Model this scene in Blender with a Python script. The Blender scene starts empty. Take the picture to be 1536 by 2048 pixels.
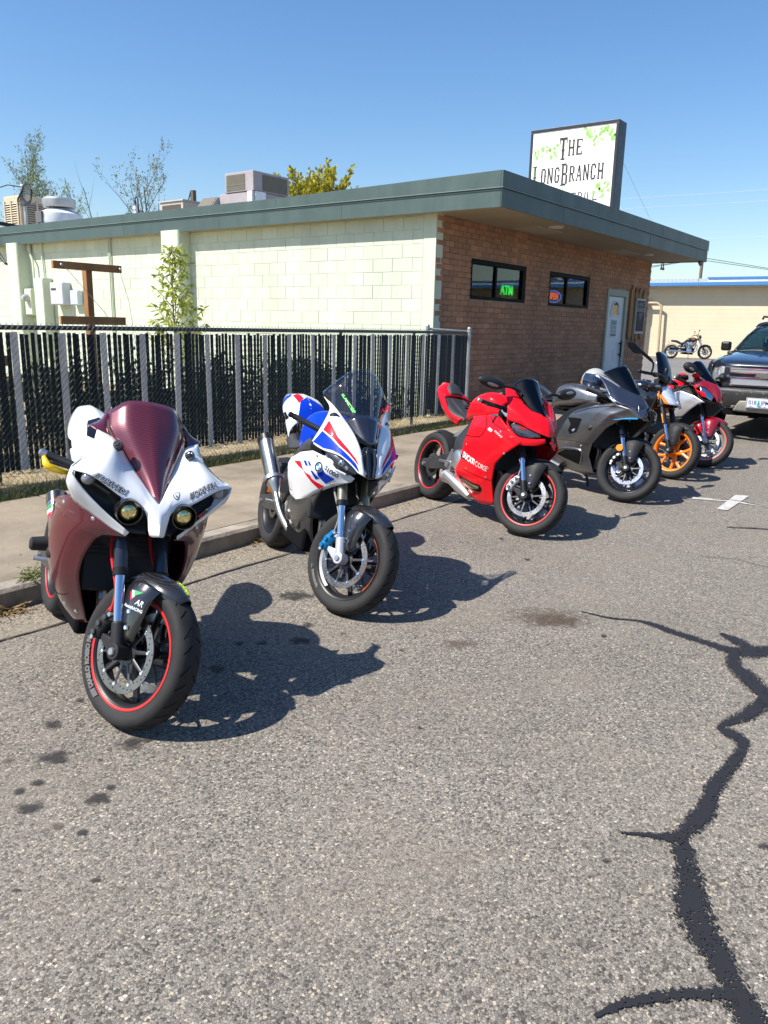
import bpy, bmesh, math, random
from mathutils import Vector, Matrix
from mathutils.bvhtree import BVHTree
R = math.radians
random.seed(7)
S = bpy.context.scene
COL = S.collection
# ---------------------------------------------------------------- camera
cd = bpy.data.cameras.new('camera'); cam = bpy.data.objects.new('camera', cd); COL.objects.link(cam)
yaw, pit, rol = R(36.595), R(13.385), R(-1.2895)
fw = Vector((math.cos(yaw)*math.cos(pit), math.sin(yaw)*math.cos(pit), -math.sin(pit)))
r0 = Vector((math.sin(yaw), -math.cos(yaw), 0)); d0 = fw.cross(r0)
rt = math.cos(rol)*r0 + math.sin(rol)*d0; dn = -math.sin(rol)*r0 + math.cos(rol)*d0
m = Matrix((rt, -dn, -fw)).transposed().to_4x4(); m.translation = (0, 0, 1.58); cam.matrix_world = m
cd.sensor_fit = 'HORIZONTAL'; cd.sensor_width = 36; cd.lens = 36*1573.3/1536; cd.clip_end = 3000; cd.clip_start = .05
S.camera = cam
# ---------------------------------------------------------------- sky, sun, exposure
SUN = Vector((-.68, .42, 1.0)).normalized()
w = bpy.data.worlds.new('World'); S.world = w; w.use_nodes = True
nt = w.node_tree; bg = nt.nodes['Background']; sky = nt.nodes.new('ShaderNodeTexSky')
sky.sky_type = 'NISHITA'; sky.sun_disc = False; sky.sun_elevation = math.asin(SUN.z); sky.sun_rotation = math.atan2(SUN.x, SUN.y)
sky.air_density = 1.15; sky.dust_density = .6; sky.ozone_density = 3.2; sky.altitude = 50
hs = nt.nodes.new('ShaderNodeHueSaturation'); hs.inputs['Saturation'].default_value = 1.22; hs.inputs['Hue'].default_value = .505; nt.links.new(sky.outputs[0], hs.inputs['Color']); nt.links.new(hs.outputs[0], bg.inputs[0]); bg.inputs[1].default_value = .104
ld = bpy.data.lights.new('sun', 'SUN'); ld.energy = 5.0; ld.angle = R(.53); ld.color = (1, .955, .89)
lo = bpy.data.objects.new('sun', ld); COL.objects.link(lo); lo.rotation_euler = SUN.to_track_quat('Z', 'Y').to_euler(); lo.location = (0, 0, 30)
S.view_settings.view_transform = 'Standard'; S.view_settings.look = 'None'; S.view_settings.exposure = .7; S.view_settings.gamma = 1
S.view_settings.use_curve_mapping = False
S.cycles.max_bounces = 8; S.cycles.transparent_max_bounces = 24

# ---------------------------------------------------------------- materials
MATS = {}
def mat(name, col=(.5, .5, .5), rough=.5, metal=0., coat=0., var=0., vscale=6., bump=0., bscale=80., rnd=0., island=False, emit=None, spec=.5, streak=0., world=False):
    """principled material with procedural colour wear, fine relief and per-object tone"""
    if name in MATS: return MATS[name]
    m = bpy.data.materials.new(name); m.use_nodes = True; MATS[name] = m
    n, l = m.node_tree.nodes, m.node_tree.links; b = n['Principled BSDF']
    b.inputs['Roughness'].default_value = rough; b.inputs['Metallic'].default_value = metal
    b.inputs['Coat Weight'].default_value = coat; b.inputs['Coat Roughness'].default_value = .04; b.inputs['Specular IOR Level'].default_value = spec
    c = n.new('ShaderNodeRGB'); c.outputs[0].default_value = (*col, 1); out = c.outputs[0]
    tc = n.new('ShaderNodeNewGeometry' if world else 'ShaderNodeTexCoord'); CO = 'Position' if world else 'Object'
    if var or rough < 1:
        nz = n.new('ShaderNodeTexNoise'); nz.inputs['Scale'].default_value = vscale; nz.inputs['Detail'].default_value = 6; nz.inputs['Roughness'].default_value = .65
        l.new(tc.outputs[CO], nz.inputs['Vector'])
        if streak:
            mp = n.new('ShaderNodeMapping'); mp.inputs['Scale'].default_value = (1, 1, streak); l.new(tc.outputs[CO], mp.inputs[0]); l.new(mp.outputs[0], nz.inputs['Vector'])
    if var:
        mr = n.new('ShaderNodeMapRange'); mr.inputs[1].default_value = .3; mr.inputs[2].default_value = .7; mr.inputs[3].default_value = 1-var; mr.inputs[4].default_value = 1+var
        l.new(nz.outputs[0], mr.inputs[0]); out = mul(n, l, out, mr.outputs[0])
    if rnd:
        if island:
            g = n.new('ShaderNodeNewGeometry'); src = g.outputs['Random Per Island']
        else:
            g = n.new('ShaderNodeObjectInfo'); src = g.outputs['Random']
        mr = n.new('ShaderNodeMapRange'); mr.inputs[3].default_value = 1-rnd; mr.inputs[4].default_value = 1+rnd
        l.new(src, mr.inputs[0]); out = mul(n, l, out, mr.outputs[0])
    l.new(out, b.inputs['Base Color'])
    if var:
        mr = n.new('ShaderNodeMapRange'); mr.inputs[1].default_value = .3; mr.inputs[2].default_value = .7; mr.inputs[3].default_value = max(.02, rough*.85); mr.inputs[4].default_value = min(1, rough*1.2)
        l.new(nz.outputs[0], mr.inputs[0]); l.new(mr.outputs[0], b.inputs['Roughness'])
    if bump:
        nb = n.new('ShaderNodeTexNoise'); nb.inputs['Scale'].default_value = bscale; nb.inputs['Detail'].default_value = 4
        bp = n.new('ShaderNodeBump'); bp.inputs['Strength'].default_value = bump; bp.inputs['Distance'].default_value = .01
        l.new(tc.outputs[CO], nb.inputs['Vector']); l.new(nb.outputs[0], bp.inputs['Height']); l.new(bp.outputs[0], b.inputs['Normal'])
    if emit:
        b.inputs['Emission Color'].default_value = (*emit[:3], 1); b.inputs['Emission Strength'].default_value = emit[3]
    return m
def mul(n, l, a, f):
    v = n.new('ShaderNodeVectorMath'); v.operation = 'SCALE'; l.new(a, v.inputs[0]); l.new(f, v.inputs['Scale']); return v.outputs[0]
def glass(name, tint=(.9, .9, .9), dens=.0, rough=.02, refl=1.0):
    """thin sheet glass: fresnel gloss over tinted see-through"""
    if name in MATS: return MATS[name]
    m = bpy.data.materials.new(name); m.use_nodes = True; MATS[name] = m
    n, l = m.node_tree.nodes, m.node_tree.links; n.remove(n['Principled BSDF'])
    t = n.new('ShaderNodeBsdfTransparent'); t.inputs[0].default_value = (*[c*(1-dens) for c in tint], 1)
    g = n.new('ShaderNodeBsdfGlossy'); g.inputs['Roughness'].default_value = rough; g.inputs[0].default_value = (refl, refl, refl, 1)
    lw = n.new('ShaderNodeLayerWeight'); pw = n.new('ShaderNodeMath'); pw.operation = 'POWER'; pw.inputs[1].default_value = 5; l.new(lw.outputs['Facing'], pw.inputs[0])
    f = n.new('ShaderNodeMath'); f.operation = 'MULTIPLY_ADD'; f.inputs[1].default_value = .95; f.inputs[2].default_value = .045; l.new(pw.outputs[0], f.inputs[0])
    nz = n.new('ShaderNodeTexNoise'); nz.inputs['Scale'].default_value = 1.5; bp = n.new('ShaderNodeBump'); bp.inputs['Strength'].default_value = .04; bp.inputs['Distance'].default_value = .02
    tc = n.new('ShaderNodeTexCoord'); l.new(tc.outputs['Object'], nz.inputs['Vector']); l.new(nz.outputs[0], bp.inputs['Height']); l.new(bp.outputs[0], g.inputs['Normal'])
    x = n.new('ShaderNodeMixShader'); l.new(f.outputs[0], x.inputs[0]); l.new(t.outputs[0], x.inputs[1]); l.new(g.outputs[0], x.inputs[2])
    l.new(x.outputs[0], n['Material Output'].inputs[0]); return m
def nodes(name):
    m = bpy.data.materials.new(name); m.use_nodes = True; MATS[name] = m
    n, l = m.node_tree.nodes, m.node_tree.links
    def N(t, **k):
        o = n.new('ShaderNode'+t)
        for a, v in k.items():
            if a[0] == 'i' and a[1:].isdigit(): o.inputs[int(a[1:])].default_value = v
            else: setattr(o, a, v)
        return o
    return m, n, l, N, n['Principled BSDF']
def ramp(N, pts):
    r = N('ValToRGB'); e = r.color_ramp.elements
    while len(e) > 1: e.remove(e[-1])
    e[0].position = pts[0][0]; e[0].color = (*pts[0][1], 1)
    for p, c in pts[1:]:
        q = e.new(p); q.color = (*c, 1)
    return r

# ---------------------------------------------------------------- mesh building
def lerp(a, b, t): return tuple(x+(y-x)*t for x, y in zip(a, b))
def cr(p, n, ten=0.):
    """Catmull-Rom through the points p with n steps per span"""
    p = [Vector(q) for q in p]
    if len(p) < 3 or n == 1:
        o = []
        for a, b in zip(p, p[1:]): o += [a.lerp(b, i/n) for i in range(n)]
        return o+[p[-1]]
    q = [p[0]*2-p[1]]+p+[p[-1]*2-p[-2]]; o = []
    for i in range(1, len(q)-2):
        a, b, c, d = q[i-1:i+3]
        for k in range(n):
            t = k/n; m0 = (c-a)*.5*(1-ten); m1 = (d-b)*.5*(1-ten); t2, t3 = t*t, t*t*t
            if ten > .5: e = t; m0 = m0.lerp(c-b, .5*ten); m1 = m1.lerp(c-b, .5*ten)
            o.append(b*(2*t3-3*t2+1)+m0*(t3-2*t2+t)+c*(3*t2-2*t3)+m1*(t3-t2))
    return o+[p[-1]]
class MB:
    def __init__(s): s.v = []; s.f = []
    def add(s, vs, fs):
        b = len(s.v); s.v += [tuple(v) for v in vs]; s.f += [tuple(i+b for i in f) for f in fs]; return s
    def box(s, c, d, rot=None, taper=1.):
        x, y, z = d[0]/2, d[1]/2, d[2]/2
        vs = [Vector((i*x*(taper if k > 0 else 1), j*y*(taper if k > 0 else 1), k*z)) for k in (-1, 1) for j in (-1, 1) for i in (-1, 1)]
        if rot is not None: vs = [rot @ v for v in vs]
        c = Vector(c)
        return s.add([v+c for v in vs], [(0, 2, 3, 1), (4, 5, 7, 6), (0, 1, 5, 4), (2, 6, 7, 3), (0, 4, 6, 2), (1, 3, 7, 5)])
    def bb(s, a, b): return s.box([(p+q)/2 for p, q in zip(a, b)], [abs(q-p) for p, q in zip(a, b)])
    def tube(s, pts, r, n=8, cap=True, flat=1., up=None):
        pts = [Vector(p) for p in pts]; rs = r if isinstance(r, (list, tuple)) else [r]*len(pts); vs = []; fs = []
        u = None
        for i, p in enumerate(pts):
            t = (pts[min(i+1, len(pts)-1)]-pts[max(i-1, 0)])
            if t.length < 1e-9: t = Vector((0, 0, 1))
            t.normalize()
            if u is None:
                u = Vector(up) if up else (Vector((0, 0, 1)) if abs(t.z) < .9 else Vector((1, 0, 0)))
            u = (u-t*u.dot(t)).normalized(); w_ = t.cross(u)
            for k in range(n):
                a = 2*math.pi*k/n; vs.append(p+rs[i]*(math.cos(a)*u+flat*math.sin(a)*w_))
        for i in range(len(pts)-1):
            for k in range(n):
                a = i*n+k; b = i*n+(k+1) % n; fs.append((a, b, b+n, a+n))
        if cap: fs.append(tuple(range(n))[::-1]); fs.append(tuple(range((len(pts)-1)*n, len(pts)*n)))
        return s.add(vs, fs)
    def lathe(s, prof, o=(0, 0, 0), ax=(0, 1, 0), n=32, closed=False):
        """profile (radius, along-axis)"""
        ax = Vector(ax).normalized(); u = ax.orthogonal().normalized(); w_ = ax.cross(u); o = Vector(o); vs = []; fs = []; m_ = len(prof)
        for k in range(n):
            a = 2*math.pi*k/n; d = math.cos(a)*u+math.sin(a)*w_
            vs += [o+d*r+ax*h for r, h in prof]
        for k in range(n):
            q = (k+1) % n
            for i in range(m_ if closed else m_-1):
                j = (i+1) % m_; fs.append((k*m_+i, q*m_+i, q*m_+j, k*m_+j))
        return s.add(vs, fs)
    def cyl(s, a, b, r, n=16, r2=None):
        return s.tube([a, b], [r, r if r2 is None else r2], n)
    def sph(s, c, r, n=12, rot=None):
        r = (r, r, r) if not isinstance(r, (tuple, list)) else r; vs = []; fs = []; c = Vector(c)
        for i in range(n+1):
            for k in range(2*n):
                t = math.pi*i/n; a = math.pi*k/n; v = Vector((r[0]*math.sin(t)*math.cos(a), r[1]*math.sin(t)*math.sin(a), r[2]*math.cos(t)))
                vs.append((rot @ v if rot is not None else v)+c)
        for i in range(n):
            for k in range(2*n):
                q = (k+1) % (2*n); fs.append((i*2*n+k, (i+1)*2*n+k, (i+1)*2*n+q, i*2*n+q))
        return s.add(vs, fs)
    def grid(s, rows):
        m_ = len(rows[0]); vs = [p for r in rows for p in r]
        return s.add(vs, [(i*m_+j, i*m_+j+1, (i+1)*m_+j+1, (i+1)*m_+j) for i in range(len(rows)-1) for j in range(m_-1)])
    def prism(s, poly, ext):
        """polygon (3-D points) pushed along ext"""
        e = Vector(ext); p = [Vector(q) for q in poly]; k = len(p)
        return s.add(p+[q+e for q in p], [tuple(range(k))[::-1], tuple(range(k, 2*k))]+[(i, (i+1) % k, (i+1) % k+k, i+k) for i in range(k)])
def mesh(mb, name, ang=40, weld=True, fixn=True):
    me = bpy.data.meshes.new(name); me.from_pydata(mb.v, [], mb.f)
    if weld or fixn:
        b = bmesh.new(); b.from_mesh(me)
        if weld: bmesh.ops.remove_doubles(b, verts=b.verts, dist=1e-5)
        if fixn: bmesh.ops.recalc_face_normals(b, faces=b.faces)
        b.to_mesh(me); b.free()
    if ang:
        me.polygons.foreach_set('use_smooth', [True]*len(me.polygons)); me.set_sharp_from_angle(angle=R(ang))
    return me
def obj(name, mb, m=None, parent=None, ang=40, bevel=0, **k):
    me = mb if isinstance(mb, bpy.types.Mesh) else mesh(mb, name, ang, **k)
    o = bpy.data.objects.new(name, me); COL.objects.link(o)
    if m is not None and not me.materials: me.materials.append(m)
    if parent is not None: o.parent = parent
    if bevel:
        bv = o.modifiers.new('bevel', 'BEVEL'); bv.width = bevel; bv.segments = 2; bv.limit_method = 'ANGLE'; bv.angle_limit = R(35)
    return o
def tag(o, label=None, cat=None, group=None, kind=None):
    for k, v in (('label', label), ('category', cat), ('group', group), ('kind', kind)):
        if v: o[k] = v
    return o
def empty(name, loc=(0, 0, 0), **k):
    o = bpy.data.objects.new(name, None); COL.objects.link(o); o.location = loc; o.empty_display_size = .1; return tag(o, **k)
def text_mesh(txt, size=1., bold=0., shear=0., wide=1., align='CENTER', depth=0., space=1.):
    c = bpy.data.curves.new('lettering', 'FONT'); c.body = txt; c.size = size; c.offset = bold; c.shear = shear; c.align_x = align; c.align_y = 'CENTER'; c.extrude = depth; c.resolution_u = 3; c.space_character = space
    o = bpy.data.objects.new('lettering', c); COL.objects.link(o); bpy.context.view_layer.update()
    me = bpy.data.meshes.new_from_object(o.evaluated_get(bpy.context.evaluated_depsgraph_get())); bpy.data.objects.remove(o); bpy.data.curves.remove(c)
    for v in me.vertices: v.co.x *= wide
    return me
def text_on(name, txt, o, u, v, size, m, parent=None, **k):
    """flat lettering: o origin, u reading direction, v up"""
    me = text_mesh(txt, size, **k); u = Vector(u).normalized(); v = Vector(v).normalized(); nn = u.cross(v); o = Vector(o)
    for q in me.vertices: q.co = o+u*q.co.x+v*q.co.y+nn*q.co.z
    me.materials.clear(); me.materials.append(m)
    return obj(name, me, m, parent)
# ================================================================ SETTING
ZK = .125; XW, YW = 10.955, 7.23; ZS = 3.29
def asphalt(name, base, dark, scale=1., dusty=0.):
    m, n, l, N, b = nodes(name); tc = N('TexCoord')
    v1 = N('TexVoronoi', feature='F1'); v1.inputs['Scale'].default_value = 120*scale; l.new(tc.outputs['Object'], v1.inputs['Vector'])
    sep = N('SeparateColor'); l.new(v1.outputs['Color'], sep.inputs[0])
    c1 = ramp(N, [(0, tuple(x*.34 for x in base)), (.13, tuple(x*.55 for x in base)), (.22, tuple(x*.82 for x in base)), (.5, base), (.72, tuple(x*1.2 for x in base)), (.9, tuple(x*1.45 for x in base)), (.97, (base[0]*1.9, base[1]*1.75, base[2]*1.5)), (1, tuple(x*2.3 for x in base))]); l.new(sep.outputs[0], c1.inputs[0])
    # dark hollows between the stones, of several sizes and uneven density
    ve = N('TexVoronoi', feature='DISTANCE_TO_EDGE'); ve.inputs['Scale'].default_value = 120*scale; l.new(tc.outputs['Object'], ve.inputs['Vector'])
    eg = N('MapRange', i1=.0, i2=.12, i3=.55, i4=0.); l.new(ve.outputs['Distance'], eg.inputs[0])
    dn = N('TexNoise'); dn.inputs['Scale'].default_value = 7; dn.inputs['Detail'].default_value = 4; l.new(tc.outputs['Object'], dn.inputs['Vector'])
    pit = eg
    for sc_, lo_, dd in ((52, .66, .30), (88, .58, .36), (30, .86, .26)):
        v2 = N('TexVoronoi', feature='F1'); v2.inputs['Scale'].default_value = sc_*scale; l.new(tc.outputs['Object'], v2.inputs['Vector']); sp2 = N('SeparateColor'); l.new(v2.outputs['Color'], sp2.inputs[0])
        a = N('MapRange', i1=dd*.45, i2=dd, i3=.85, i4=0.); l.new(v2.outputs['Distance'], a.inputs[0]); sh = N('Math', operation='MULTIPLY_ADD'); l.new(dn.outputs[0], sh.inputs[0]); sh.inputs[1].default_value = .5; l.new(sp2.outputs[1], sh.inputs[2])
        bq = N('MapRange', i1=lo_+.22, i2=lo_+.28, i3=0., i4=1.); l.new(sh.outputs[0], bq.inputs[0]); mm = N('Math', operation='MULTIPLY'); l.new(a.outputs[0], mm.inputs[0]); l.new(bq.outputs[0], mm.inputs[1])
        mx = N('Math', operation='MAXIMUM'); l.new(pit.outputs[0], mx.inputs[0]); l.new(mm.outputs[0], mx.inputs[1]); pit = mx
    # fine grain
    nz = N('TexNoise'); nz.inputs['Scale'].default_value = 220*scale; nz.inputs['Detail'].default_value = 3; l.new(tc.outputs['Object'], nz.inputs['Vector'])
    gr = N('MapRange', i1=.3, i2=.7, i3=.72, i4=1.28); l.new(nz.outputs[0], gr.inputs[0])
    # broad wear
    nw = N('TexNoise'); nw.inputs['Scale'].default_value = .55; nw.inputs['Detail'].default_value = 7; nw.inputs['Roughness'].default_value = .6; l.new(tc.outputs['Object'], nw.inputs['Vector'])
    wr = N('MapRange', i1=.3, i2=.7, i3=.86, i4=1.14); l.new(nw.outputs[0], wr.inputs[0])
    x1 = N('MixRGB'); l.new(pit.outputs[0], x1.inputs[0]); l.new(c1.outputs[0], x1.inputs[1]); x1.inputs[2].default_value = (*dark, 1)
    o = mul(n, l, mul(n, l, x1.outputs[0], gr.outputs[0]), wr.outputs[0])
    # warm dust towards the gutter side and in patches
    nd = N('TexNoise'); nd.inputs['Scale'].default_value = 1.3; nd.inputs['Detail'].default_value = 8; l.new(tc.outputs['Object'], nd.inputs['Vector'])
    dm = N('MapRange', i1=.45, i2=.75, i3=0., i4=.45+dusty); l.new(nd.outputs[0], dm.inputs[0])
    x2 = N('MixRGB'); l.new(dm.outputs[0], x2.inputs[0]); l.new(o, x2.inputs[1]); x2.inputs[2].default_value = (.225, .195, .15, 1)
    l.new(x2.outputs[0], b.inputs['Base Color']); b.inputs['Roughness'].default_value = .85; b.inputs['Specular IOR Level'].default_value = .3
    h = N('Math', operation='SUBTRACT'); l.new(sep.outputs[2], h.inputs[0]); l.new(pit.outputs[0], h.inputs[1])
    bp = N('Bump'); bp.inputs['Strength'].default_value = .55; bp.inputs['Distance'].default_value = .004; l.new(h.outputs[0], bp.inputs['Height']); l.new(bp.outputs[0], b.inputs['Normal'])
    return m
A_ROAD = asphalt('road_asphalt', (.222, .198, .164), (.034, .031, .029))
A_FAR = asphalt('lot_asphalt', (.2, .188, .178), (.09, .085, .08), .6)
CONC = mat('old_concrete', (.235, .19, .135), .9, var=.3, vscale=2.2, bump=.35, bscale=120, rnd=.05, world=True)
KERBM = mat('kerb_concrete', (.25, .215, .17), .9, var=.4, vscale=4, bump=.6, bscale=50, rnd=.06, world=True)
GUT = asphalt('gutter_concrete', (.25, .215, .165), (.10, .085, .065), .9, .3)
def sheet(name, x0, x1, y0, y1, z, m, parent=None, kind='structure'):
    o = obj(name, MB().add([(x0, y0, z), (x1, y0, z), (x1, y1, z), (x0, y1, z)], [(0, 1, 2, 3)]), m, parent, 0)
    if parent is None: tag(o, kind=kind)
    return o
ground = sheet('ground', -1500, 2500, -1500, 2500, -.03, mat('dry_ground', (.24, .2, .14), .95, var=.3, vscale=.4))
road = sheet('road', -40, 23, -9, 3.76, 0, A_ROAD)
tag(road, 'worn grey asphalt road with tar sealed cracks and oil spots')
# gutter pan, kerb, pavement
gutter = sheet('gutter', -20, 23, 3.70, 4.09, .004, GUT)
seam = obj('road_seam', MB(), mat('seam_tar', (.075, .068, .058), .9, var=.5, vscale=8), road)
mbs = MB(); x = -6.
pts = []
while x < 14:
    pts.append((x, 3.70+random.uniform(-.012, .012), random.uniform(.006, .026))); x += .16
mbs.grid([[(a, y-w_/2, .0085) for a, y, w_ in pts], [(a, y+w_/2, .0085) for a, y, w_ in pts]]); seam.data = mesh(mbs, 'road_seam', 0); seam.data.materials.append(MATS['seam_tar'])
kerb = empty('kerb', (0, 0, 0), kind='structure')
x = -8.0
while x < 22.5:
    L = 2.4
    k = MB(); k.prism([(x+.004, 4.075, -.05), (x+.004, 4.085, ZK-.02), (x+.004, 4.105, ZK), (x+.004, 4.225, ZK), (x+.004, 4.225, -.05)], (L-.008, 0, 0))
    obj('kerb_stone', k, KERBM, kerb, 30); x += L
pave = empty('pavement', (0, 0, 0), kind='structure')
x = -7.2
while x < 22:
    L = 1.52
    k = MB(); k.bb((x, 4.232, 0), (x+L-.012, 6.17, ZK+random.uniform(-.002, .003))); obj('paving_slab', k, CONC, pave, 0, bevel=.006); x += L
sheet('pavement_bed', -8, 22.5, 4.22, 6.2, ZK-.02, mat('joint_dirt', (.12, .10, .075), .95))
# ground round the building: dry verge and yard, then the far parking lot
DIRT = mat('dry_verge', (.30, .245, .15), .95, var=.35, vscale=5, bump=.6, bscale=40)
sheet('verge', -20, 11.6, 6.2, 30, ZK-.012, DIRT)
sheet('forecourt', 11.6, 23, 6.2, YW+.05, ZK-.004, CONC)
lot = MB(); lot.grid([[(23, y, 0.0), (24.5, y, .06), (27, y, .24), (30, y, .28), (75, y, .28)] for y in (-40, -9, 3.7, 6, 30, 70)]); tag(obj('parking_lot', lot, A_FAR, None, 30), 'grey far parking lot', kind='structure')
sheet('side_strip', 21.2, 23.0, 3.76, 40, .003, A_FAR)

# --- tar crack sealing, as sheets 4 mm above the road, ragged at the edges
def tar_mat():
    m, n, l, N, b = nodes('tar_sealant'); b.inputs['Base Color'].default_value = (.018, .018, .020, 1); b.inputs['Roughness'].default_value = .68; b.inputs['Specular IOR Level'].default_value = .3
    tc = N('TexCoord'); uv = N('UVMap'); sx = N('SeparateXYZ'); l.new(uv.outputs[0], sx.inputs[0])
    v = N('TexVoronoi'); v.inputs['Scale'].default_value = 210; l.new(tc.outputs['Object'], v.inputs['Vector']); sc = N('SeparateColor'); l.new(v.outputs['Color'], sc.inputs[0])
    nz = N('TexNoise'); nz.inputs['Scale'].default_value = 16; nz.inputs['Detail'].default_value = 7; l.new(tc.outputs['Object'], nz.inputs['Vector'])
    ab = N('Math', operation='ABSOLUTE'); l.new(sx.outputs[1], ab.inputs[0])          # 0 centre .. 1 edge
    th = N('MapRange', i1=.45, i2=1., i3=.955, i4=.12); l.new(ab.outputs[0], th.inputs[0])
    ad = N('MapRange', i1=.3, i2=.7, i3=-.16, i4=.16); l.new(nz.outputs[0], ad.inputs[0]); s2 = N('Math', operation='ADD'); l.new(th.outputs[0], s2.inputs[0]); l.new(ad.outputs[0], s2.inputs[1])
    al = N('Math', operation='LESS_THAN'); l.new(sc.outputs[0], al.inputs[0]); l.new(s2.outputs[0], al.inputs[1])
    l.new(al.outputs[0], b.inputs['Alpha']); return m
TAR = tar_mat()
def strip(name, pts, z, m, parent, n=6):
    """pts (x, y, halfwidth)"""
    p = cr(pts, n); me = bpy.data.meshes.new(name); vs = []; fs = []; uv = []
    for i, q in enumerate(p):
        t = (p[min(i+1, len(p)-1)]-p[max(0, i-1)]); t.z = 0; t.normalize(); s = Vector((-t.y, t.x, 0)); h = q.z*random.uniform(.82, 1.08)
        for k in (-1, 0, 1): vs.append((q.x+s.x*h*k, q.y+s.y*h*k, z)); uv.append((i*.1, k))
    for i in range(len(p)-1):
        for k in (0, 1): fs.append((i*3+k, i*3+k+1, i*3+k+4, i*3+k+3))
    me.from_pydata(vs, [], fs); ul = me.uv_layers.new()
    for lp in me.loops: ul.data[lp.index].uv = uv[lp.vertex_index]
    me.materials.append(m); return obj(name, me, m, parent)
for i_, q in enumerate([[(4.112, 1.624, 0.0084), (4.118, 1.463, 0.0164), (4.172, 1.339, 0.0164), (4.179, 1.243, 0.0358), (4.139, 1.121, 0.0456), (4.111, 0.982, 0.0441), (4.081, 0.849, 0.0498), (4.081, 0.764, 0.0837), (4.131, 0.704, 0.0888), (4.242, 0.621, 0.0699)], [(4.286, 0.907, 0.0229), (4.241, 0.827, 0.0511), (4.183, 0.752, 0.0552), (4.138, 0.706, 0.0464)], [(4.123, 0.798, 0.0319), (3.906, 0.749, 0.051), (3.816, 0.68, 0.0628), (3.695, 0.599, 0.0619), (3.609, 0.547, 0.0342), (3.483, 0.553, 0.0455), (3.344, 0.582, 0.0437), (3.203, 0.632, 0.0208), (3.171, 0.581, 0.0499), (3.116, 0.525, 0.0308), (2.956, 0.52, 0.0308), (2.818, 0.53, 0.0331), (2.694, 0.532, 0.0352), (2.575, 0.517, 0.0414), (2.461, 0.526, 0.0408), (2.362, 0.537, 0.0322), (2.272, 0.502, 0.0453), (2.166, 0.456, 0.0506), (2.064, 0.42, 0.0614), (1.983, 0.37, 0.0608), (1.917, 0.314, 0.0465), (1.865, 0.277, 0.042), (1.823, 0.243, 0.049), (1.784, 0.211, 0.0575), (1.732, 0.167, 0.0589)], [(2.259, 0.7, 0.0068), (2.298, 0.636, 0.0137), (2.326, 0.581, 0.0271), (2.362, 0.537, 0.0349)], [(1.541, 0.494, 0.0063), (1.615, 0.455, 0.0174), (1.669, 0.413, 0.0216), (1.718, 0.368, 0.0212), (1.768, 0.311, 0.0237), (1.816, 0.247, 0.0322)], [(3.609, 0.547, 0.0484), (3.526, 0.482, 0.0584), (3.475, 0.405, 0.0485)]]): strip('tar_seal', q, .0042+.0006*i_, TAR, road, 12)
CRK = mat('crack_dark', (.03, .028, .028), .9)
for q in [[(6.8, 1.496, 0.0094), (6.892, 1.356, 0.0141), (6.965, 1.212, 0.0142), (7.028, 1.068, 0.0142)], [(7.886, 1.897, 0.0063), (7.975, 1.701, 0.0126), (7.938, 1.557, 0.0154), (7.921, 1.405, 0.0181), (7.909, 1.228, 0.0178)], [(5.738, 1.409, 0.0035), (5.84, 1.221, 0.0042), (5.814, 1.089, 0.0041), (5.781, 0.972, 0.004)]]: strip('road_crack', q, .0076, CRK, road)
LINEW = mat('road_paint', (.44, .425, .39), .8, var=.28, vscale=14)
for k_, q in enumerate([[[7.858, 2.077], [7.978, 1.747], [7.962, 1.413], [7.88, 1.396], [7.893, 1.726], [7.773, 2.053]], [[8.256, 1.773], [8.308, 1.656], [7.475, 1.655], [7.452, 1.747]]]):
    obj('parking_mark', MB().add([(a, b, .0058+.0015*k_) for a, b in q], [tuple(range(len(q)))]), LINEW, road, 0)

def soft_spot(nm, col, a):
    m, n, l, N, b = nodes(nm); b.inputs['Base Color'].default_value = (*col, 1); b.inputs['Roughness'].default_value = .7
    tc = N('TexCoord'); uv = N('UVMap'); ln = N('VectorMath', operation='LENGTH'); l.new(uv.outputs[0], ln.inputs[0])
    nz = N('TexNoise'); nz.inputs['Scale'].default_value = 22; nz.inputs['Detail'].default_value = 6; l.new(tc.outputs['Object'], nz.inputs['Vector'])
    ad = N('MapRange', i1=.3, i2=.7, i3=-.35, i4=.35); l.new(nz.outputs[0], ad.inputs[0]); s = N('Math', operation='ADD'); l.new(ln.outputs['Value'], s.inputs[0]); l.new(ad.outputs[0], s.inputs[1])
    mr = N('MapRange', i1=.35, i2=.95, i3=a, i4=0.); l.new(s.outputs[0], mr.inputs[0])
    v = N('TexVoronoi'); v.inputs['Scale'].default_value = 95; l.new(tc.outputs['Object'], v.inputs['Vector']); sc = N('SeparateColor'); l.new(v.outputs['Color'], sc.inputs[0])
    f = N('MapRange', i1=.75, i2=.95, i3=1., i4=.45); l.new(sc.outputs[0], f.inputs[0]); mm = N('Math', operation='MULTIPLY'); l.new(mr.outputs[0], mm.inputs[0]); l.new(f.outputs[0], mm.inputs[1])
    l.new(mm.outputs[0], b.inputs['Alpha']); return m
OIL = soft_spot('oil_stain', (.03, .027, .024), .85); RUST = soft_spot('brown_stain', (.10, .07, .045), .5)
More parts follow.
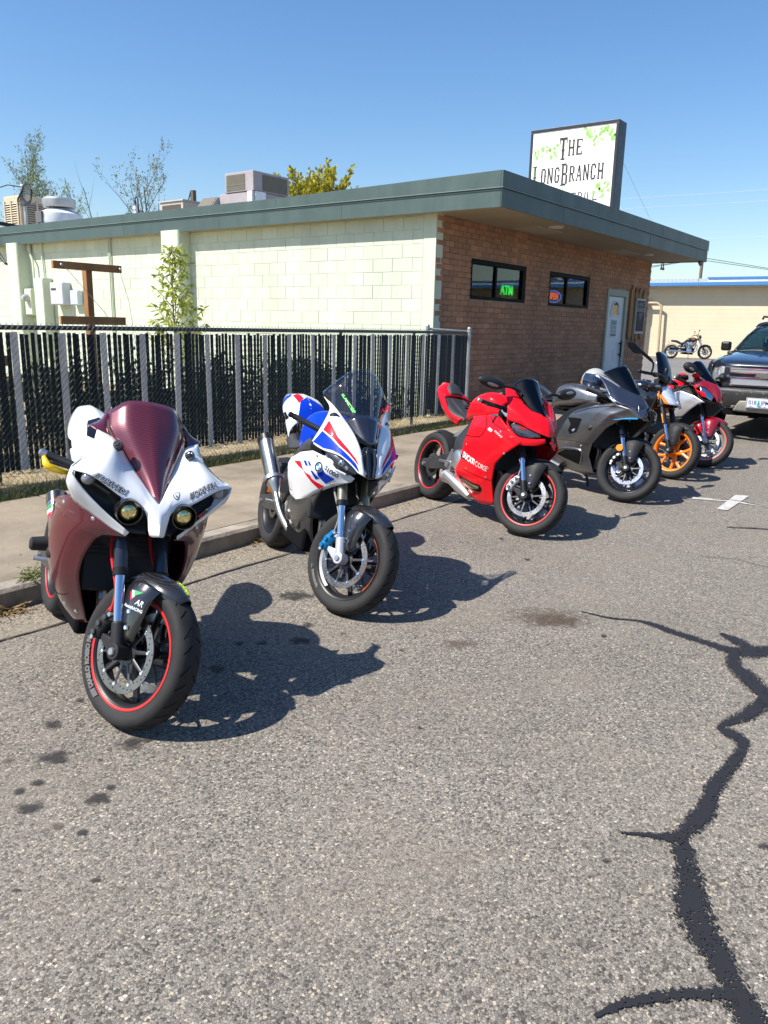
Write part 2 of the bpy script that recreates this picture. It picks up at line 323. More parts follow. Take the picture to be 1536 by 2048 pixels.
def spot(x, y, rx, ry, ang=0., m=OIL, z=.005):
    me = bpy.data.meshes.new('oil_stain'); vs = [(x, y, z)]; uv = [(0, 0)]; k = 20
    for i in range(k):
        a = 2*math.pi*i/k; r_ = 1.3; px, py = rx*r_*math.cos(a), ry*r_*math.sin(a)
        vs.append((x+px*math.cos(ang)-py*math.sin(ang), y+px*math.sin(ang)+py*math.cos(ang), z)); uv.append((math.cos(a)*1.3, math.sin(a)*1.3))
    me.from_pydata(vs, [], [(0, i+1, (i+1) % k+1) for i in range(k)]); ul = me.uv_layers.new()
    for lp in me.loops: ul.data[lp.index].uv = uv[lp.vertex_index]
    me.materials.append(m); obj('oil_stain', me, m, road)
for a in [(1.506, 2.745, 0.049, 0.041, -0.89, 0), (1.375, 2.509, 0.068, 0.056, -0.89, 0), (1.614, 2.384, 0.054, 0.048, -0.89, 0), (1.669, 2.346, 0.024, 0.024, -0.89, 0), (1.324, 2.166, 0.052, 0.042, -0.89, 0), (1.154, 2.288, 0.053, 0.041, -0.89, 0), (1.186, 2.408, 0.029, 0.032, -0.89, 0), (1.252, 2.404, 0.028, 0.025, -0.89, 0), (1.394, 2.191, 0.032, 0.024, -0.89, 0), (1.473, 2.367, 0.018, 0.014, -0.89, 0), (1.188, 2.041, 0.021, 0.02, -0.9, 0), (1.163, 2.133, 0.024, 0.021, -0.9, 1), (1.699, 2.849, 0.024, 0.024, -0.88, 0), (1.261, 2.623, 0.027, 0.028, -0.89, 1), (1.089, 1.817, 0.021, 0.012, -0.9, 0), (0.928, 1.953, 0.021, 0.012, -0.9, 0), (2.936, 2.682, 0.04, 0.047, -0.87, 0), (2.62, 2.69, 0.028, 0.032, -0.88, 0), (2.764, 2.568, 0.057, 0.058, -0.87, 0), (3.251, 3.049, 0.13, 0.102, -0.87, 0), (2.98, 2.466, 0.026, 0.024, -0.87, 1), (2.277, 2.639, 0.052, 0.049, -0.88, 0), (2.547, 2.777, 0.025, 0.024, -0.88, 0), (3.897, 1.725, 0.271, 0.187, -0.87, 1), (3.88, 1.657, 0.127, 0.12, -0.87, 1), (3.252, 1.918, 0.129, 0.066, -0.88, 1), (2.099, 0.683, 0.015, 0.014, -0.9, 0), (2.413, 1.591, 0.014, 0.016, -0.89, 0), (2.995, 2.103, 0.02, 0.016, -0.88, 0), (4.843, 2.344, 0.028, 0.031, -0.85, 0), (5.223, 2.749, 0.023, 0.03, -0.85, 0), (3.839, 1.382, 0.022, 0.022, -0.87, 0), (2.482, 0.317, 0.024, 0.017, -0.9, 0)]: spot(*a[:5], m=RUST if a[5] else OIL, z=.0045+.0004*random.random())
# ================================================================ FENCE
GALV = mat('galvanised_steel', (.50, .51, .52), .45, .8, var=.15)
SLATD = mat('dark_slat', (.008, .013, .012), .45, var=.3, rnd=.25, spec=.25)
SLATG = mat('grey_slat', (.62, .57, .50), .6, var=.25, rnd=.12, vscale=9)
WIRE = mat('green_wire', (.02, .035, .03), .4, .0)
fence = tag(empty('chain_link_fence', (3, 6.75, .11)), 'chain link fence with dark green and grey privacy slats along the pavement', 'fence')
def fpart(name, mb, m, **k):
    o = obj(name, mb, m, None, **k); o.parent = fence; o.matrix_parent_inverse = fence.matrix_basis.inverted(); return o
def slat_mesh(w_, h, n): # flattened tube with soft edges
    b = MB(); b.prism([(-w_/2, 0, 0), (-w_/2+.004, -.004, 0), (w_/2-.004, -.004, 0), (w_/2, 0, 0), (w_/2-.004, .004, 0), (-w_/2+.004, .004, 0)], (0, 0, h)); return mesh(b, n, 20)
sd = slat_mesh(.0395, 1.2, 'slat'); sd.materials.append(SLATD); sg = slat_mesh(.072, 1.21, 'slat'); sg.materials.append(SLATG)
P_ = .0525; x = 2.38
def put_slat(me, x, y, z, rz=0.):
    o = bpy.data.objects.new('slat', me); COL.objects.link(o); o.parent = fence
    o.location = Vector((x, y, z))-fence.location; o.rotation_euler = (random.uniform(-.006, .006), random.uniform(-.011, .011), rz+random.uniform(-.10, .10))
GX = [2.395, 2.815, 3.24, 3.662, 4.11, 4.547, 4.98, 5.395, 5.83, 6.252, 6.684, 7.096, 7.514, 7.924, 8.343, 8.755, 9.16, 9.57, 9.99, 10.403, 10.83]
for i, gx in enumerate(GX):
    put_slat(sg, gx, 6.75, .235+random.uniform(-.01, .01))
    nx = GX[i+1] if i+1 < len(GX) else 11.26
    for k in range(1, 8):
        xx = gx+.042+(nx-gx-.084)*(k-.5)/7
        put_slat(sd, xx, 6.75, .24+random.uniform(-.012, .012))
u = Vector((10.78, 7.24, 0))-Vector((11.3, 6.75, 0)); ang = math.atan2(u.y, u.x)
for k in range(12):
    p = Vector((11.3, 6.75, 0))+u*((k+.5)/12); put_slat(sg if k in (3, 8) else sd, p.x, p.y, .24, ang)
tubes = [((2.0, 6.785, 1.487), (11.3, 6.785, 1.487), .021, 'top_rail', mat('black_rail', (.02, .024, .026), .35, .3)),
         ((11.3, 6.75, 1.495), (10.78, 7.24, 1.535), .021, 'top_rail', GALV), ((11.3, 6.75, .05), (11.3, 6.75, 1.54), .03, 'end_post', GALV), ((10.76, 7.26-.06, .05), (10.76, 7.26-.06, 1.57), .033, 'end_post', GALV)]
for a, b, r_, nm, m_ in tubes: fpart(nm, MB().cyl(a, b, r_, 14), m_)
for q in ((11.3, 6.75, 1.55), (10.76, 7.2, 1.58)): fpart('post_cap', MB().sph(q, (.034, .034, .026), 8), GALV)
for zz in (.45, 1.05, 1.42): fpart('tension_band', MB().cyl((11.3, 6.75, zz), (11.3, 6.75, zz+.03), .036, 14), GALV)
for xx in (3.45, 5.62, 8.13, 9.82): fpart('line_post', MB().cyl((xx, 6.812, .02), (xx, 6.812, 1.47), .022, 10), mat('green_post', (.02, .028, .026), .5, .2))
wm = MB(); d_ = .0525; z0, z1 = .13, 1.5
def wire(a, b, r=.0019):
    a, b = Vector(a), Vector(b); t = (b-a).normalized(); u_ = t.orthogonal().normalized(); v_ = t.cross(u_); vs = []
    for p in (a, b): vs += [p+r*(math.cos(q)*u_+math.sin(q)*v_) for q in (0, 2.09, 4.19)]
    wm.add(vs, [(0, 1, 4, 3), (1, 2, 5, 4), (2, 0, 3, 5)])
H_ = z1-z0; sl = 1.15
k = 2.1-H_
while k < 11.3:
    for sgn, yy in ((1, 6.742), (-1, 6.758)):
        xa, xb = (k, k+H_/sl) if sgn > 0 else (k+H_/sl, k)
        za, zb = z0, z1
        lo_, hi_ = 2.0, 11.29
        def clip(xa, za, xb, zb):
            pts = []
            for (x_, z_), (X_, Z_) in (((xa, za), (xb, zb)), ((xb, zb), (xa, za))):
                if x_ < lo_: z_ += (Z_-z_)*(lo_-x_)/(X_-x_); x_ = lo_
                if x_ > hi_: z_ += (Z_-z_)*(hi_-x_)/(X_-x_); x_ = hi_
                pts.append((x_, z_))
            return pts
        if max(xa, xb) > lo_+.01 and min(xa, xb) < hi_-.01:
            (p1, q1), (p2, q2) = clip(xa, za, xb, zb); wire((p1, yy, q1), (p2, yy, q2))
    k += d_
for i in range(int(9.2/d_)):
    xx = 2.08+i*d_; wire((xx-.016, 6.75, 1.49), (xx+.008, 6.745, 1.535), .0022); wire((xx+.012, 6.75, 1.49), (xx-.010, 6.755, 1.53), .0022)
wo = fpart('wire_mesh', wm, mat('mesh_wire', (.16, .18, .175), .4, .6), ang=0, weld=False, fixn=False); wo['kind'] = 'stuff'
wm = MB()
for i in range(9):
    p = Vector((11.3, 6.75, 0))+u*(i/9)
    for j in range(24):
        a = p+Vector((0, 0, .2+j*.0525)); b = p+u/9+Vector((0, 0, .2+(j+1)*.0525)); wire(a+Vector((-.006, -.006, 0)), b+Vector((-.006, -.006, 0))); wire(a+Vector((0, 0, .0525)), b-Vector((0, 0, .0525)))
wo = fpart('wire_mesh', wm, MATS['mesh_wire'], ang=0, weld=False, fixn=False); wo['kind'] = 'stuff'

# ================================================================ BAR BUILDING
bld = tag(empty('bar_building', (XW, YW, ZK)), 'single storey bar with pale green block side, brown brick front and dark green fascia', 'building')
def bp(name, mb, m, **k):
    par = k.pop('par', None) or bld
    o = obj(name, mb, m, None, **k); o.parent = par
    if par is bld: o.matrix_parent_inverse = bld.matrix_basis.inverted()
    return o
# painted block wall (faces -X)
BLK = mat('painted_block', (.575, .625, .485), .75, var=.10, vscale=2.6, bump=.2, bscale=60, rnd=.035, world=True, streak=.35)
BLKJ = mat('painted_joint', (.56, .61, .47), .85)
bp('wall_core', MB().bb((XW+.006, YW+.20, .05), (XW+.2, 24, ZS+.05)), BLKJ, ang=0)
ch, bl = .2137, .405
def block_mesh(L, name):
    b = MB(); e = .004; h = ch-.004
    b.add([(0, 0, 0), (0, L, 0), (0, L, h), (0, 0, h), (-.006, e, e), (-.006, L-e, e), (-.006, L-e, h-e), (-.006, e, h-e)], [(4, 7, 6, 5), (0, 4, 5, 1), (1, 5, 6, 2), (2, 6, 7, 3), (3, 7, 4, 0)]); me = mesh(b, name, 0, fixn=False); me.materials.append(BLK); return me
bm_full = block_mesh(bl-.003, 'wall_block'); rest = MB(); nb = 0
PIL = ((13.14, 13.72), (19.2, 19.72))
r = 0; z = 3.29-ch
while z > -.05:
    y = YW+.24+(bl/2 if r % 2 else 0)
    if r % 2:
        me = block_mesh(bl/2-.005, 'wall_block'); o = bpy.data.objects.new('wall_block', me); COL.objects.link(o); o.parent = bld; o.location = Vector((XW+.006, YW+.24, z))-bld.location
    while y < 23.6:
        inp = any(a-.05 < y and y+bl < b+.05 for a, b in PIL)
        if not inp:
            if z > 1.35 and nb < 285 and y < 21.5:
                o = bpy.data.objects.new('wall_block', bm_full); COL.objects.link(o); o.parent = bld; o.location = Vector((XW+.006+random.uniform(-.0016, .0016), y, z))-bld.location; nb += 1
            else:
                h = ch-.006; rest.add([(XW, y, z), (XW, y+bl-.005, z), (XW, y+bl-.005, z+h), (XW, y, z+h)], [(0, 3, 2, 1)])
        y += bl
    z -= ch; r += 1
o = bp('wall_courses', rest, BLK, ang=0, fixn=False); o['kind'] = 'stuff'
bp('corner_strip', MB().bb((XW-.006, YW-.005, .05), (XW+.2, YW+.235, ZS+.03)), BLK, ang=0, bevel=.004)
for a, b in PIL:
    p = MB(); rr = .07
    pts = [(XW+.05, a)]+[(XW-.30+rr-rr*math.cos(t*math.pi/8), a+rr-rr*math.sin(math.pi/2-t*math.pi/8+math.pi/2-math.pi/2)) for t in range(0)]
    poly = [(XW+.05, a), (XW-.30+rr, a)]+[(XW-.30+rr-rr*math.sin(t*math.pi/8), a+rr-rr*math.cos(t*math.pi/8)) for t in range(1, 5)]+[(XW-.30, b-rr)]+[(XW-.30+rr-rr*math.cos(t*math.pi/8), b-rr+rr*math.sin(t*math.pi/8)) for t in range(1, 5)]+[(XW+.05, b)]
    bp('pilaster', p.prism([(x_, y_, .05) for x_, y_ in poly], (0, 0, ZS-.02)), BLK)
# brick front (faces -Y)
XR = 21.08
MORT = mat('mortar', (.40, .265, .18), .9, var=.35, vscale=2.4, world=True, streak=.3)
BRK = mat('brown_brick', (.42, .215, .125), .85, var=.2, vscale=2.4, bump=.3, bscale=60, rnd=.17, world=True, streak=.3)
BRKI = mat('brown_brick_field', (.42, .215, .125), .85, var=.2, vscale=2.4, bump=.3, bscale=60, rnd=.17, island=True, world=True, streak=.3)
OPEN = [(12.065, 14.09, 2.048, 2.712), (15.135, 17.148, 2.03, 2.698), (18.215, 19.54, .12, 2.51)]
xs = sorted({XW+.012, XR}|{v for o_ in OPEN for v in o_[:2]}); core = MB()
for xa, xb in zip(xs, xs[1:]):
    cuts = [(.05, ZS+.03)]
    for a, b, c, d in OPEN:
        if a <= xa+1e-6 and xb <= b+1e-6: cuts = [(.05, c), (d, ZS+.03)]
    for c, d in cuts:
        if d-c > .1: core.bb((xa, YW+.012, c), (xb, YW+.10, d))
bp('mortar_bed', core, MORT, ang=0)
bh, bw = .0915, .262
def brick_mesh(L):
    b = MB(); e = .003; h = bh-.009
    b.add([(0, 0, 0), (L, 0, 0), (L, 0, h), (0, 0, h), (e, -.016, e), (L-e, -.016, e), (L-e, -.016, h-e), (e, -.016, h-e)], [(4, 5, 6, 7), (0, 1, 5, 4), (1, 2, 6, 5), (2, 3, 7, 6), (3, 0, 4, 7)]); me = mesh(b, 'brick', 0, fixn=False); me.materials.append(BRK); return me
bmF, bmH = brick_mesh(bw-.009), brick_mesh(bw/2-.009); field = MB(); nbk = 0; cand = []
r = 0; z = ZS-bh+.005
while z > .05:
    x = XW+.02-(bw/2 if r % 2 else 0)
    while x < XR-.02:
        a, b = max(x, XW+.0), min(x+bw-.009, XR)
        for (o0, o1, c, d) in OPEN:
            if z+bh-.01 > c and z < d:
                if a < o1 and b > o0:
                    if a < o0-.02: b = min(b, o0)
                    elif b > o1+.02: a = max(a, o1)
                    else: b = a
        if b-a > .02: cand.append((a, b, z))
        x += bw
    z -= bh; r += 1
cand.sort(key=lambda q: -(1 if q[2] > .9 else .3)/(q[0]*.8+5.5))
for i, (a, b, z) in enumerate(cand):
    L = b-a; dy = random.uniform(-.0025, .0025)
    if i < 298 and abs(L-bw+.009) < .002:
        o = bpy.data.objects.new('brick', bmF); COL.objects.link(o); o.parent = bld; o.location = Vector((a, YW+.012+dy, z))-bld.location
    else:
        h = bh-.009; e = .003; yb, yf = YW+.012, YW-.004+dy
        field.add([(a, yb, z), (b, yb, z), (b, yb, z+h), (a, yb, z+h), (a+e, yf, z+e), (b-e, yf, z+e), (b-e, yf, z+h-e), (a+e, yf, z+h-e)], [(4, 5, 6, 7), (0, 1, 5, 4), (1, 2, 6, 5), (2, 3, 7, 6), (3, 0, 4, 7)])
o = bp('brick_courses', field, BRKI, ang=0, weld=False, fixn=False); o['kind'] = 'stuff'
# far end and back, roof deck, soffit
SOF = mat('tan_soffit', (.42, .34, .23), .8, var=.14, vscale=2)
bp('end_wall', MB().bb((XR-.2, YW+.11, .05), (XR-.01, 24, ZS)), MATS['mortar'], ang=0)
bp('roof_deck', MB().bb((XW-.2, 6.0, ZS+.30), (21.3, 24, ZS+.36)), mat('roof_felt', (.3, .3, .29), .9, var=.2), ang=0)
bp('soffit', MB().bb((XW-.22, 5.97, ZS+.012), (21.33, YW+.3, ZS+.03)), SOF, ang=0)
bp('soffit_side', MB().bb((XW-.22, YW+.3, ZS+.012), (XW+.05, 24, ZS+.03)), SOF, ang=0)
for cx, cy, L in ((13.1, 6.55, 1.0), (17.6, 6.75, 1.3)): bp('soffit_hatch', MB().bb((cx, cy, ZS+.0), (cx+L, cy+.5, ZS+.0119)), mat('pale_soffit', (.52, .45, .33), .8), ang=0)
for cx, cy in ((13.3, 6.3), (18.9, 6.6)): bp('soffit_light', MB().lathe([(.13, 0), (.13, .02), (.10, .03), (0, .035)], (cx, cy, ZS+.011), (0, 0, -1), 20), mat('white_fitting', (.75, .73, .66), .5))
GRN = mat('green_fascia', (.058, .092, .086), .48, var=.13, vscale=3, rnd=.05, world=True, streak=.4)
FX, FY, XE = XW-.245, 5.955, 21.36
def strip_seams(a, b, n):
    c = [a+(b-a)*i/n for i in range(n+1)]; return list(zip(c, c[1:]))
TOPF, TOPB = 3.785, 3.715
for lo_, hi_, pr, n1, n2 in ((ZS-.005, 3.545, 0, 5, 6), (3.553, None, .018, 3, 4)):
    for a, b in strip_seams(FX, XE, n1):
        t = hi_ or TOPF; k = MB().bb((a+(.002 if a > FX+.01 else -pr), FY-pr, lo_), (b-.002, FY+.02, t)); bp('fascia_panel', k, GRN, ang=0, bevel=.004)
    for a, b in strip_seams(FY+.021, 24, n2):
        ta = hi_ or (TOPF-(TOPF-TOPB)*min(1, (a-FY)/3)); tb = hi_ or (TOPF-(TOPF-TOPB)*min(1, (b-FY)/3))
        k = MB().prism([(FX-pr, a+.002, lo_), (FX-pr, b-.002, lo_), (FX-pr, b-.002, tb), (FX-pr, a+.002, ta)], (.02+pr, 0, 0)); bp('fascia_panel', k, GRN, ang=0)
bp('fascia_panel', MB().bb((XE-.02, FY+.021, ZS-.005), (XE, 24, 3.75)), GRN, ang=0)
bp('drip_edge', MB().tube([(FX-.026, 24, 3.549), (FX-.026, FY-.026, 3.549), (XE, FY-.026, 3.549)], .006, 6), mat('trim_light', (.16, .22, .21), .4), ang=0)
bp('roof_drain', MB().cyl((XE-.25, 6.05, ZS-.01), (XE-.2, 6.02, ZS-.08), .05, 10), mat('dull_metal', (.3, .28, .26), .6, .3))
# windows
BLKF = mat('black_frame', (.004, .004, .005), .6, spec=.1); ROOM = mat('dark_room', (.02, .018, .015), .9)
PANE = glass('window_pane', (.55, .58, .55), .1, .015)
for wi, (a, b, c, d) in enumerate(OPEN[:2]):
    fr = MB(); t = .05; y0, y1 = YW-.012, YW+.05
    fr.bb((a, y0, c), (a+.035, y1, d)).bb((b-.13, y0, c), (b, y1, d)).bb((a+.0351, y0, d-.085), (b-.1301, y1, d)).bb((a+.0351, y0, c), (b-.1301, y1, c+.055))
    f = bp('window_frame', fr, BLKF, ang=0, bevel=.003)
    mid = a+(b-a)*(.44 if wi == 0 else .42)
    bp('mullion', MB().bb((mid-.028, YW-.002, c+.0551), (mid+.028, YW+.045, d-.0851)), BLKF, par=f, ang=0)
    for p, q in ((a+.036, mid-.029), (mid+.029, b-.131)):
        o = bp('pane', MB().bb((p, YW+.028, c+.056), (q, YW+.032, d-.086)), PANE, par=f, ang=0)
    rm = MB(); y2 = YW+1.3
    rm.add([(a-.1, YW+.102, c-.25), (b+.1, YW+.102, c-.25), (b+.1, y2, c-.25), (a-.1, y2, c-.25), (a-.1, YW+.102, d+.3), (b+.1, YW+.102, d+.3), (b+.1, y2, d+.3), (a-.1, y2, d+.3)], [(0, 1, 2, 3), (4, 7, 6, 5), (3, 2, 6, 7), (0, 3, 7, 4), (1, 5, 6, 2)])
    bp('window_recess', rm, ROOM, ang=0)
    bp('curtain_edge', MB().grid([[(b-.30+.03*math.sin(k*1.3), YW+.12+.02*math.sin(k*2.1), c+.02+(d-c-.06)*k/8), (b-.19, YW+.11, c+.02+(d-c-.06)*k/8)] for k in range(9)]), mat('faded_curtain', (.23, .22, .19), .9), ang=0)
# door
a, b, c, d = OPEN[2]; DF = mat('sage_trim', (.36, .38, .30), .6, var=.1)
f = bp('door_frame', MB().bb((a, YW-.03, c), (a+.095, YW+.06, d)).bb((b-.155, YW-.03, c), (b, YW+.06, d)).bb((a+.0951, YW-.03, d-.15), (b-.1551, YW+.06, d)), DF, ang=0, bevel=.004)
DW = mat('white_door', (.62, .70, .74), .45, var=.06)
dr = bp('door', MB().bb((a+.1, YW+.015, c), (b-.165, YW+.055, d-.16)), DW, ang=0, bevel=.004)
xm = (a+b)/2-.03
def arch(cx, z0, w_, h, y, dy, n=14):
    return MB().prism([(cx-w_, y, z0)]+[(cx-w_*math.cos(math.pi*i/n), y, z0+h*math.sin(math.pi*i/n)) for i in range(n+1)]+[(cx+w_, y, z0)], (0, dy, 0))
bp('door_light', arch(xm, 1.93, .25, .30, YW+.006, .008), PANE, par=dr, ang=0)
bp('door_light_back', arch(xm, 1.93, .25, .30, YW+.0142, .0004), mat('dark_inside', (.03, .035, .025), .6), par=dr, ang=0)
fr = MB(); n_ = 14; ol = [(xm-.28*math.cos(math.pi*i/n_), 1.93+.33*math.sin(math.pi*i/n_)) for i in range(n_+1)]; il = [(xm-.245*math.cos(math.pi*i/n_), 1.935+.295*math.sin(math.pi*i/n_)) for i in range(n_+1)]
for i in range(n_): fr.prism([(ol[i][0], YW-.004, ol[i][1]), (ol[i+1][0], YW-.004, ol[i+1][1]), (il[i+1][0], YW-.004, il[i+1][1]), (il[i][0], YW-.004, il[i][1])], (0, .018, 0))
fr.bb((xm-.28, YW-.004, 1.895), (xm+.28, YW+.014, 1.93)); bp('light_surround', fr, DW, par=dr, ang=0)
for px_ in (xm-.25, xm+.25):
    for z0, z1 in ((.35, .75), (.85, 1.15)): bp('door_panel', MB().bb((px_-.17, YW+.009, z0), (px_+.17, YW+.0148, z1)), DW, par=dr, ang=0, bevel=.003)
bp('door_handle', MB().bb((b-.27, YW-.05, .93), (b-.225, YW-.03, 1.32)).bb((b-.262, YW-.03, .98), (b-.233, YW+.014, 1.01)).bb((b-.262, YW-.03, 1.24), (b-.233, YW+.014, 1.27)), BLKF, par=dr, ang=0)
PAPER = mat('paper', (.66, .68, .66), .8)
nt_ = bp('door_notice', MB().bb((xm-.2, YW+.006, 1.42), (xm+.16, YW+.013, 1.82)), PAPER, par=dr, ang=0)
for z0, z1, c_ in ((1.70, 1.80, (.25, .42, .42)), (1.60, 1.685, (.45, .47, .48)), (1.50, 1.585, (.5, .5, .5)), (1.44, 1.485, (.2, .22, .24))): bp('notice_print', MB().bb((xm-.18, YW+.0045, z0), (xm+.14, YW+.0059, z1)), mat('print%d' % int(z0*100), c_, .8), par=dr, ang=0)
bp('door_card', MB().bb((xm+.14, YW+.001, 1.95), (xm+.22, YW+.0055, 2.1)), PAPER, par=dr, ang=0)
# block side fittings
PALE = MATS['painted_block']
for y_ in (15.86, 15.80): bp('conduit', MB().cyl((XW-.03, y_, .1), (XW-.03, y_, ZS), .018, 8), PALE)
bp('conduit', MB().tube([(XW-.06, 19.05, ZS+.2), (XW-.06, 19.02, 3.1), (XW-.1, 18.86, 2.9), (XW-.1, 18.84, 2.2)], .03, 8), PALE)
bp('conduit', MB().tube([(XW-.04, 18.55, ZS), (XW-.04, 18.5, 2.5), (XW-.12, 18.45, 2.1)], .022, 8), PALE)

# ================================================================ things on and round the building
def thing(name, label, cat, loc=(0, 0, 0), group=None): return tag(empty(name, loc), label, cat, group)
def part(name, mb, m, par, **k):
    """geometry given in world coordinates, parented to a thing standing at its base"""
    o = obj(name, mb, m, None, **k); o.parent = par
    if par.parent is None: o.matrix_parent_inverse = par.matrix_basis.inverted()
    return o
# roof sign
sx, sy0, sy1, sz0, sz1 = 15.2, 6.065, 7.86, 3.70, 5.37
sg_ = thing('roof_sign', 'white lightbox roof sign with dark frame, black lettering and green hop vines', 'sign', (sx, 6.9, 3.66))
DKF = mat('sign_frame', (.022, .022, .028), .4, var=.1)
part('sign_case', MB().bb((sx+.012, sy0, sz0), (sx+.36, sy1, sz1)), DKF, sg_, ang=0, bevel=.01)
fr = MB(); t = .055
fr.bb((sx-.02, sy0, sz1-t), (sx+.0119, sy1, sz1)).bb((sx-.02, sy0, sz0), (sx+.0119, sy0+t, sz1-t-.0005)).bb((sx-.02, sy1-t*.8, sz0), (sx+.0119, sy1, sz1-t-.0005)); part('sign_frame', fr, DKF, sg_, ang=0, bevel=.004)
part('sign_face', MB().bb((sx-.004, sy0+t+.001, sz0), (sx+.0115, sy1-t*.8-.001, sz1-t-.001)), mat('sign_acrylic', (.86, .85, .76), .35, var=.02), sg_, ang=0)
for y_ in (6.4, 7.5): part('sign_post', MB().cyl((sx+.2, y_, 3.6), (sx+.2, y_, 3.72), .05, 10), DKF, sg_)
INK = mat('sign_ink', (.025, .025, .03), .6)
GL = {'T': [(0, .88, 1, 1), (.36, 0, .64, .9), (.22, 0, .78, .07), (0, .72, .12, .9), (.88, .72, 1, .9), (.29, .40, .71, .47)],
 'H': [(.08, 0, .32, 1), (.68, 0, .92, 1), (.3, .44, .7, .57), (0, 0, .4, .06), (.6, 0, 1, .06), (0, .94, .4, 1), (.6, .94, 1, 1)],
 'E': [(.1, 0, .38, 1), (.1, .9, .92, 1), (.1, 0, .96, .1), (.3, .45, .72, .57), (.82, .78, .94, 1), (.84, 0, .97, .24)],
 'L': [(.14, 0, .44, 1), (0, .94, .6, 1), (.1, 0, .98, .1), (.86, 0, .98, .26), (.07, .45, .52, .52)],
 'O': [(.1, .12, .36, .88), (.64, .12, .9, .88), (.22, .88, .78, 1), (.22, 0, .78, .12), (.04, .46, .36, .54), (.64, .46, .96, .54)],
 'N': [(.06, 0, .3, 1), (.7, 0, .94, 1), (0, .94, .36, 1), (.62, .94, 1, 1), (0, 0, .38, .06), 'N'],
 'G': [(.1, .12, .36, .88), (.22, .88, .8, 1), (.22, 0, .8, .12), (.68, .72, .9, .9), (.66, .1, .9, .46), (.5, .42, .96, .5)],
 'B': [(.12, 0, .38, 1), (.12, .9, .74, 1), (.12, 0, .78, .1), (.3, .47, .74, .57), (.66, .55, .9, .92), (.68, .08, .94, .49), (0, .94, .3, 1), (0, 0, .3, .06)],
 'R': [(.1, 0, .36, 1), (.1, .9, .74, 1), (.3, .45, .74, .55), (.64, .53, .9, .92), (0, 0, .46, .06), 'R'],
 'A': ['A', (.26, .28, .74, .38), (0, 0, .36, .06), (.64, 0, 1, .06)],
 'C': [(.1, .12, .36, .88), (.22, .88, .78, 1), (.22, 0, .78, .12), (.66, .7, .9, .9), (.66, .1, .9, .3), (.04, .46, .36, .54)]}
def western(txt, y0, z0, wd, ht, big=()):
    """slab letters: y runs down (reader's right is -Y)"""
    b = MB(); yy = y0
    for i, chh in enumerate(txt):
        h = ht*(1.42 if i in big else 1); w_ = wd*(1.05 if i in big else .9); zb = z0-(ht*.22 if i in big else 0)
        for k, q in enumerate(GL[chh]):
            e = .0004*k
            def P(u_, v_): return (sx-.0055-e, yy-u_*w_, zb+v_*h)
            if q == 'N': poly = [P(.08, 1), P(.3, 1), P(.92, 0), P(.7, 0)]
            elif q == 'R': poly = [P(.4, .46), P(.62, .46), P(1, 0), P(.74, 0)]
            elif q == 'A':
                b.add([P(.1, 0), P(.28, 0), P(.58, .98), P(.40, .98)], [(0, 1, 2, 3)]); poly = [P(.72, 0), P(.96, 0), P(.64, .98), P(.42, .98)]
            else: poly = [P(q[0], q[1]), P(q[2], q[1]), P(q[2], q[3]), P(q[0], q[3])]
            b.add(poly, [(0, 1, 2, 3)])
        yy -= w_*1.13
    return b
part('lettering', western('THE', 7.24, 4.83, .155, .285, (0,)), INK, sg_, ang=0, weld=False)
part('lettering', western('LONGBRANCH', 7.775, 4.36, .142, .285, (0, 4)), INK, sg_, ang=0, weld=False)
gtx = text_mesh('BAR & GRILL', .25, 0, 0, .9)
for q in gtx.vertices: q.co = Vector((sx-.0056, 7.02-q.co.x, 4.06+q.co.y))
gtx.materials.clear(); gtx.materials.append(INK); o = obj('lettering', gtx, INK, None); o.parent = sg_; o.matrix_parent_inverse = sg_.matrix_basis.inverted()
VINE = mat('vine_print', (.22, .48, .09), .6); VIN2 = mat('vine_print_light', (.38, .66, .20), .6)
rv = random.Random(3)
def vines(cy, cz, w_, h, n, m_, seed):
    b = MB(); q = random.Random(seed)
    for i in range(n):
        t = i/(n-1); y = cy+w_*(t-.5)+q.uniform(-.03, .03); z = cz+h*(abs(math.sin(t*5+seed))-.5)+q.uniform(-.05, .05); r_ = q.uniform(.022, .045); a0 = q.uniform(0, 6.3)
        ps = [(sx-.0056-.0002*i/n, y+r_*(1 if k % 2 else .5)*math.cos(a0+k*math.pi/5), z+r_*1.2*(1 if k % 2 else .55)*math.sin(a0+k*math.pi/5)) for k in range(10)]; b.add(ps, [tuple(range(10))])
    return b
for k, (cy, cz, w_, h, n) in enumerate(((7.52, 4.93, .5, .2, 24), (6.43, 5.12, .62, .24, 34), (6.32, 4.14, .26, .24, 16))):
    part('vine_print', vines(cy, cz, w_, h, n, VINE, 5+k), VINE, sg_, ang=0, weld=False); part('vine_print', vines(cy, cz, w_*.95, h*.9, n//2, VIN2, 9+k), VIN2, sg_, ang=0, weld=False)
st = MB()
for y_, z0, z1 in ((7.74, 4.1, 4.95), (6.2, 4.05, 5.1)):
    st.tube([(sx-.0058, y_+.012*math.sin(k*1.7), z0+(z1-z0)*k/12) for k in range(13)], .004, 4)
part('vine_stem', st, VIN2, sg_)
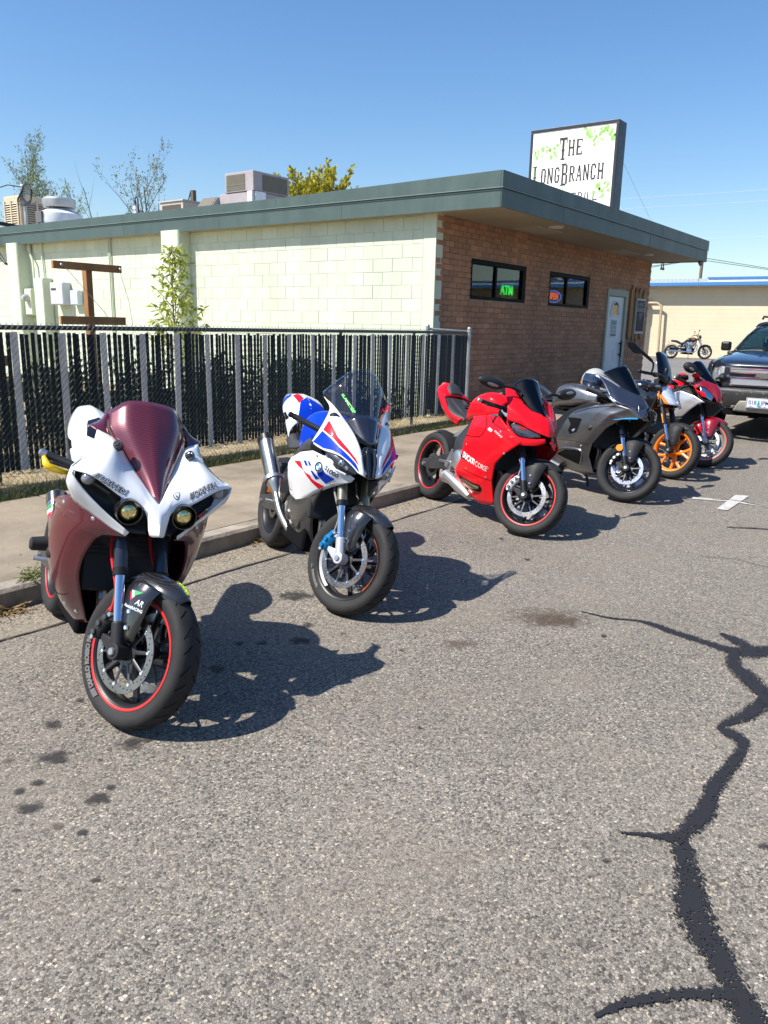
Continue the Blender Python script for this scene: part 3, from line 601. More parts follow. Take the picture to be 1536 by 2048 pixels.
# neon signs inside the windows
def neon(txt, cx, cz, size, m_, label, oval=None, om=None, wide=1.):
    t = thing('neon_sign', label, 'neon sign', (cx, YW+.12, cz))
    me = text_mesh(txt, size, .006, 0, wide, depth=.006)
    for q in me.vertices: q.co = Vector((cx+q.co.x, YW+.11-q.co.z, cz+q.co.y))
    me.materials.clear(); me.materials.append(m_); o = obj('letters', me, m_, None); o.parent = t; o.matrix_parent_inverse = t.matrix_basis.inverted()
    part('backing', MB().bb((cx-oval[0]*.9, YW+.135, cz-oval[1]*.8), (cx+oval[0]*.9, YW+.14, cz+oval[1]*.8)), mat('neon_backing', (.02, .02, .02), .5), t, ang=0)
    part('oval_tube', MB().tube([(cx+oval[0]*math.cos(k*math.pi/20), YW+.1, cz+oval[1]*math.sin(k*math.pi/20)) for k in range(41)], oval[2], 6), om, t)
NG = mat('neon_green', (.02, .3, .05), .5, emit=(.05, 1., .12, 1.6)); NR = mat('neon_red', (.4, .05, .03), .5, emit=(1., .13, .06, 1.5)); NB = mat('neon_blue', (.03, .1, .4), .5, emit=(.06, .2, 1., 1.3)); NGD = mat('neon_dim', (.1, .2, .05), .5, emit=(.12, .3, .05, .5))
neon('ATM', 13.58, 2.25, .235, NG, 'green lit neon word in the larger window left of the door', (.26, .14, .006), NGD, 1.)
neon('OPEN', 15.58, 2.225, .19, NR, 'red lit neon word in a blue oval in the window by the door', (.36, .115, .013), NB, 1.)
# picket chalkboard
pk = thing('picket_sign', 'chalkboard sign on weathered wooden pickets beside the white door', 'sign', (20.25, YW-.02, 1.4))
WOODP = mat('picket_wood', (.33, .19, .085), .8, var=.35, vscale=5, rnd=.12, streak=.15)
for px_, z0, z1 in ((19.79, 1.36, 2.66), (20.06, 1.32, 2.62), (20.31, 1.30, 2.62), (20.62, 1.36, 2.58)):
    w_ = .105
    part('picket', MB().prism([(px_-w_, YW-.05, z0+.1), (px_-w_*.5, YW-.05, z0), (px_+w_*.5, YW-.05, z0), (px_+w_, YW-.05, z0+.1), (px_+w_, YW-.05, z1-.16), (px_, YW-.05, z1), (px_-w_, YW-.05, z1-.16)], (0, .034, 0)), WOODP, pk, ang=0, bevel=.004)
part('board_frame', MB().bb((20.0, YW-.085, 1.50), (20.66, YW-.052, 2.36)), mat('grey_frame', (.45, .44, .45), .6), pk, ang=0)
part('chalkboard', MB().bb((20.05, YW-.089, 1.56), (20.61, YW-.0855, 2.31)), mat('chalkboard', (.03, .03, .034), .7, var=.2), pk, ang=0)
CHALK = mat('chalk', (.55, .56, .57), .9)
for s_, z_, h in (('LIVE AT', 2.21, .14), ('DARREN', 2.08, .15), ('COLE', 1.97, .11), ('7P', 1.88, .1)):
    me = text_mesh(s_, h, 0, 0, 1.)
    for q in me.vertices: q.co = Vector((20.33+q.co.x*.95, YW-.0905, z_+q.co.y))
    me.materials.clear(); o = obj('lettering', me, CHALK, None); o.parent = pk; o.matrix_parent_inverse = pk.matrix_basis.inverted()
# string bulbs at the far corner
for k, x_ in enumerate((21.15, 21.29)):
    t = thing('string_bulb', 'small hanging light bulb at the far roof corner, %s' % ('nearer the brick' if k == 0 else 'nearer the gutter'), 'bulb', (x_, 7.0, ZS)); part('socket', MB().cyl((x_, 7.0, ZS-.12), (x_, 7.0, ZS+.01), .012, 6), BLKF, t); part('globe', MB().sph((x_, 7.0, ZS-.15), .035, 6), mat('bulb_glass', (.6, .5, .4), .1), t)
# rooftop plant
RTU = mat('grey_unit', (.34, .30, .305), .6, var=.1); GRILL = mat('unit_grille', (.13, .115, .085), .7, var=.2); BEIGE = mat('beige_unit', (.55, .45, .31), .65, var=.1); WHT = mat('white_metal', (.70, .72, .74), .5, var=.1)
def louvres(par, a, b, ax, n, m_, th=.03):
    """vertical-face slatted grille between corners a, b on plane ax (0: x, 1: y)"""
    o = MB()
    for i in range(n):
        z0 = a[2]+(b[2]-a[2])*(i+.2)/n; z1 = a[2]+(b[2]-a[2])*(i+.8)/n
        if ax == 0: o.add([(a[0], a[1], z1), (a[0], b[1], z1), (a[0]-th, b[1], z0), (a[0]-th, a[1], z0)], [(0, 1, 2, 3)])
        else: o.add([(a[0], a[1], z1), (b[0], a[1], z1), (b[0], a[1]-th, z0), (a[0], a[1]-th, z0)], [(0, 1, 2, 3)])
    x = part('louvres', o, m_, par, ang=0); return x
t = thing('rooftop_unit', 'large grey rooftop air conditioner with two dark coil grilles', 'air conditioner', (13.1, 13.4, 3.65))
X0, X1, Y0, Y1 = 12.6, 13.69, 13.01, 13.9
part('cabinet_top', MB().bb((X0, Y0, 4.31), (X1, Y1, 4.71)), RTU, t, ang=0, bevel=.012)
part('cabinet_base', MB().bb((X0+.02, Y0+.02, 3.66), (X1+.03, 14.1, 4.3)), RTU, t, ang=0, bevel=.01)
part('coil_grille', MB().bb((X0-.006, Y0+.25, 4.34), (X0-.001, Y1-.06, 4.66)), GRILL, t, ang=0); part('coil_grille', MB().bb((X0+.27, Y0-.006, 4.33), (X1-.06, Y0-.001, 4.66)), GRILL, t, ang=0)
fn = MB()
for i in range(18): fn.bb((X0-.012, Y0+.27+i*.03, 4.34), (X0-.0065, Y0+.275+i*.03, 4.66))
for i in range(24): fn.bb((X0+.29+i*.03, Y0-.012, 4.33), (X0+.295+i*.03, Y0-.0065, 4.66))
fn.bb((X0-.014, Y0+.25, 4.45), (X0-.0066, Y1-.06, 4.455)); part('coil_fins', fn, mat('fin_wire', (.3, .28, .22), .5), t, ang=0)['kind'] = 'stuff'
part('side_panel', MB().bb((X0-.03, Y0+.02, 3.75), (X0+.019, Y0+.16, 4.3)), WHT, t, ang=0); part('side_panel', MB().bb((X0+.05, Y0-.02, 3.75), (X0+.35, Y0+.019, 4.3)), WHT, t, ang=0)
hd = MB().prism([(X0-.35, 14.12, 3.85), (X0-.02, 14.12, 4.24), (X0+.3, 14.12, 4.27), (X0+.3, 14.12, 3.66)], (0, .5, 0)); part('intake_hood', hd, mat('hood_grey', (.28, .29, .31), .6), t, ang=0)
part('hood_screen', MB().add([(X0-.356, 14.14, 3.86), (X0-.026, 14.14, 4.25), (X0-.026, 14.6, 4.25), (X0-.356, 14.6, 3.86)], [(0, 1, 2, 3)]), GRILL, t, ang=0)
t = thing('roof_vent_box', 'low beige vent box with dark opening on the roof', 'vent', (12.9, 15.7, 3.65))
part('box_shell', MB().bb((12.6, 15.32, 3.66), (13.9, 16.15, 4.26)), mat('taupe_box', (.45, .41, .35), .7, var=.1), t, ang=0, bevel=.01); part('dark_opening', MB().bb((12.592, 15.40, 3.7), (12.599, 16.07, 4.19)), mat('brown_dark', (.08, .06, .045), .8), t, ang=0)
part('box_lid', MB().bb((12.57, 15.29, 4.261), (13.93, 16.18, 4.29)), MATS['taupe_box'], t, ang=0)
t = thing('swamp_cooler', 'beige louvred evaporative cooler at the far left of the roof', 'cooler', (13.1, 22.8, 3.65))
X0, X1, Y0, Y1 = 12.6, 13.6, 22.33, 23.19
part('cabinet', MB().bb((X0, Y0, 3.7), (X1, Y1, 4.9)), BEIGE, t, ang=0, bevel=.03); part('dark_backing', MB().bb((X0-.003, Y0+.08, 3.85), (X0-.0005, Y1-.08, 4.72)).bb((X0+.1, Y0-.003, 3.85), (X1-.08, Y0-.0005, 4.72)), GRILL, t, ang=0)
louvres(t, (X0-.004, Y0+.08, 3.85), (X0-.004, Y1-.08, 4.72), 0, 14, BEIGE); louvres(t, (X0+.1, Y0-.004, 3.85), (X1-.08, Y0-.004, 4.72), 1, 14, BEIGE)
for y_ in (Y0+.08, (Y0+Y1)/2, Y1-.08): part('post_rib', MB().bb((X0-.04, y_-.025, 3.8), (X0-.0045, y_+.025, 4.76)), BEIGE, t, ang=0)
for x_ in (X0+.1, (X0+X1)/2, X1-.08): part('post_rib', MB().bb((x_-.025, Y0-.04, 3.8), (x_+.025, Y0-.0045, 4.76)), BEIGE, t, ang=0)
t = thing('exhaust_fan', 'white mushroom exhaust fan on the roof beside the beige cooler', 'fan', (13.2, 21.3, 3.65))
part('fan_bowl', MB().lathe([(0, .0), (.25, .02), (.55, .25), (.62, .5), (.60, .72), (.3, .86), (0, .88)], (13.2, 21.35, 3.66), (0, 0, 1), 24), WHT, t)
part('fan_cap', MB().lathe([(0, 0), (.42, 0), (.44, .05), (.44, .2), (.40, .24), (0, .25)], (13.2, 21.35, 4.56), (0, 0, 1), 24), GALV, t); part('motor_box', MB().bb((12.55, 21.2, 4.1), (12.7, 21.5, 4.4)), mat('dark_box', (.12, .12, .12), .6), t, ang=0, bevel=.01)
part('hose', MB().tube([(12.55, 21.3, 4.1), (12.4, 21.35, 3.95), (12.5, 21.7, 3.8), (12.7, 21.9, 3.7)], .02, 6), BLKF, t)
mast = thing('service_mast', 'galvanised electric service mast with coiled black cable on the roof edge', 'mast', (XW-.06, 19.06, 3.0))
part('mast_pipe', MB().cyl((XW-.06, 19.07, 3.1), (XW-.06, 19.07, 4.6), .035, 10), GALV, mast); part('weather_head', MB().sph((XW-.08, 19.07, 4.62), (.07, .06, .05), 8), GALV, mast)
CAB = mat('black_cable', (.012, .012, .013), .5); cb = MB()
for k in range(5):
    ph = k*.6; cb.tube([(XW-.1-.02*k, 19.0-.22*(1+.1*k)*math.cos(a*.35+ph)-.12, 4.45+.2*math.sin(a*.35+ph)*(1-.08*k)-.04*k) for a in range(19)], .012, 5)
cb.tube([(XW-.1, 19.1, 4.6), (XW-.3, 19.35, 4.64), (XW-.5, 19.9, 4.52), (XW-1.0, 21.5, 4.4), (XW-4, 30, 4.9)], .012, 5)
part('cable_coil', cb, CAB, mast)
t = thing('black_drain_hose', 'thick black hose hanging over the green fascia at the far left', 'hose', (FX-.05, 20.0, 3.7)); part('hose_run', MB().tube([(12.5, 20.4, 3.75), (FX+.1, 20.3, 3.85), (FX-.06, 20.25, 3.75), (FX-.07, 20.2, 3.3), (FX-.03, 20.05, 3.05), (XW-.33, 19.7, 2.85), (XW-.05, 19.66, 2.75), (XW-.04, 19.6, 1.9)], [.05, .05, .05, .05, .045, .035, .02, .006], 8), CAB, t)
for k, (y_, z_, r_, nm, lb, m_) in enumerate(((17.95, .45, .05, 'vent_pipe', 'short rusty vent pipe on the roof', mat('rusty', (.16, .10, .08), .8)), (17.62, .6, .055, 'vent_pipe', 'white capped vent pipe with a black hoop on the roof', WHT))):
    t = thing(nm, lb, 'pipe', (13., y_, 3.65)); part('pipe_body', MB().lathe([(r_, 0), (r_, z_), (r_*1.4, z_), (r_*1.4, z_+.08), (0, z_+.08)], (13, y_, 3.66), (0, 0, 1), 12), m_, t)
    if k: part('hoop', MB().tube([(13, y_-.1, 3.7), (13, y_-.1, 4.5), (13, y_-.03, 4.56), (13, y_+.02, 4.5), (13, y_+.02, 4.3)], .015, 6), BLKF, t)
# electrical gear on the block wall
def wallbox(name, label, y0, y1, z0, z1, dep, m_, extra=None):
    t = thing(name, label, 'electrical box', (XW, (y0+y1)/2, z0)); part('case', MB().bb((XW-dep, y0, z0), (XW-.013, y1, z1)), m_, t, ang=0, bevel=.008)
    part('cover', MB().bb((XW-dep-.012, y0+.015, z0+.02), (XW-dep-.0005, y1-.015, z1-.03)), m_, t, ang=0, bevel=.004)
    if extra: extra(t)
GB = mat('grey_box', (.52, .54, .58), .5, var=.05)
wallbox('breaker_box', 'large grey breaker box on the block wall behind the fence', 17.45, 17.98, 1.87, 2.38, .22, GB, lambda t: part('maker_label', MB().bb((XW-.236, 17.72, 2.20), (XW-.2325, 17.92, 2.25)), mat('label_dark', (.07, .03, .02), .6), t, ang=0))
wallbox('switch_box', 'small pale blue switch box right of the breaker box', 16.98, 17.29, 1.87, 2.2, .14, mat('paleblue_box', (.55, .63, .72), .4))
wallbox('cream_panel', 'tall cream painted electric panel left of the breaker box', 18.22, 18.62, .6, 2.49, .25, PALE)
wallbox('meter_cabinet', 'cream meter cabinet with round glass electric meter', 18.86, 19.17, 1.62, 2.25, .2, PALE, lambda t: (part('meter_ring', MB().lathe([(0, .1), (.075, .1), (.09, .06), (.1, 0)], (XW-.213, 19.02, 2.03), (-1, 0, 0), 18), GALV, t), part('meter_glass', MB().lathe([(0, .15), (.05, .14), (.07, .1)], (XW-.213, 19.02, 2.03), (-1, 0, 0), 14), mat('meter_glass', (.4, .42, .42), .1), t)))
# timber clothes-line post in the yard
TIM = mat('cedar_timber', (.36, .165, .055), .7, var=.35, vscale=4, streak=.2, bump=.2, bscale=50)
t = thing('clothesline_post', 'orange timber T post with cross beam and wires behind the fence', 'post', (5.89, 9, .1))
part('upright', MB().box((5.905, 9.04, 1.12), (.085, .09, 2.08)), TIM, t, ang=0, bevel=.006); part('cross_beam', MB().bb((5.405, 8.95, 2.145), (6.345, 8.995, 2.235)), TIM, t, ang=0, bevel=.005); part('lower_plank', MB().bb((5.45, 8.94, 1.50), (6.36, 8.98, 1.60)), TIM, t, ang=0, bevel=.005)
ln = MB(); ln.tube([(5.52, 8.94, 2.2), (6.05, 8.93, 1.65), (6.15, 8.93, 1.5)], .0035, 5); ln.tube([(6.31, 8.94, 2.15), (6.42, 8.94, 1.8), (6.5, 8.94, 1.2)], .0035, 5); part('line_wire', ln, GALV, t)
for x_ in (5.5, 6.31): part('eye_bolt', MB().sph((x_, 8.935, 2.19), .018, 6), GALV, t)
t = thing('low_plank_rail', 'orange timber boards low behind the fence at the left', 'rail', (4.6, 9.4, .1))
for z_ in (.75, 1.0): part('board', MB().bb((2.8, 9.4, z_), (5.0, 9.44, z_+.12)), TIM, t, ang=0)
for x_ in (2.9, 4.9): part('stake', MB().bb((x_, 9.445, .1), (x_+.08, 9.53, 1.15)), TIM, t, ang=0)
# ================================================================ TREES AND FAR THINGS
def leafmat(name, col, var=.35):
    m, n, l, N, b = nodes(name); g = N('NewGeometry'); r_ = ramp(N, [(0, tuple(c*(1-var) for c in col)), (.5, col), (1, tuple(c*(1+var) for c in col))]); l.new(g.outputs['Random Per Island'], r_.inputs[0])
    l.new(r_.outputs[0], b.inputs['Base Color']); b.inputs['Roughness'].default_value = .55
    t = N('BsdfTranslucent'); l.new(r_.outputs[0], t.inputs[0]); x = N('MixShader', i0=.35); l.new(b.outputs[0], x.inputs[1]); l.new(t.outputs[0], x.inputs[2]); l.new(x.outputs[0], n['Material Output'].inputs[0]); return m
BARK = mat('bark', (.16, .125, .10), .9, var=.3, vscale=8)
def leaf(b, p, d, L, W, q):
    d = Vector(d).normalized(); s = d.orthogonal().normalized(); s.rotate(Matrix.Rotation(q.uniform(0, 6.28), 3, d)); nn = d.cross(s)
    b.add([p, p+d*L*.5+s*W*.5+nn*W*.1, p+d*L, p+d*L*.5-s*W*.5+nn*W*.1], [(0, 1, 2, 3)])
def tree(name, label, base, h, seed, lm, leafn, leafL, leafW, spread=.5, trunk=.12, levels=3, start=.25, up=.35, lean=(0, 0), nbr=(6, 5, 4), tipdense=1., group=None, cat='tree', reach=.45):
    q = random.Random(seed); t = thing(name, label, cat, base, group); br = MB(); lf = MB(); base = Vector(base); tips = []
    def grow(p, d, L, r_, lev):
        n = 5; pts = [p]; rs = [r_]; dd = Vector(d)
        for i in range(n):
            dd = (dd+Vector((q.uniform(-1, 1), q.uniform(-1, 1), q.uniform(-.5, 1)*up*1.6))*.18).normalized(); pts.append(pts[-1]+dd*L/n); rs.append(r_*(1-.82*(i+1)/n))
        br.tube(pts, rs, 6 if lev == 0 else 4, cap=False)
        if lev < levels:
            k = nbr[min(lev, len(nbr)-1)]
            for j in range(k):
                f = start+(1-start)*(j+q.random()*.8)/k if lev == 0 else .25+.75*(j+q.random())/k
                i = min(n-1, int(f*n)); pp = pts[i].lerp(pts[i+1], f*n-i); a = q.uniform(0, 6.28)
                ax = (pts[min(i+1, n)]-pts[i]).normalized(); sd_ = ax.orthogonal(); sd_.rotate(Matrix.Rotation(a, 3, ax)); nd = (ax*(1-spread)+sd_.normalized()*spread+Vector((0, 0, up))).normalized()
                grow(pp, nd, L*reach*q.uniform(.75, 1.25)*(1.15-.5*f if lev == 0 else 1), max(rs[i]*.55, .004), lev+1)
        if lev >= levels-1:
            m_ = int(leafn*L*q.uniform(.3, 1.5)*tipdense)
            for j in range(m_):
                f = q.uniform(.2, 1)*n; i = min(n-1, int(f)); pp = pts[i].lerp(pts[i+1], f-i)+Vector((q.gauss(0, 1), q.gauss(0, 1), q.gauss(0, 1)))*leafL*.5
                leaf(lf, pp, Vector((q.gauss(0, .6), q.gauss(0, .6), q.gauss(.1, .5)))+dd*.8, leafL*q.uniform(.6, 1.2), leafW*q.uniform(.7, 1.2), q)
    grow(base, Vector((lean[0], lean[1], 1)).normalized(), h, trunk, 0)
    part('trunk', br, BARK, t, ang=60, weld=False)
    if lf.v: part('crown', lf, lm, t, ang=0, weld=False, fixn=False)
    return t
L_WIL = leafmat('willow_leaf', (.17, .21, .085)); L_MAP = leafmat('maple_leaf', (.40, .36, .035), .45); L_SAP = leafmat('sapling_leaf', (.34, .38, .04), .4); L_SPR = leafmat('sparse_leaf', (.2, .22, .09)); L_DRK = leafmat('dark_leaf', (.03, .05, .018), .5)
tree('willow_tree', 'wispy pale green tree rising behind the beige rooftop cooler', (21.2, 35.2, 0), 6.3, 11, L_WIL, 30, .19, .035, .5, .14, 3, .25, .34, (-.02, .05), (11, 6, 4), reach=.5)
tree('bare_tree', 'nearly leafless tree with thin upright twigs above the roof', (23.9, 31.2, 0), 7.7, 5, L_SPR, 12, .14, .05, .5, .13, 3, .38, .5, (0, 0), (9, 5, 3), reach=.42)
tree('bare_sapling', 'thin leaning bare branch left of the leafless tree', (22.4, 31.4, 0), 7.4, 23, L_SPR, 0, .1, .05, .35, .07, 1, .55, .3, (-.14, .16), (5, 3, 2), reach=.3)
# round maple whose top clears the fascia
q = random.Random(4); t = thing('maple_tree', 'rounded yellow green maple with rusty tips behind the roof', 'tree', (28.3, 25.2, 0)); br = MB(); lf = MB()
br.tube([(28.3, 25.2, 0), (28.32, 25.2, 2.5), (28.3, 25.25, 5.8)], [.2, .16, .08], 8)
for i in range(230):
    a = q.uniform(0, 6.28); el = math.asin(q.uniform(-.05, 1)); d = Vector((math.cos(a)*math.cos(el), math.sin(a)*math.cos(el), math.sin(el)*1.0)); st_ = Vector((28.3, 25.2, q.uniform(4.2, 5.6))); L = q.uniform(1.9, 2.6)
    en = st_+Vector((d.x*L, d.y*L, d.z*L*1.25+.2)); up_ = (en-st_).normalized()+Vector((0, 0, .6)); br.tube([st_, st_.lerp(en, .6), en], [.03, .02, .006], 4, cap=False)
    for j in range(140):
        f = q.uniform(.35, 1.06); p = st_.lerp(en, f)+Vector((q.gauss(0, .16), q.gauss(0, .16), q.gauss(0, .18)))*(1.15-f*.75); leaf(lf, p, up_+Vector((q.gauss(0, .8), q.gauss(0, .8), q.gauss(0, .6))), q.uniform(.12, .2), q.uniform(.09, .14), q)
part('trunk', br, BARK, t, ang=60, weld=False); part('crown', lf, L_MAP, t, ang=0, weld=False, fixn=False)
# sapling before the pilaster
q = random.Random(9); t = thing('young_fruit_tree', 'slim sapling with bright yellow green leaves before the block wall', 'tree', (9.05, 11.3, .1)); br = MB(); lf = MB()
stem = [(9.05, 11.25, .1), (9.03, 11.25, 1.0), (9.0, 11.3, 1.8), (9.02, 11.27, 2.75)]; br.tube(cr(stem, 5), [.03-.0017*i for i in range(16)], 6, cap=False)
for i in range(46):
    f = (i+.5)/46; z = .75+2.0*f; a = i*2.4; L = (.62*(1-f)**.7+.10)*q.uniform(.7, 1.1); p = Vector((9.03, 11.27, z)); d = Vector((math.cos(a)*.75, math.sin(a)*.75, .85)); e = p+d*L; br.tube([p, p.lerp(e, .5)+Vector((0, 0, .02)), e], [.008, .006, .003], 4, cap=False)
    for j in range(int(26*L+7)):
        pp = p.lerp(e, q.uniform(.25, 1.05)); leaf(lf, pp, (q.gauss(0, .7)+d.x*.4, q.gauss(0, .7)+d.y*.4, q.gauss(-.35, .5)), q.uniform(.10, .17), q.uniform(.03, .05), q)
part('trunk', br, BARK, t, ang=60, weld=False); part('crown', lf, L_SAP, t, ang=0, weld=False, fixn=False)
# shrubs in the yard seen through the slats
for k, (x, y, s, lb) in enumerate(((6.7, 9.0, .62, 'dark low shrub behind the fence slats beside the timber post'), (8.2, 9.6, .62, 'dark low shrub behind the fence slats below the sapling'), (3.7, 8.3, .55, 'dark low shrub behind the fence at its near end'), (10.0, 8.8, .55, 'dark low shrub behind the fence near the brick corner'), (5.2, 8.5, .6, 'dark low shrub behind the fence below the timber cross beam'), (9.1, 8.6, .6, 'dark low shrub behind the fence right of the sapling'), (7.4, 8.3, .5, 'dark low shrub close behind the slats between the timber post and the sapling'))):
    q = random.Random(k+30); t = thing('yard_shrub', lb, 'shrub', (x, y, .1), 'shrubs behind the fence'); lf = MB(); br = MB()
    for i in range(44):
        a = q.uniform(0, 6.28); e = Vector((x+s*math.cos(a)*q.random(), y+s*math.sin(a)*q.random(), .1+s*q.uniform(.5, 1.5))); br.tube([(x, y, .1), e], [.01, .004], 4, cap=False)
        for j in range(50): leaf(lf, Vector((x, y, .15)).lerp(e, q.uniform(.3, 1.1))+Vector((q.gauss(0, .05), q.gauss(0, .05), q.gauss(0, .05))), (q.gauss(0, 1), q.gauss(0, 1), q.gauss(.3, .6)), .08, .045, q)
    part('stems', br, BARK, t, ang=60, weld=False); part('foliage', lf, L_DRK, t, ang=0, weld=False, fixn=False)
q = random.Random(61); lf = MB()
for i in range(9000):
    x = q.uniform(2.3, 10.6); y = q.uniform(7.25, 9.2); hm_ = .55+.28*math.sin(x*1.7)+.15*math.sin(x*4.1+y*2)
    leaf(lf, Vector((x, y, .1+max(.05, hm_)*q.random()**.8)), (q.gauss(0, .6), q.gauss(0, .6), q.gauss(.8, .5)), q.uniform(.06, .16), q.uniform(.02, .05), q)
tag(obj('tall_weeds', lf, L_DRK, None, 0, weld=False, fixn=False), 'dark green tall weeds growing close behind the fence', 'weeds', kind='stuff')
# dry grass on the verge
q = random.Random(2); gm = MB(); g2 = MB()
def blade(b, x, y, z, h, lean_=.5):
    a = q.uniform(0, 6.28); dx, dy = math.cos(a), math.sin(a); w_ = q.uniform(.0015, .003); l_ = h*lean_*q.uniform(.3, 1.6); px_, py_ = -dy*w_, dx*w_
    b.add([(x-px_, y-py_, z), (x+px_, y+py_, z), (x+dx*l_*.5+px_*.6, y+dy*l_*.5+py_*.6, z+h*.7), (x+dx*l_*.5-px_*.6, y+dy*l_*.5-py_*.6, z+h*.7), (x+dx*l_, y+dy*l_, z+h)], [(0, 1, 2, 3), (3, 2, 4)])
for i in range(30000):
    x = q.uniform(2.2, 12.2); y = 6.18+abs(q.gauss(0, .42)) if q.random() < .75 else q.uniform(6.2, 9)
    cl = math.sin(x*2.3)*math.cos(y*3.1+x)+q.uniform(-.8, 1.2)
    if cl < 0: continue
    blade(gm, x, y, ZK-.012, q.uniform(.015, .07), 1.1)
for i in range(11000):
    x = q.choice((5.2, 6.0, 7.6, 8.3, 9.6, 10.4, 10.9, 3.0, 3.9))+q.gauss(0, .3); y = 6.16+abs(q.gauss(0, .16)); blade(g2, x, y, ZK-.012, q.uniform(.02, .09), .9)
tag(obj('dry_grass', gm, leafmat('straw', (.56, .42, .19), .3), None, 0, weld=False, fixn=False), 'straw coloured dry grass on the verge below the fence', 'grass', kind='stuff')
tag(obj('green_grass', g2, leafmat('verge_green', (.10, .13, .035), .4), None, 0, weld=False, fixn=False), 'green grass tufts along the pavement edge below the fence', 'grass', kind='stuff')
# weeds and litter at the kerb
def weed(x, y, z, s, n, lb, m_, seed):
    q2 = random.Random(seed); b = MB()
    for i in range(n):
        a = q2.uniform(0, 6.28); L = s*q2.uniform(.3, 1); d = Vector((math.cos(a), math.sin(a), q2.uniform(.05, .8))); pts = [Vector((x, y, z))+Vector((q2.gauss(0, s*.25), q2.gauss(0, s*.2), 0))]
        for k in range(3): pts.append(pts[-1]+d*L/3); d.z -= .25
        b.tube(pts, [.003, .0025, .002, .0008], 4, cap=False)
        for k in range(5): leaf(b, pts[1].lerp(pts[3], q2.random()), d+Vector((q2.gauss(0, .8), q2.gauss(0, .8), .3)), .03, .008, q2)
    tag(obj('weed_tuft', b, m_, None, 0, weld=False, fixn=False), lb, 'weed')
WG = leafmat('weed_green', (.20, .22, .07), .4); STR = leafmat('dead_stalk', (.33, .22, .09), .4)
weed(2.27, 4.17, ZK, .12, 60, 'green weed tuft growing on the kerb behind the white and burgundy motorcycle', WG, 1)
weed(2.02, 4.05, .006, .14, 55, 'dry straw litter in the gutter at the far left', STR, 2)
weed(3.9, 4.08, .006, .10, 14, 'thin dead stalks in the gutter before the white and blue motorcycle', STR, 3)
b = MB()
for k in range(4): b.tube([(3.72+.05*k, 5.05-.04*k, ZK+.004), (3.85+.05*k, 4.98-.05*k, ZK+.03), (3.98, 4.92-.07*k, ZK+.02), (4.08-.02*k, 4.98, ZK+.005), (4.1, 5.06+.03*k, ZK+.004)], .0025, 4)
tag(obj('dead_stalk', b, STR, None, 0), 'curled dead plant stalk lying on the pavement', 'stalk')
# loose grit in the gutter and over the road
q = random.Random(21)
def pebbles(n, fn, r0, r1, m_, nm, lb):
    b = MB()
    for i in range(n):
        x, y, z = fn(); r_ = q.uniform(r0, r1)*(1.6 if q.random() < .06 else 1); a = q.uniform(0, 3.1); e = q.uniform(.6, 1.3)
        vs = [(x+r_*e*math.cos(a+k*1.257)*q.uniform(.8, 1.1), y+r_*math.sin(a+k*1.257)*q.uniform(.8, 1.1), z) for k in range(5)]+[(x+r_*.2, y, z+r_*q.uniform(.5, .9))]
        b.add(vs, [(k, (k+1) % 5, 5) for k in range(5)])
    tag(obj(nm, b, m_, None, 0, weld=False, fixn=False), lb, 'gravel', kind='stuff')
GRIT = leafmat('grit_stone', (.20, .165, .12), .55)
pebbles(2600, lambda: (q.uniform(1.2, 9), 4.06-abs(q.gauss(0, .11)), .0045), .002, .007, GRIT, 'gutter_grit', 'loose grit lying in the gutter along the kerb')
pebbles(700, lambda: (q.uniform(.8, 7), q.uniform(.2, 3.6), .001), .0018, .005, GRIT, 'road_grit', 'scattered loose stones on the asphalt')
pebbles(500, lambda: (q.uniform(1.8, 11), q.uniform(4.3, 6.2), ZK), .0018, .005, GRIT, 'pavement_grit', 'loose grit on the concrete pavement')
b = MB()
for i in range(160): x = q.uniform(1.4, 8.5); leaf(b, Vector((x, 4.06-abs(q.gauss(0, .10)), .006)), (q.gauss(0, 1), q.gauss(0, 1), .05), q.uniform(.012, .035), q.uniform(.004, .010), q)
tag(obj('dry_leaf_litter', b, STR, None, 0, weld=False, fixn=False), 'dry leaf scraps in the gutter', 'leaves', kind='stuff')
# beige building on the right
bb_ = thing('beige_building', 'long cream block building with blue metal eave at the far right', 'building', (42.5, 8, .28))
CRM = mat('cream_wall', (.62, .53, .37), .8, var=.05, vscale=1.5)
part('wall', MB().bb((42.5, -14, .28), (43, 15.2, 3.85)), CRM, bb_, ang=0); part('wall_return', MB().bb((43.001, 14.9, .28), (60, 15.2, 3.85)), CRM, bb_, ang=0)
jm = MB()
for k in range(1, 17): jm.bb((42.4975, -14, .28+k*.2), (42.4995, 15.19, .28+k*.2+.012))
part('block_joint', jm, mat('cream_joint', (.56, .475, .33), .9), bb_, ang=0)
BLU = mat('blue_eave', (.06, .19, .42), .4); part('eave', MB().bb((41.85, -14, 3.80), (42.6, 15.6, 4.0)), BLU, bb_, ang=0, bevel=.02); part('eave_soffit', MB().bb((41.9, -14, 3.77), (42.49, 15.5, 3.7999)), mat('cream_soffit', (.5, .43, .3), .8), bb_, ang=0)
part('parapet', MB().bb((42.3, -14, 4.001), (42.6, 11.6, 4.16)), WHT, bb_, ang=0); part('parapet_cap', MB().bb((42.25, -14, 4.161), (42.65, 11.65, 4.24)), BLU, bb_, ang=0); part('roof', MB().bb((42.61, -14, 4.0), (62, 15.6, 4.05)), MATS['roof_felt'], bb_, ang=0)
dp = MB()
for k in range(18): dp.bb((42.3, 11.7+k*.21, 4.001), (42.34, 11.85+k*.21, 4.18))
part('parapet_vent', dp, mat('mid_grey', (.4, .42, .45), .6), bb_, ang=0)
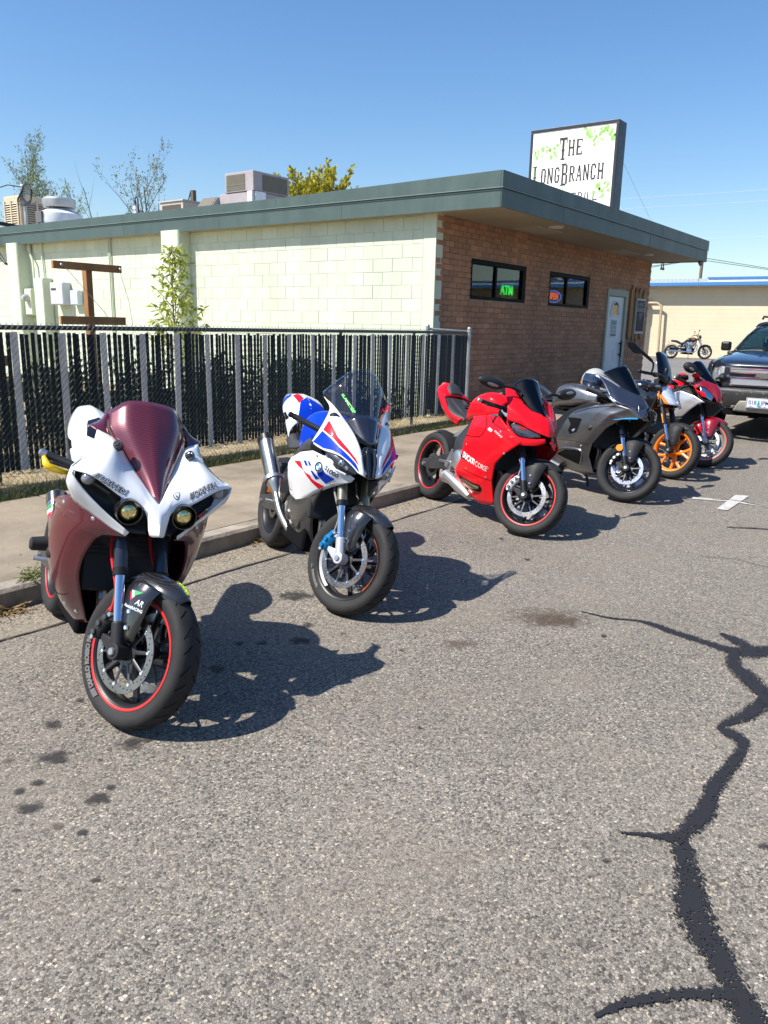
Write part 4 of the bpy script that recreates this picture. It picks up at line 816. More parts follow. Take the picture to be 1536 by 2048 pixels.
part('downpipe', MB().tube([(42.2, 15.0, 3.0), (42.2, 14.0, 2.98), (42.2, 13.78, 2.85), (42.2, 13.72, .3)], .07, 8), mat('tan_pipe', (.40, .32, .2), .6), bb_)
part('corner_pipe', MB().cyl((42.1, 14.75, .3), (42.1, 14.75, 2.6), .16, 10), WHT, bb_); part('pipe_collar', MB().cyl((42.1, 14.75, 2.6), (42.1, 14.75, 3.0), .2, 10), mat('grey_collar', (.2, .21, .23), .6), bb_); part('pipe_collar', MB().cyl((42.1, 14.75, 3.001), (42.1, 14.75, 3.3), .2, 10), BLU, bb_)
# timber steps seen between the motorcycles
t = thing('plank_stack', 'pale stacked planks lying at the driveway edge', 'planks', (22.9, 6.6, .05))
for k in range(5): part('plank', MB().bb((22.2+k*.30, 5.4, .08+.014*k), (22.44+k*.30, 6.9, .12+.014*k)), mat('pale_plank', (.42, .36, .28), .8, var=.2, rnd=.15), t, ang=0)
# utility poles, wires, street lamp
t = thing('utility_pole', 'wooden utility pole beyond the cream building', 'pole', (75, 22, 0)); part('pole_shaft', MB().cyl((75, 21.3, 0), (75, 21.3, 8.4), .14, 8), BARK, t); part('cross_arm', MB().bb((74.9, 21.05, 7.9), (75.1, 21.6, 8.0)), BARK, t, ang=0)
ww = MB()
for y0, z0 in ((21.0, 7.9), (21.6, 7.8)): ww.tube([(75, y0, z0), (74, 26, z0-.7), (73, 32, z0-.9), (70, 45, z0-.4)], .022, 4); ww.tube([(75, y0, z0), (76, 16, z0-.9), (77, 8, z0-1.6)], .022, 4)
part('wire', ww, CAB, t)
t = thing('utility_pole', 'short grey pole top showing above the roof by the leafless tree', 'pole', (24.9, 29.6, 0)); part('pole_shaft', MB().cyl((24.9, 29.55, 0), (24.9, 29.55, 7.25), .13, 8), BARK, t); part('cable', MB().tube([(24.75, 29.6, 6.2), (24.7, 29.65, 6.8), (24.8, 29.6, 7.2)], .03, 5), CAB, t)
t = thing('street_lamp', 'pale street lamp head arching over the roof line', 'street lamp', (28, 31.3, 0)); part('lamp_pole', MB().tube([(28, 31.5, 0), (28, 31.5, 6.4), (28.3, 31.0, 7.0), (28.6, 30.4, 7.2)], .06, 8), GALV, t); part('lamp_head', MB().sph((28.75, 30.1, 7.2), (.22, .45, .11), 8), WHT, t)
t = thing('power_line', 'thin overhead wires crossing the sky at the far right', 'wires', (60, 10, 8)); ww = MB()
for z_ in (10.2, 10.9, 7.9): ww.tube([(60, 30, z_+.2), (60, 15, z_), (60, 0, z_+.1)], .012, 4)
part('wire', ww, mat('bright_wire', (.5, .52, .56), .5), t)
t = thing('guy_wire', 'thin guy wire slanting down behind the roof sign', 'wire', (15.4, 6.2, 4.6)); part('wire_run', MB().cyl((15.5, 6.1, 4.75), (20.6, 6.9, 3.75), .003, 5), mat('grey_wire', (.3, .34, .4), .5), t)
# wood of trees and a low house across the street behind the camera, seen in the glass and chrome
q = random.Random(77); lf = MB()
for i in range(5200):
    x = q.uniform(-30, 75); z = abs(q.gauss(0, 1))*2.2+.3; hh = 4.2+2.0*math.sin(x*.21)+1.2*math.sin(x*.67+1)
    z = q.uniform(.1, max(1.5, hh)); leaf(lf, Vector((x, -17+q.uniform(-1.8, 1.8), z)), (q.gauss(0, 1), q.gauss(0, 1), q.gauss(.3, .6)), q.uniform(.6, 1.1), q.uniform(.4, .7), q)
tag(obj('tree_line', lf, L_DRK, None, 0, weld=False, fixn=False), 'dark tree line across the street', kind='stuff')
# ================================================================ MOTORCYCLES
RUB = mat('tyre_rubber', (.026, .025, .025), .7, var=.3, vscale=9, bump=.1, bscale=140, spec=.25)
GRV = mat('tyre_groove', (.003, .003, .003), .95, spec=.05)
BLK_ = mat('satin_black', (.010, .010, .011), .4, var=.12, spec=.3)
GLB = mat('gloss_black', (.010, .010, .012), .18, coat=1.)
PLB = mat('plastic_black', (.017, .017, .018), .55, var=.15, bump=.06, bscale=300, spec=.3)
ALU = mat('cast_aluminium', (.46, .46, .47), .38, .9, var=.15)
DAL = mat('dark_alloy', (.10, .10, .105), .4, .8, var=.2)
CHR = mat('chrome', (.82, .83, .85), .07, 1.)
STL = mat('disc_steel', (.30, .29, .28), .36, 1., var=.15)
TIT = mat('brushed_titanium', (.40, .37, .34), .34, 1., var=.1, streak=.1)
GOLD = mat('gold_anodised', (.52, .36, .12), .3, .9)
DGOLD = mat('dull_gold', (.36, .31, .22), .35, .9)
SEATM = mat('seat_vinyl', (.03, .03, .032), .62, bump=.2, bscale=220)
DARKIN = mat('engine_dark', (.005, .005, .006), .8, var=.3, spec=.1)
RADM = mat('radiator_core', (.03, .03, .032), .55, .3)
LENS = glass('clear_lens', (.96, .97, .98), .0, .01)
AMB = mat('amber_lens', (.75, .27, .01), .25, coat=1.)
REF = mat('chrome_reflector', (.7, .72, .75), .12, 1.)
def carbon(name, a, b, scale, rough=.22, metal=0., ax='Z'):
    m, n, l, N, p = nodes(name); tc = N('TexCoord'); wv = N('TexWave'); wv.bands_direction = ax; wv.inputs['Scale'].default_value = scale; wv.inputs['Distortion'].default_value = .4; wv.inputs['Detail'].default_value = 1
    l.new(tc.outputs['Object'], wv.inputs['Vector']); r_ = ramp(N, [(.25, a), (.75, b)]); l.new(wv.outputs[0], r_.inputs[0]); l.new(r_.outputs[0], p.inputs['Base Color'])
    p.inputs['Roughness'].default_value = rough; p.inputs['Metallic'].default_value = metal; p.inputs['Coat Weight'].default_value = 1; p.inputs['Coat Roughness'].default_value = .03; return m
CARB = carbon('carbon_fibre', (.009, .009, .010), (.026, .026, .028), 45, .25)

class Bike:
    def __init__(s, name, label, F, az, lean, steer, wb, rake=24., group='sport motorcycles parked along the kerb', cat='motorcycle', z=0., scale=1.):
        s.root = empty(name); tag(s.root, label, cat, group)
        a = R(az); h = Vector((math.cos(a), math.sin(a), 0)); lf = Vector((-h.y, h.x, 0)); u = Vector((0, 0, 1)); l = R(lean)
        lv = math.cos(l)*lf-math.sin(l)*u; uv = math.cos(l)*u+math.sin(l)*lf
        M_ = Matrix((h, lv, uv)).transposed().to_4x4(); M_.translation = (F[0], F[1], z); s.root.matrix_world = M_ @ Matrix.Scale(scale, 4)
        s.wb = wb; rk = R(rake); s.axis = Vector((-math.sin(rk), 0, math.cos(rk))); s.A = Vector((-.03/math.cos(rk), 0, .3)); s.S = Matrix.Rotation(R(steer), 3, s.axis); s.rk = rk
        s.panels = []
    def st(s, p): return s.A+s.S @ (Vector(p)-s.A)
    def fk(s, t, y=0., x=0.):
        """point at height t above the axle along the fork, x forward of it"""
        return Vector((-.005, y, .3))+s.axis*t+Vector((math.cos(s.rk), 0, math.sin(s.rk)))*x
    def add(s, name, mb, m, parent=None, steer=False, **k):
        if steer: mb.v = [tuple(s.st(v)) for v in mb.v]
        return obj(name, mb, m, parent or s.root, **k)
    def panel(s, name, rows, m, sides=(1, -1), n=4, nu=None, thick=.005, parent=None, steer=False, out=None, ang=50, keep=True, ten=.15):
        """curved panel through rows of (x, half-width, z) points; sides 0 = both halves in one piece"""
        objs = []
        def half(sd):
            cols = [cr([(x, y*sd, z) for x, y, z in r], n, ten) for r in rows]; g = []
            for j in range(len(cols[0])): g.append(cr([c[j] for c in cols], nu or n, ten))
            return g
        for grp in ([(1, -1)] if sides == 0 else [(q,) for q in sides]):
            mb = MB()
            for sd in grp: mb.grid(half(sd))
            if steer: mb.v = [tuple(s.st(v)) for v in mb.v]
            me = mesh(mb, name, 0)
            o_ = out if out is not None else ((1, 0, .35) if sides == 0 else (0.25, grp[0], .15)); d = Vector(o_); 
            if len(grp) == 1 and out is not None: d = Vector((d.x, d.y*grp[0], d.z))
            acc = sum((Vector(p.normal).dot(d)*p.area for p in me.polygons))
            if acc < 0: me.flip_normals()
            me.polygons.foreach_set('use_smooth', [True]*len(me.polygons)); me.set_sharp_from_angle(angle=R(ang))
            o = obj(name, me, m, parent or s.root)
            if thick: sm = o.modifiers.new('thickness', 'SOLIDIFY'); sm.thickness = thick; sm.offset = -1
            objs.append(o)
            if keep: s.panels.append(o)
        return objs if len(objs) > 1 else objs[0]
    def bvh(s, objs=None):
        vs = []; fs = []
        for o in (objs or s.panels):
            b = len(vs); vs += [v.co.copy() for v in o.data.vertices]; fs += [tuple(i+b for i in p.vertices) for p in o.data.polygons]
        return BVHTree.FromPolygons(vs, fs)
    def decal(s, name, pts, m, parent, on=None, off=.0016, step=.02, tree=None, fl=None):
        """flat print: outline of local points laid onto the panels"""
        tr = tree or s.bvh(on); p = [Vector(q) for q in pts]; P = []
        for a, b in zip(p, p[1:]+p[:1]):
            k = max(1, int((b-a).length/step)); P += [a.lerp(b, i/k) for i in range(k)]
        bm_ = bmesh.new(); vs = [bm_.verts.new(q) for q in P]; es = [bm_.edges.new((vs[i], vs[(i+1) % len(vs)])) for i in range(len(vs))]
        nn = Vector((0, 0, 0))
        for a, b in zip(P, P[1:]+P[:1]): nn += a.cross(b)
        nn.normalize()
        bmesh.ops.triangle_fill(bm_, use_beauty=True, use_dissolve=False, edges=es, normal=nn)
        for it in range(4):
            lg = [e for e in bm_.edges if e.calc_length() > step*1.4]
            if not lg: break
            bmesh.ops.subdivide_edges(bm_, edges=lg, cuts=1, use_grid_fill=False); bmesh.ops.triangulate(bm_, faces=bm_.faces)
        return s._snap(bm_, name, m, parent, tr, off)
    def _snap(s, bm_, name, m, parent, tr, off):
        for v in bm_.verts:
            q = tr.find_nearest(v.co)
            if q[0] is not None:
                n_ = q[1]
                v.co = q[0]+n_*off
        me = bpy.data.meshes.new(name); bm_.to_mesh(me); bm_.free(); me.polygons.foreach_set('use_smooth', [True]*len(me.polygons)); me.materials.append(m)
        return obj(name, me, m, parent)
    def label(s, txt, o, u, v, size, m, parent, on=None, off=.002, name='lettering', **k):
        """lettering laid onto the panels: o centre, u reading direction, v up"""
        me = text_mesh(txt, size, **k); u = Vector(u).normalized(); v = Vector(v); v = (v-u*v.dot(u)).normalized(); o = Vector(o)
        bm_ = bmesh.new(); bm_.from_mesh(me); bpy.data.meshes.remove(me)
        for q in bm_.verts: q.co = o+u*q.co.x+v*q.co.y
        return s._snap(bm_, name, m, parent, s.bvh(on), off)
    def seam(s, name, pts, on, r=.0016, m=None, parent=None):
        t = s.bvh([on]); s.add(name, MB().tube([(lambda q: q[0]+q[1]*r*.4)(t.find_nearest(Vector(p))) for p in cr(pts, 5)], r, 5), m or GRV, parent or on)
    def bolts(s, pts, on, m=None):
        t = s.bvh([on])
        for p in pts:
            q = t.find_nearest(Vector(p)); s.add('fairing_bolt', MB().lathe([(0, .0035), (.005, .0035), (.0085, .002), (.0095, 0), (.0095, -.003)], q[0], q[1], 10), m or CHR, on)
    # ---- running gear
    def wheel(s, front, r, w_, rim, stripe=None, spokes=5, y2=False, disc=.16, dm=STL, parent_name=None, spoke_w=.03, tyre_txt=None, rimtape=None, sides=(-1, 1), y2w=1.):
        x = 0 if front else -s.wb; c = Vector((x, 0, r)); stx = front; par = None
        t = MB(); rb = .222; hw = w_
        prof = [(rb, -hw*.74), (rb+.012, -hw*.86), (rb+.03, -hw*.97), (rb+(r-rb)*.55, -hw*1.0), (rb+(r-rb)*.78, -hw*.86), (rb+(r-rb)*.92, -hw*.58), (r-.0015, -hw*.25), (r, 0)]
        prof += [(a, -b) for a, b in prof[-2::-1]]
        body = MB().lathe([(.0, -.045), (.028, -.045), (.034, -.03), (.034, .03), (.028, .045), (0, .045)], c, (0, 1, 0), 20)
        wh = s.add('front_wheel' if front else 'rear_wheel', body, rim if not isinstance(rim, tuple) else rim[0], None, stx)
        rimm = rim[1] if isinstance(rim, tuple) else rim
        ty = s.add('tyre', t.lathe(prof, c, (0, 1, 0), 72), RUB, wh, stx, ang=50)
        g = MB()
        for i in range(26):
            a0 = 2*math.pi*i/26
            for sd in (1, -1):
                pts = []
                for k in range(4):
                    f = k/3; yy = sd*hw*(.18+.55*f); rr_ = r*(1)-.0015-(r-rb)*(.02+.28*f*f) if False else None
                    # surface radius from profile
                    ay = abs(yy); rr_ = r
                    for (r1, y1), (r2, y2_) in zip(prof, prof[1:8]):
                        if y2_ <= 0 and abs(y2_) <= ay <= abs(y1): q_ = (abs(y1)-ay)/max(1e-6, abs(y1)-abs(y2_)); rr_ = r1+(r2-r1)*q_
                    a = a0+(0.05 if sd > 0 else .17)+.15*f*(1 if i % 2 else .7); pts.append((a, yy, rr_+.0009))
                for (a, y_, q1), (b, z_, q2) in zip(pts, pts[1:]):
                    wd = .0095
                    g.add([c+Vector((q1*math.sin(a-wd), y_, q1*math.cos(a-wd))), c+Vector((q1*math.sin(a+wd), y_, q1*math.cos(a+wd))), c+Vector((q2*math.sin(b+wd), z_, q2*math.cos(b+wd))), c+Vector((q2*math.sin(b-wd), z_, q2*math.cos(b-wd)))], [(0, 1, 2, 3)])
        go = s.add('tread_grooves', g, GRV, wh, stx, ang=0, weld=False); go['kind'] = 'stuff'
        rp = [(.226, -hw*.74), (.222, -hw*.80), (.214, -hw*.76), (.207, -hw*.66), (.195, -hw*.4), (.190, 0), (.195, hw*.4), (.207, hw*.66), (.214, hw*.76), (.222, hw*.80), (.226, hw*.74), (.212, hw*.5), (.205, 0), (.212, -hw*.5)]
        s.add('rim', MB().lathe(rp, c, (0, 1, 0), 64, closed=True), rimm, wh, stx)
        if stripe:
            sm = MB()
            for sd in (1, -1): sm.lathe([(.2275, sd*hw*.775), (.2265, sd*hw*.835), (.221, sd*hw*.845), (.2165, sd*hw*.80)], c, (0, 1, 0), 64)
            s.add('rim_stripe', sm, stripe, wh, stx)
        if rimtape:
            for sd, a0, a1, m_ in rimtape:
                g_ = [[c+Vector((rr*math.sin(a0+(a1-a0)*i/12), sd*yy, rr*math.cos(a0+(a1-a0)*i/12))) for rr, yy in ((.2085, hw*.70), (.197, hw*.46))] for i in range(13)]
                s.add('rim_tape', MB().grid([[q+Vector((0, 0, 0)) - (q-c).normalized()*.0022 for q in r_] for r_ in g_]), m_, wh, stx, fixn=False)
        sp = MB()
        for i in range(spokes):
            a = 2*math.pi*i/spokes+.3; d = Vector((math.sin(a), 0, math.cos(a))); e = Vector((math.cos(a), 0, -math.sin(a)))
            if y2:
                sp.tube([c+d*.02, c+d*.075, c+d*.10], [.026*y2w, .02*y2w, .018*y2w], 8, flat=.8)
                for k in (1, -1): sp.tube([c+d*.085, c+d*.14+e*.028*k, c+d*.205+e*.062*k], [.014*y2w, .0105*y2w, .013*y2w], 8)
            else: sp.tube([c+d*.02+e*.01, c+d*.11, c+d*.205-e*.012], [spoke_w*.8, spoke_w*.5, spoke_w*.62], 8, flat=.62)
        s.add('spokes', sp, rimm, wh, stx, weld=False)
        for sd in (sides if front else (-1,)):
            yy = sd*(hw+.012) if front else sd*(hw*.62); R1 = disc if front else .11; R0 = R1-.034
            dmsh = MB().lathe([(R0, yy-.0025), (R1, yy-.0025), (R1, yy+.0025), (R0, yy+.0025)], c, (0, 1, 0), 48, closed=True)
            do = s.add('brake_disc', dmsh, dm, wh, stx)
            hl = MB()
            for i in range(44):
                a = 2*math.pi*i/44; rr_ = R0+.006+(R1-R0-.012)*((i*3) % 4)/3; hl.lathe([(.0031, .0033), (0, .0034)], c+Vector((rr_*math.sin(a), yy, rr_*math.cos(a))), (0, sd, 0), 6)
            for i in range(16):
                pass
            h_ = s.add('disc_holes', hl, GRV, wh, stx, ang=0, weld=False); h_['kind'] = 'stuff'
            cr_ = MB().lathe([(.035, yy-.012*sd), (.052, yy-.012*sd), (.052, yy-.005*sd), (.035, yy-.005*sd)], c, (0, 1, 0), 24, closed=True)
            for i in range(10):
                a = 2*math.pi*i/10; d = Vector((math.sin(a), 0, math.cos(a))); cr_.tube([c+d*.045+Vector((0, yy-.007*sd, 0)), c+d*(R0+.006)+Vector((0, yy, 0))], [.009, .006], 6, flat=.5)
            s.add('disc_carrier', cr_, DAL if front else BLK_, wh, stx, weld=False)
            if front:
                bt = MB()
                for i in range(10):
                    a = 2*math.pi*i/10; d = Vector((math.sin(a), 0, math.cos(a))); bt.lathe([(0, .006), (.006, .006), (.0085, .004), (.0085, -.004)], c+d*(R0+.004)+Vector((0, yy, 0)), (0, sd, 0), 10)
                s.add('disc_bobbins', bt, CHR, wh, stx, weld=False)['kind'] = 'stuff'
        if tyre_txt:
            sd, txt, a0, size, m_ = tyre_txt; rad = rb+.018; me = text_mesh(txt, size, .002, 0, 1.0)
            for q in me.vertices:
                aa = a0-sd*q.co.x/rad; rr_ = rad+q.co.y
                f = max(0, min(1, (rr_-rb)/.03)); yy = hw*(.86+.11*f)
                q.co = s.st(c+Vector((rr_*math.sin(aa), sd*(yy+.0025), rr_*math.cos(aa)))) if stx else c
            me.materials.clear(); obj('tyre_lettering', me, m_, wh)
        return wh
    def front(s, rim, stripe, tube=CHR, upper=BLK_, foot=BLK_, caliper=BLK_, capm=None, fr=.3, hose=None, sides=(-1, 1), **k):
        s.wheel(True, fr, .06, rim, stripe, sides=sides, **k); fl = []
        for sd in (-1, 1):
            y = .105*sd
            leg = s.add('fork_leg', MB().lathe([(.029, 0), (.029, .40), (.0275, .405)], s.fk(.31, y), s.axis, 20), upper, None, True)
            s.add('fork_tube', MB().lathe([(.0215, 0), (.0215, .27)], s.fk(.06, y), s.axis, 20), tube, leg, True); fl.append(leg)
            s.add('fork_seal', MB().lathe([(.0215, 0), (.031, .002), (.032, .03), (.030, .032)], s.fk(.295, y), s.axis, 20), BLK_, leg, True)
            ft = MB().lathe([(0, 0), (.026, .004), (.028, .06), (.027, .12), (.022, .125)], s.fk(-.01, y), s.axis, 18)
            ft.cyl(Vector((0, y-.03, .3)), Vector((0, y+.03, .3)), .033, 18)
            ft.prism([s.fk(.0, y-.014, -.02), s.fk(.05, y-.014, -.02), s.fk(.075, y-.014, -.075), s.fk(.055, y-.014, -.085), s.fk(.0, y-.014, -.045)], (0, .026, 0)); ft.prism([s.fk(.115, y-.014, -.02), s.fk(.135, y-.014, -.02), s.fk(.15, y-.014, -.06), s.fk(.13, y-.014, -.06)], (0, .026, 0))
            s.add('fork_foot', ft, foot, leg, True, bevel=.003)
            s.add('axle_nut', MB().lathe([(0, .006), (.013, .006), (.016, .002), (.016, -.004)], Vector((0, y+.034*sd, .3)), (0, sd, 0), 12), ALU, leg, True)
            if sd not in sides: continue
            cal = MB(); yc = .098*sd
            pts = []
            for i in range(7):
                a = R(-87+i*8.2); rr_ = .150; pts.append(Vector((rr_*math.sin(a)*1., yc, .3+rr_*math.cos(a))))
            cal.tube(pts, [.022, .029, .026, .030, .026, .029, .022], 10, flat=1.15, up=(0, 1, 0))
            co = s.add('brake_caliper', cal, caliper, None, True)
            cb_ = MB()
            for i in (1, 3, 5):
                o_ = pts[i]+Vector((0, .032*sd, 0)); cb_.lathe([(0, .004), (.011, .004), (.013, 0), (.013, -.004)], o_, (0, sd, 0), 12)
            s.add('piston_caps', cb_, capm or DAL, co, True, weld=False)['kind'] = 'stuff'
            cm = MB()
            for i in (0, 6): cm.cyl(pts[i]+Vector((0, .004*sd, 0)), pts[i]+Vector((0, .03*sd, 0)), .009, 10)
            s.add('caliper_bolts', cm, ALU, co, True)['kind'] = 'stuff'
            if hose: s.add('brake_hose', MB().tube(cr([pts[5]+Vector((0, .01*sd, .01)), pts[6]+Vector((-.02, .02*sd, .10)), s.fk(.42, y, -.06), s.fk(.6, y*.7, -.05)], 6), .006, 6), hose, None, True)
        tc = MB()
        for t_, x_ in ((.50, .0), (.685, .0)): tc.prism([s.fk(t_, -.14, .03), s.fk(t_, .14, .03), s.fk(t_, .14, -.035), s.fk(t_, .05, -.065), s.fk(t_, -.05, -.065), s.fk(t_, -.14, -.035)], s.axis*.03)
        s.add('triple_clamp', tc, BLK_, None, True, bevel=.004)
        return fl
    def bars(s, t=.675, outw=.32, drop=.0, back=.22, fw_=.0, lever=BLK_, gripm=None, endm=ALU, guard=None, res=True, high=None):
        for sd in (-1, 1):
            a = s.fk(t, .10*sd, .0+fw_); b = s.fk(t+drop*.3, .16*sd, -.03+fw_); c = Vector((a.x-back, outw*sd, a.z+drop)); d = b.lerp(c, .36)
            if high: a = Vector((high[0]+.03, .04*sd, high[1]-.05)); b = Vector((high[0]+.02, .14*sd, high[1])); c = Vector((high[0]-.08, outw*sd, high[1]-.02)); d = b.lerp(c, .42)
            bar = s.add('handlebar', MB().tube([a, b, c], .0115, 10), BLK_, None, True)
            s.add('grip', MB().tube([d, d.lerp(c, .06), d.lerp(c, .94), c], [.019, .0165, .0165, .018], 12), gripm or PLB, bar, True)
            s.add('bar_end', MB().tube([c, c.lerp(d, -.16), c.lerp(d, -.2)], [.014, .017, .010], 10), endm, bar, True)
            sw = MB().box(b.lerp(d, .62), (.045, .05, .05)); s.add('switch_housing', sw, BLK_, bar, True, bevel=.01)
            lv = MB(); p0 = b.lerp(d, .75)+Vector((.035, 0, -.005)); lv.tube(cr([p0, p0.lerp(c+Vector((.075, 0, -.02)), .35), c+Vector((.07, .0, -.02)), c+Vector((.05, .012*sd, -.02))], 5), [.009]*5+[.0065]*11, 8, flat=.6); lv.box(p0, (.035, .035, .025))
            s.add('lever', lv, lever, bar, True)
            if res: s.add('fluid_reservoir', MB().lathe([(0, 0), (.02, .0), (.022, .02), (.022, .05), (.018, .056), (0, .056)], b+Vector((.05, .0, .03)), (0, 0, 1), 14), BLK_, bar, True)
            if guard and (sd == -1 or guard[1]): 
                gd = MB().tube(cr([c+Vector((.0, .012*sd, -.012)), c+Vector((.035, .008*sd, -.038)), c+Vector((.055, -.03*sd, -.045)), c+Vector((.065, -.08*sd, -.045))], 3), [.009, .012, .015, .016, .016, .015, .013, .011, .009, .006], 10); s.add('lever_guard', gd, guard[0], bar, True)
    def fender(s, m, r=.318, a0=-42, a1=34, w_=.072, legs=True, n=14):
        g = []
        for i in range(n+1):
            a = R(a0+(a1-a0)*i/n); tp = 1-.5*max(0, (i/n-.72)/.28)**1.5; row = []
            for j in range(9):
                b = R(-95+190*j/8); rr_ = r-.045+.045*math.cos(b)+.006*math.cos(b*2); row.append(Vector(((rr_)*math.sin(a), w_*tp*math.sin(b)*1.0, .3+rr_*math.cos(a))))
            g.append(row)
        mb = MB().grid(g)
        mb.v = [tuple(s.st(v)) for v in mb.v]; me = mesh(mb, 'front_fender', 60)
        if sum(p.normal.dot(p.center-s.st((0, 0, .3)))*p.area for p in me.polygons) < 0: me.flip_normals()
        o = obj('front_fender', me, m, s.root); sm = o.modifiers.new('thickness', 'SOLIDIFY'); sm.thickness = .004; sm.offset = -1; s.fend = o
        if legs:
            for sd in (-1, 1):
                rows = [[s.st(Vector(q)) for q in r_] for r_ in (
                    ((-.135, .074*sd, .545), (-.11, .094*sd, .50), (-.075, .10*sd, .42), (-.03, .098*sd, .355)),
                    ((-.02, .076*sd, .588), (-.02, .098*sd, .53), (.0, .106*sd, .44), (.015, .104*sd, .35)),
                    ((.085, .074*sd, .575), (.075, .094*sd, .53), (.065, .10*sd, .45), (.05, .098*sd, .36)))]
                mb = MB().grid([cr(r_, 4) for r_ in rows]); me = mesh(mb, 'fender_side', 60)
                if sum(p.normal.y*sd*p.area for p in me.polygons) < 0: me.flip_normals()
                o2 = obj('fender_side', me, m, o); sm = o2.modifiers.new('thickness', 'SOLIDIFY'); sm.thickness = .004; sm.offset = -1; s.__dict__.setdefault('fside', []).append(o2)
                bt = MB()
                for q in ((-.012, .108*sd, .46), (.005, .112*sd, .40)): bt.lathe([(0, .004), (.008, .004), (.011, 0), (.011, -.004)], s.st(q), (s.S @ Vector((0, sd, 0))), 10)
                obj('fender_bolts', bt, CHR, o)['kind'] = 'stuff'
    def rear(s, rim, stripe, rr=.318, swing=DAL, **k):
        s.wheel(False, rr, .093, rim, stripe, **k); x = -s.wb
        for sd in (-1, 1):
            sw = MB().prism([(x-.06, .118*sd, rr-.02), (x-.05, .118*sd, rr+.04), (x+.12, .118*sd, rr+.075), (x+.40, .118*sd, rr+.17), (x+.56, .118*sd, rr+.15), (x+.56, .118*sd, rr+.02), (x+.30, .118*sd, rr-.0), (x+.1, .118*sd, rr-.03)], (0, .034*sd, 0)); s.add('swingarm', sw, swing, bevel=.008)
        s.add('rear_axle', MB().cyl((x, -.165, rr), (x, .165, rr), .016, 12), ALU)
        s.add('rear_caliper', MB().box((x+.11, -.085, rr+.05), (.09, .05, .05)), BLK_, bevel=.008)
        s.add('chain', MB().tube([(x, .105, rr+.09), (x+.55, .105, rr+.10)], .009, 5).tube([(x, .105, rr-.09), (x+.55, .105, rr-.03)], .009, 5), DAL)
        s.add('rear_hugger', MB().grid([[Vector((x+(rr+.018)*math.sin(R(a)), .085*j, rr+(rr+.018)*math.cos(R(a))-.02*abs(j))) for j in (-1, -.6, 0, .6, 1)] for a in range(-10, 66, 8)]), PLB, ang=60)
    def core(s, eng=DARKIN, frame=BLK_, case=DAL, frame_z=(.84, .62), w_=.17):
        """engine block, radiator, frame spars, side cases, stand, pegs"""
        e = MB(); x = -s.wb
        e.bb((-.86, -.15, .22), (-.42, .15, .62)); e.bb((-.80, -.13, .62), (-.50, .13, .80)); s.add('engine_block', e, eng, bevel=.02)
        for sd in (-1, 1):
            s.add('crank_cover', MB().lathe([(0, .035), (.06, .034), (.09, .02), (.10, 0), (.10, -.03)], (-.72, .15*sd, .44), (0, sd, 0), 24), case); s.add('crank_cover', MB().lathe([(0, .03), (.05, .028), (.065, .01), (.065, -.03)], (-.52, .15*sd, .40), (0, sd, 0), 20), case)
            s.add('frame_spar', MB().prism([(-.27, .055*sd, .90), (-.33, .07*sd, .78), (-.60, w_*sd, .60), (-.86, .15*sd, .42), (-.93, .15*sd, .45), (-.92, .155*sd, .62), (-.72, w_*sd, .78), (-.5, .13*sd, .88)], (0, .035*sd, 0)), frame, bevel=.01)
            s.add('heel_plate', MB().prism([(-.95, .15*sd, .33), (-.90, .15*sd, .50), (-.99, .15*sd, .52), (-1.06, .15*sd, .36)], (0, .012*sd, 0)), ALU, bevel=.003)
            s.add('footpeg', MB().cyl((-.98, .16*sd, .40), (-1.01, .25*sd, .405), .012, 10), ALU)
        rd = s.add('radiator', MB().box((-.355, 0, .60), (.035, .36, .30), Matrix.Rotation(R(-12), 3, 'Y')), RADM, bevel=.01)
        fi = MB()
        for i in range(14): fi.box((-.338+.0015*i*0, 0, .475+i*.019), (.004, .33, .004))
        s.add('radiator_fins', fi, mat('fin_metal', (.02, .02, .021), .6, .3), rd)['kind'] = 'stuff'
        s.add('header_pipes', MB().tube([(-.42, -.08, .55), (-.33, -.08, .42), (-.36, -.06, .26), (-.55, -.05, .2), (-.95, -.06, .24)], .022, 8).tube([(-.42, .08, .55), (-.33, .08, .42), (-.36, .06, .26), (-.55, .05, .2), (-.95, .06, .24)], .022, 8), TIT)
        s.add('steering_head', MB().cyl(s.A+s.axis*.45, s.A+s.axis*.72, .04, 14), frame)
        s.add('side_stand', MB().tube([(-.72, .14, .28), (-.70, .24, .12), (-.69, .30, -.055)], [.016, .014, .013], 8).box((-.685, .305, -.058), (.06, .05, .012)), DAL)
        s.add('subframe', MB().tube([(-.62, .12, .80), (-.95, .10, .80), (-1.35, .06, .95)], .015, 6).tube([(-.62, -.12, .80), (-.95, -.10, .80), (-1.35, -.06, .95)], .015, 6), frame)
    def silencer(s, a, b, r, m=TIT, capm=BLK_, flat=.8, pipe=None):
        o = s.add('silencer', MB().tube([Vector(a).lerp(Vector(b), f) for f in (0, .14, .2, .9, 1)], [r*.45, r*.8, r, r, r*.94], 20, flat=flat), m)
        e = (Vector(b)-Vector(a)).normalized(); s.add('end_cap', MB().tube([Vector(b)-e*.03, Vector(b)+e*.012, Vector(b)+e*.03], [r*1.03, r*1.03, r*.6], 20, flat=flat), capm, o)
        if pipe: s.add('link_pipe', MB().tube(cr([a]+pipe, 5), .027, 12), m, o)
        return o
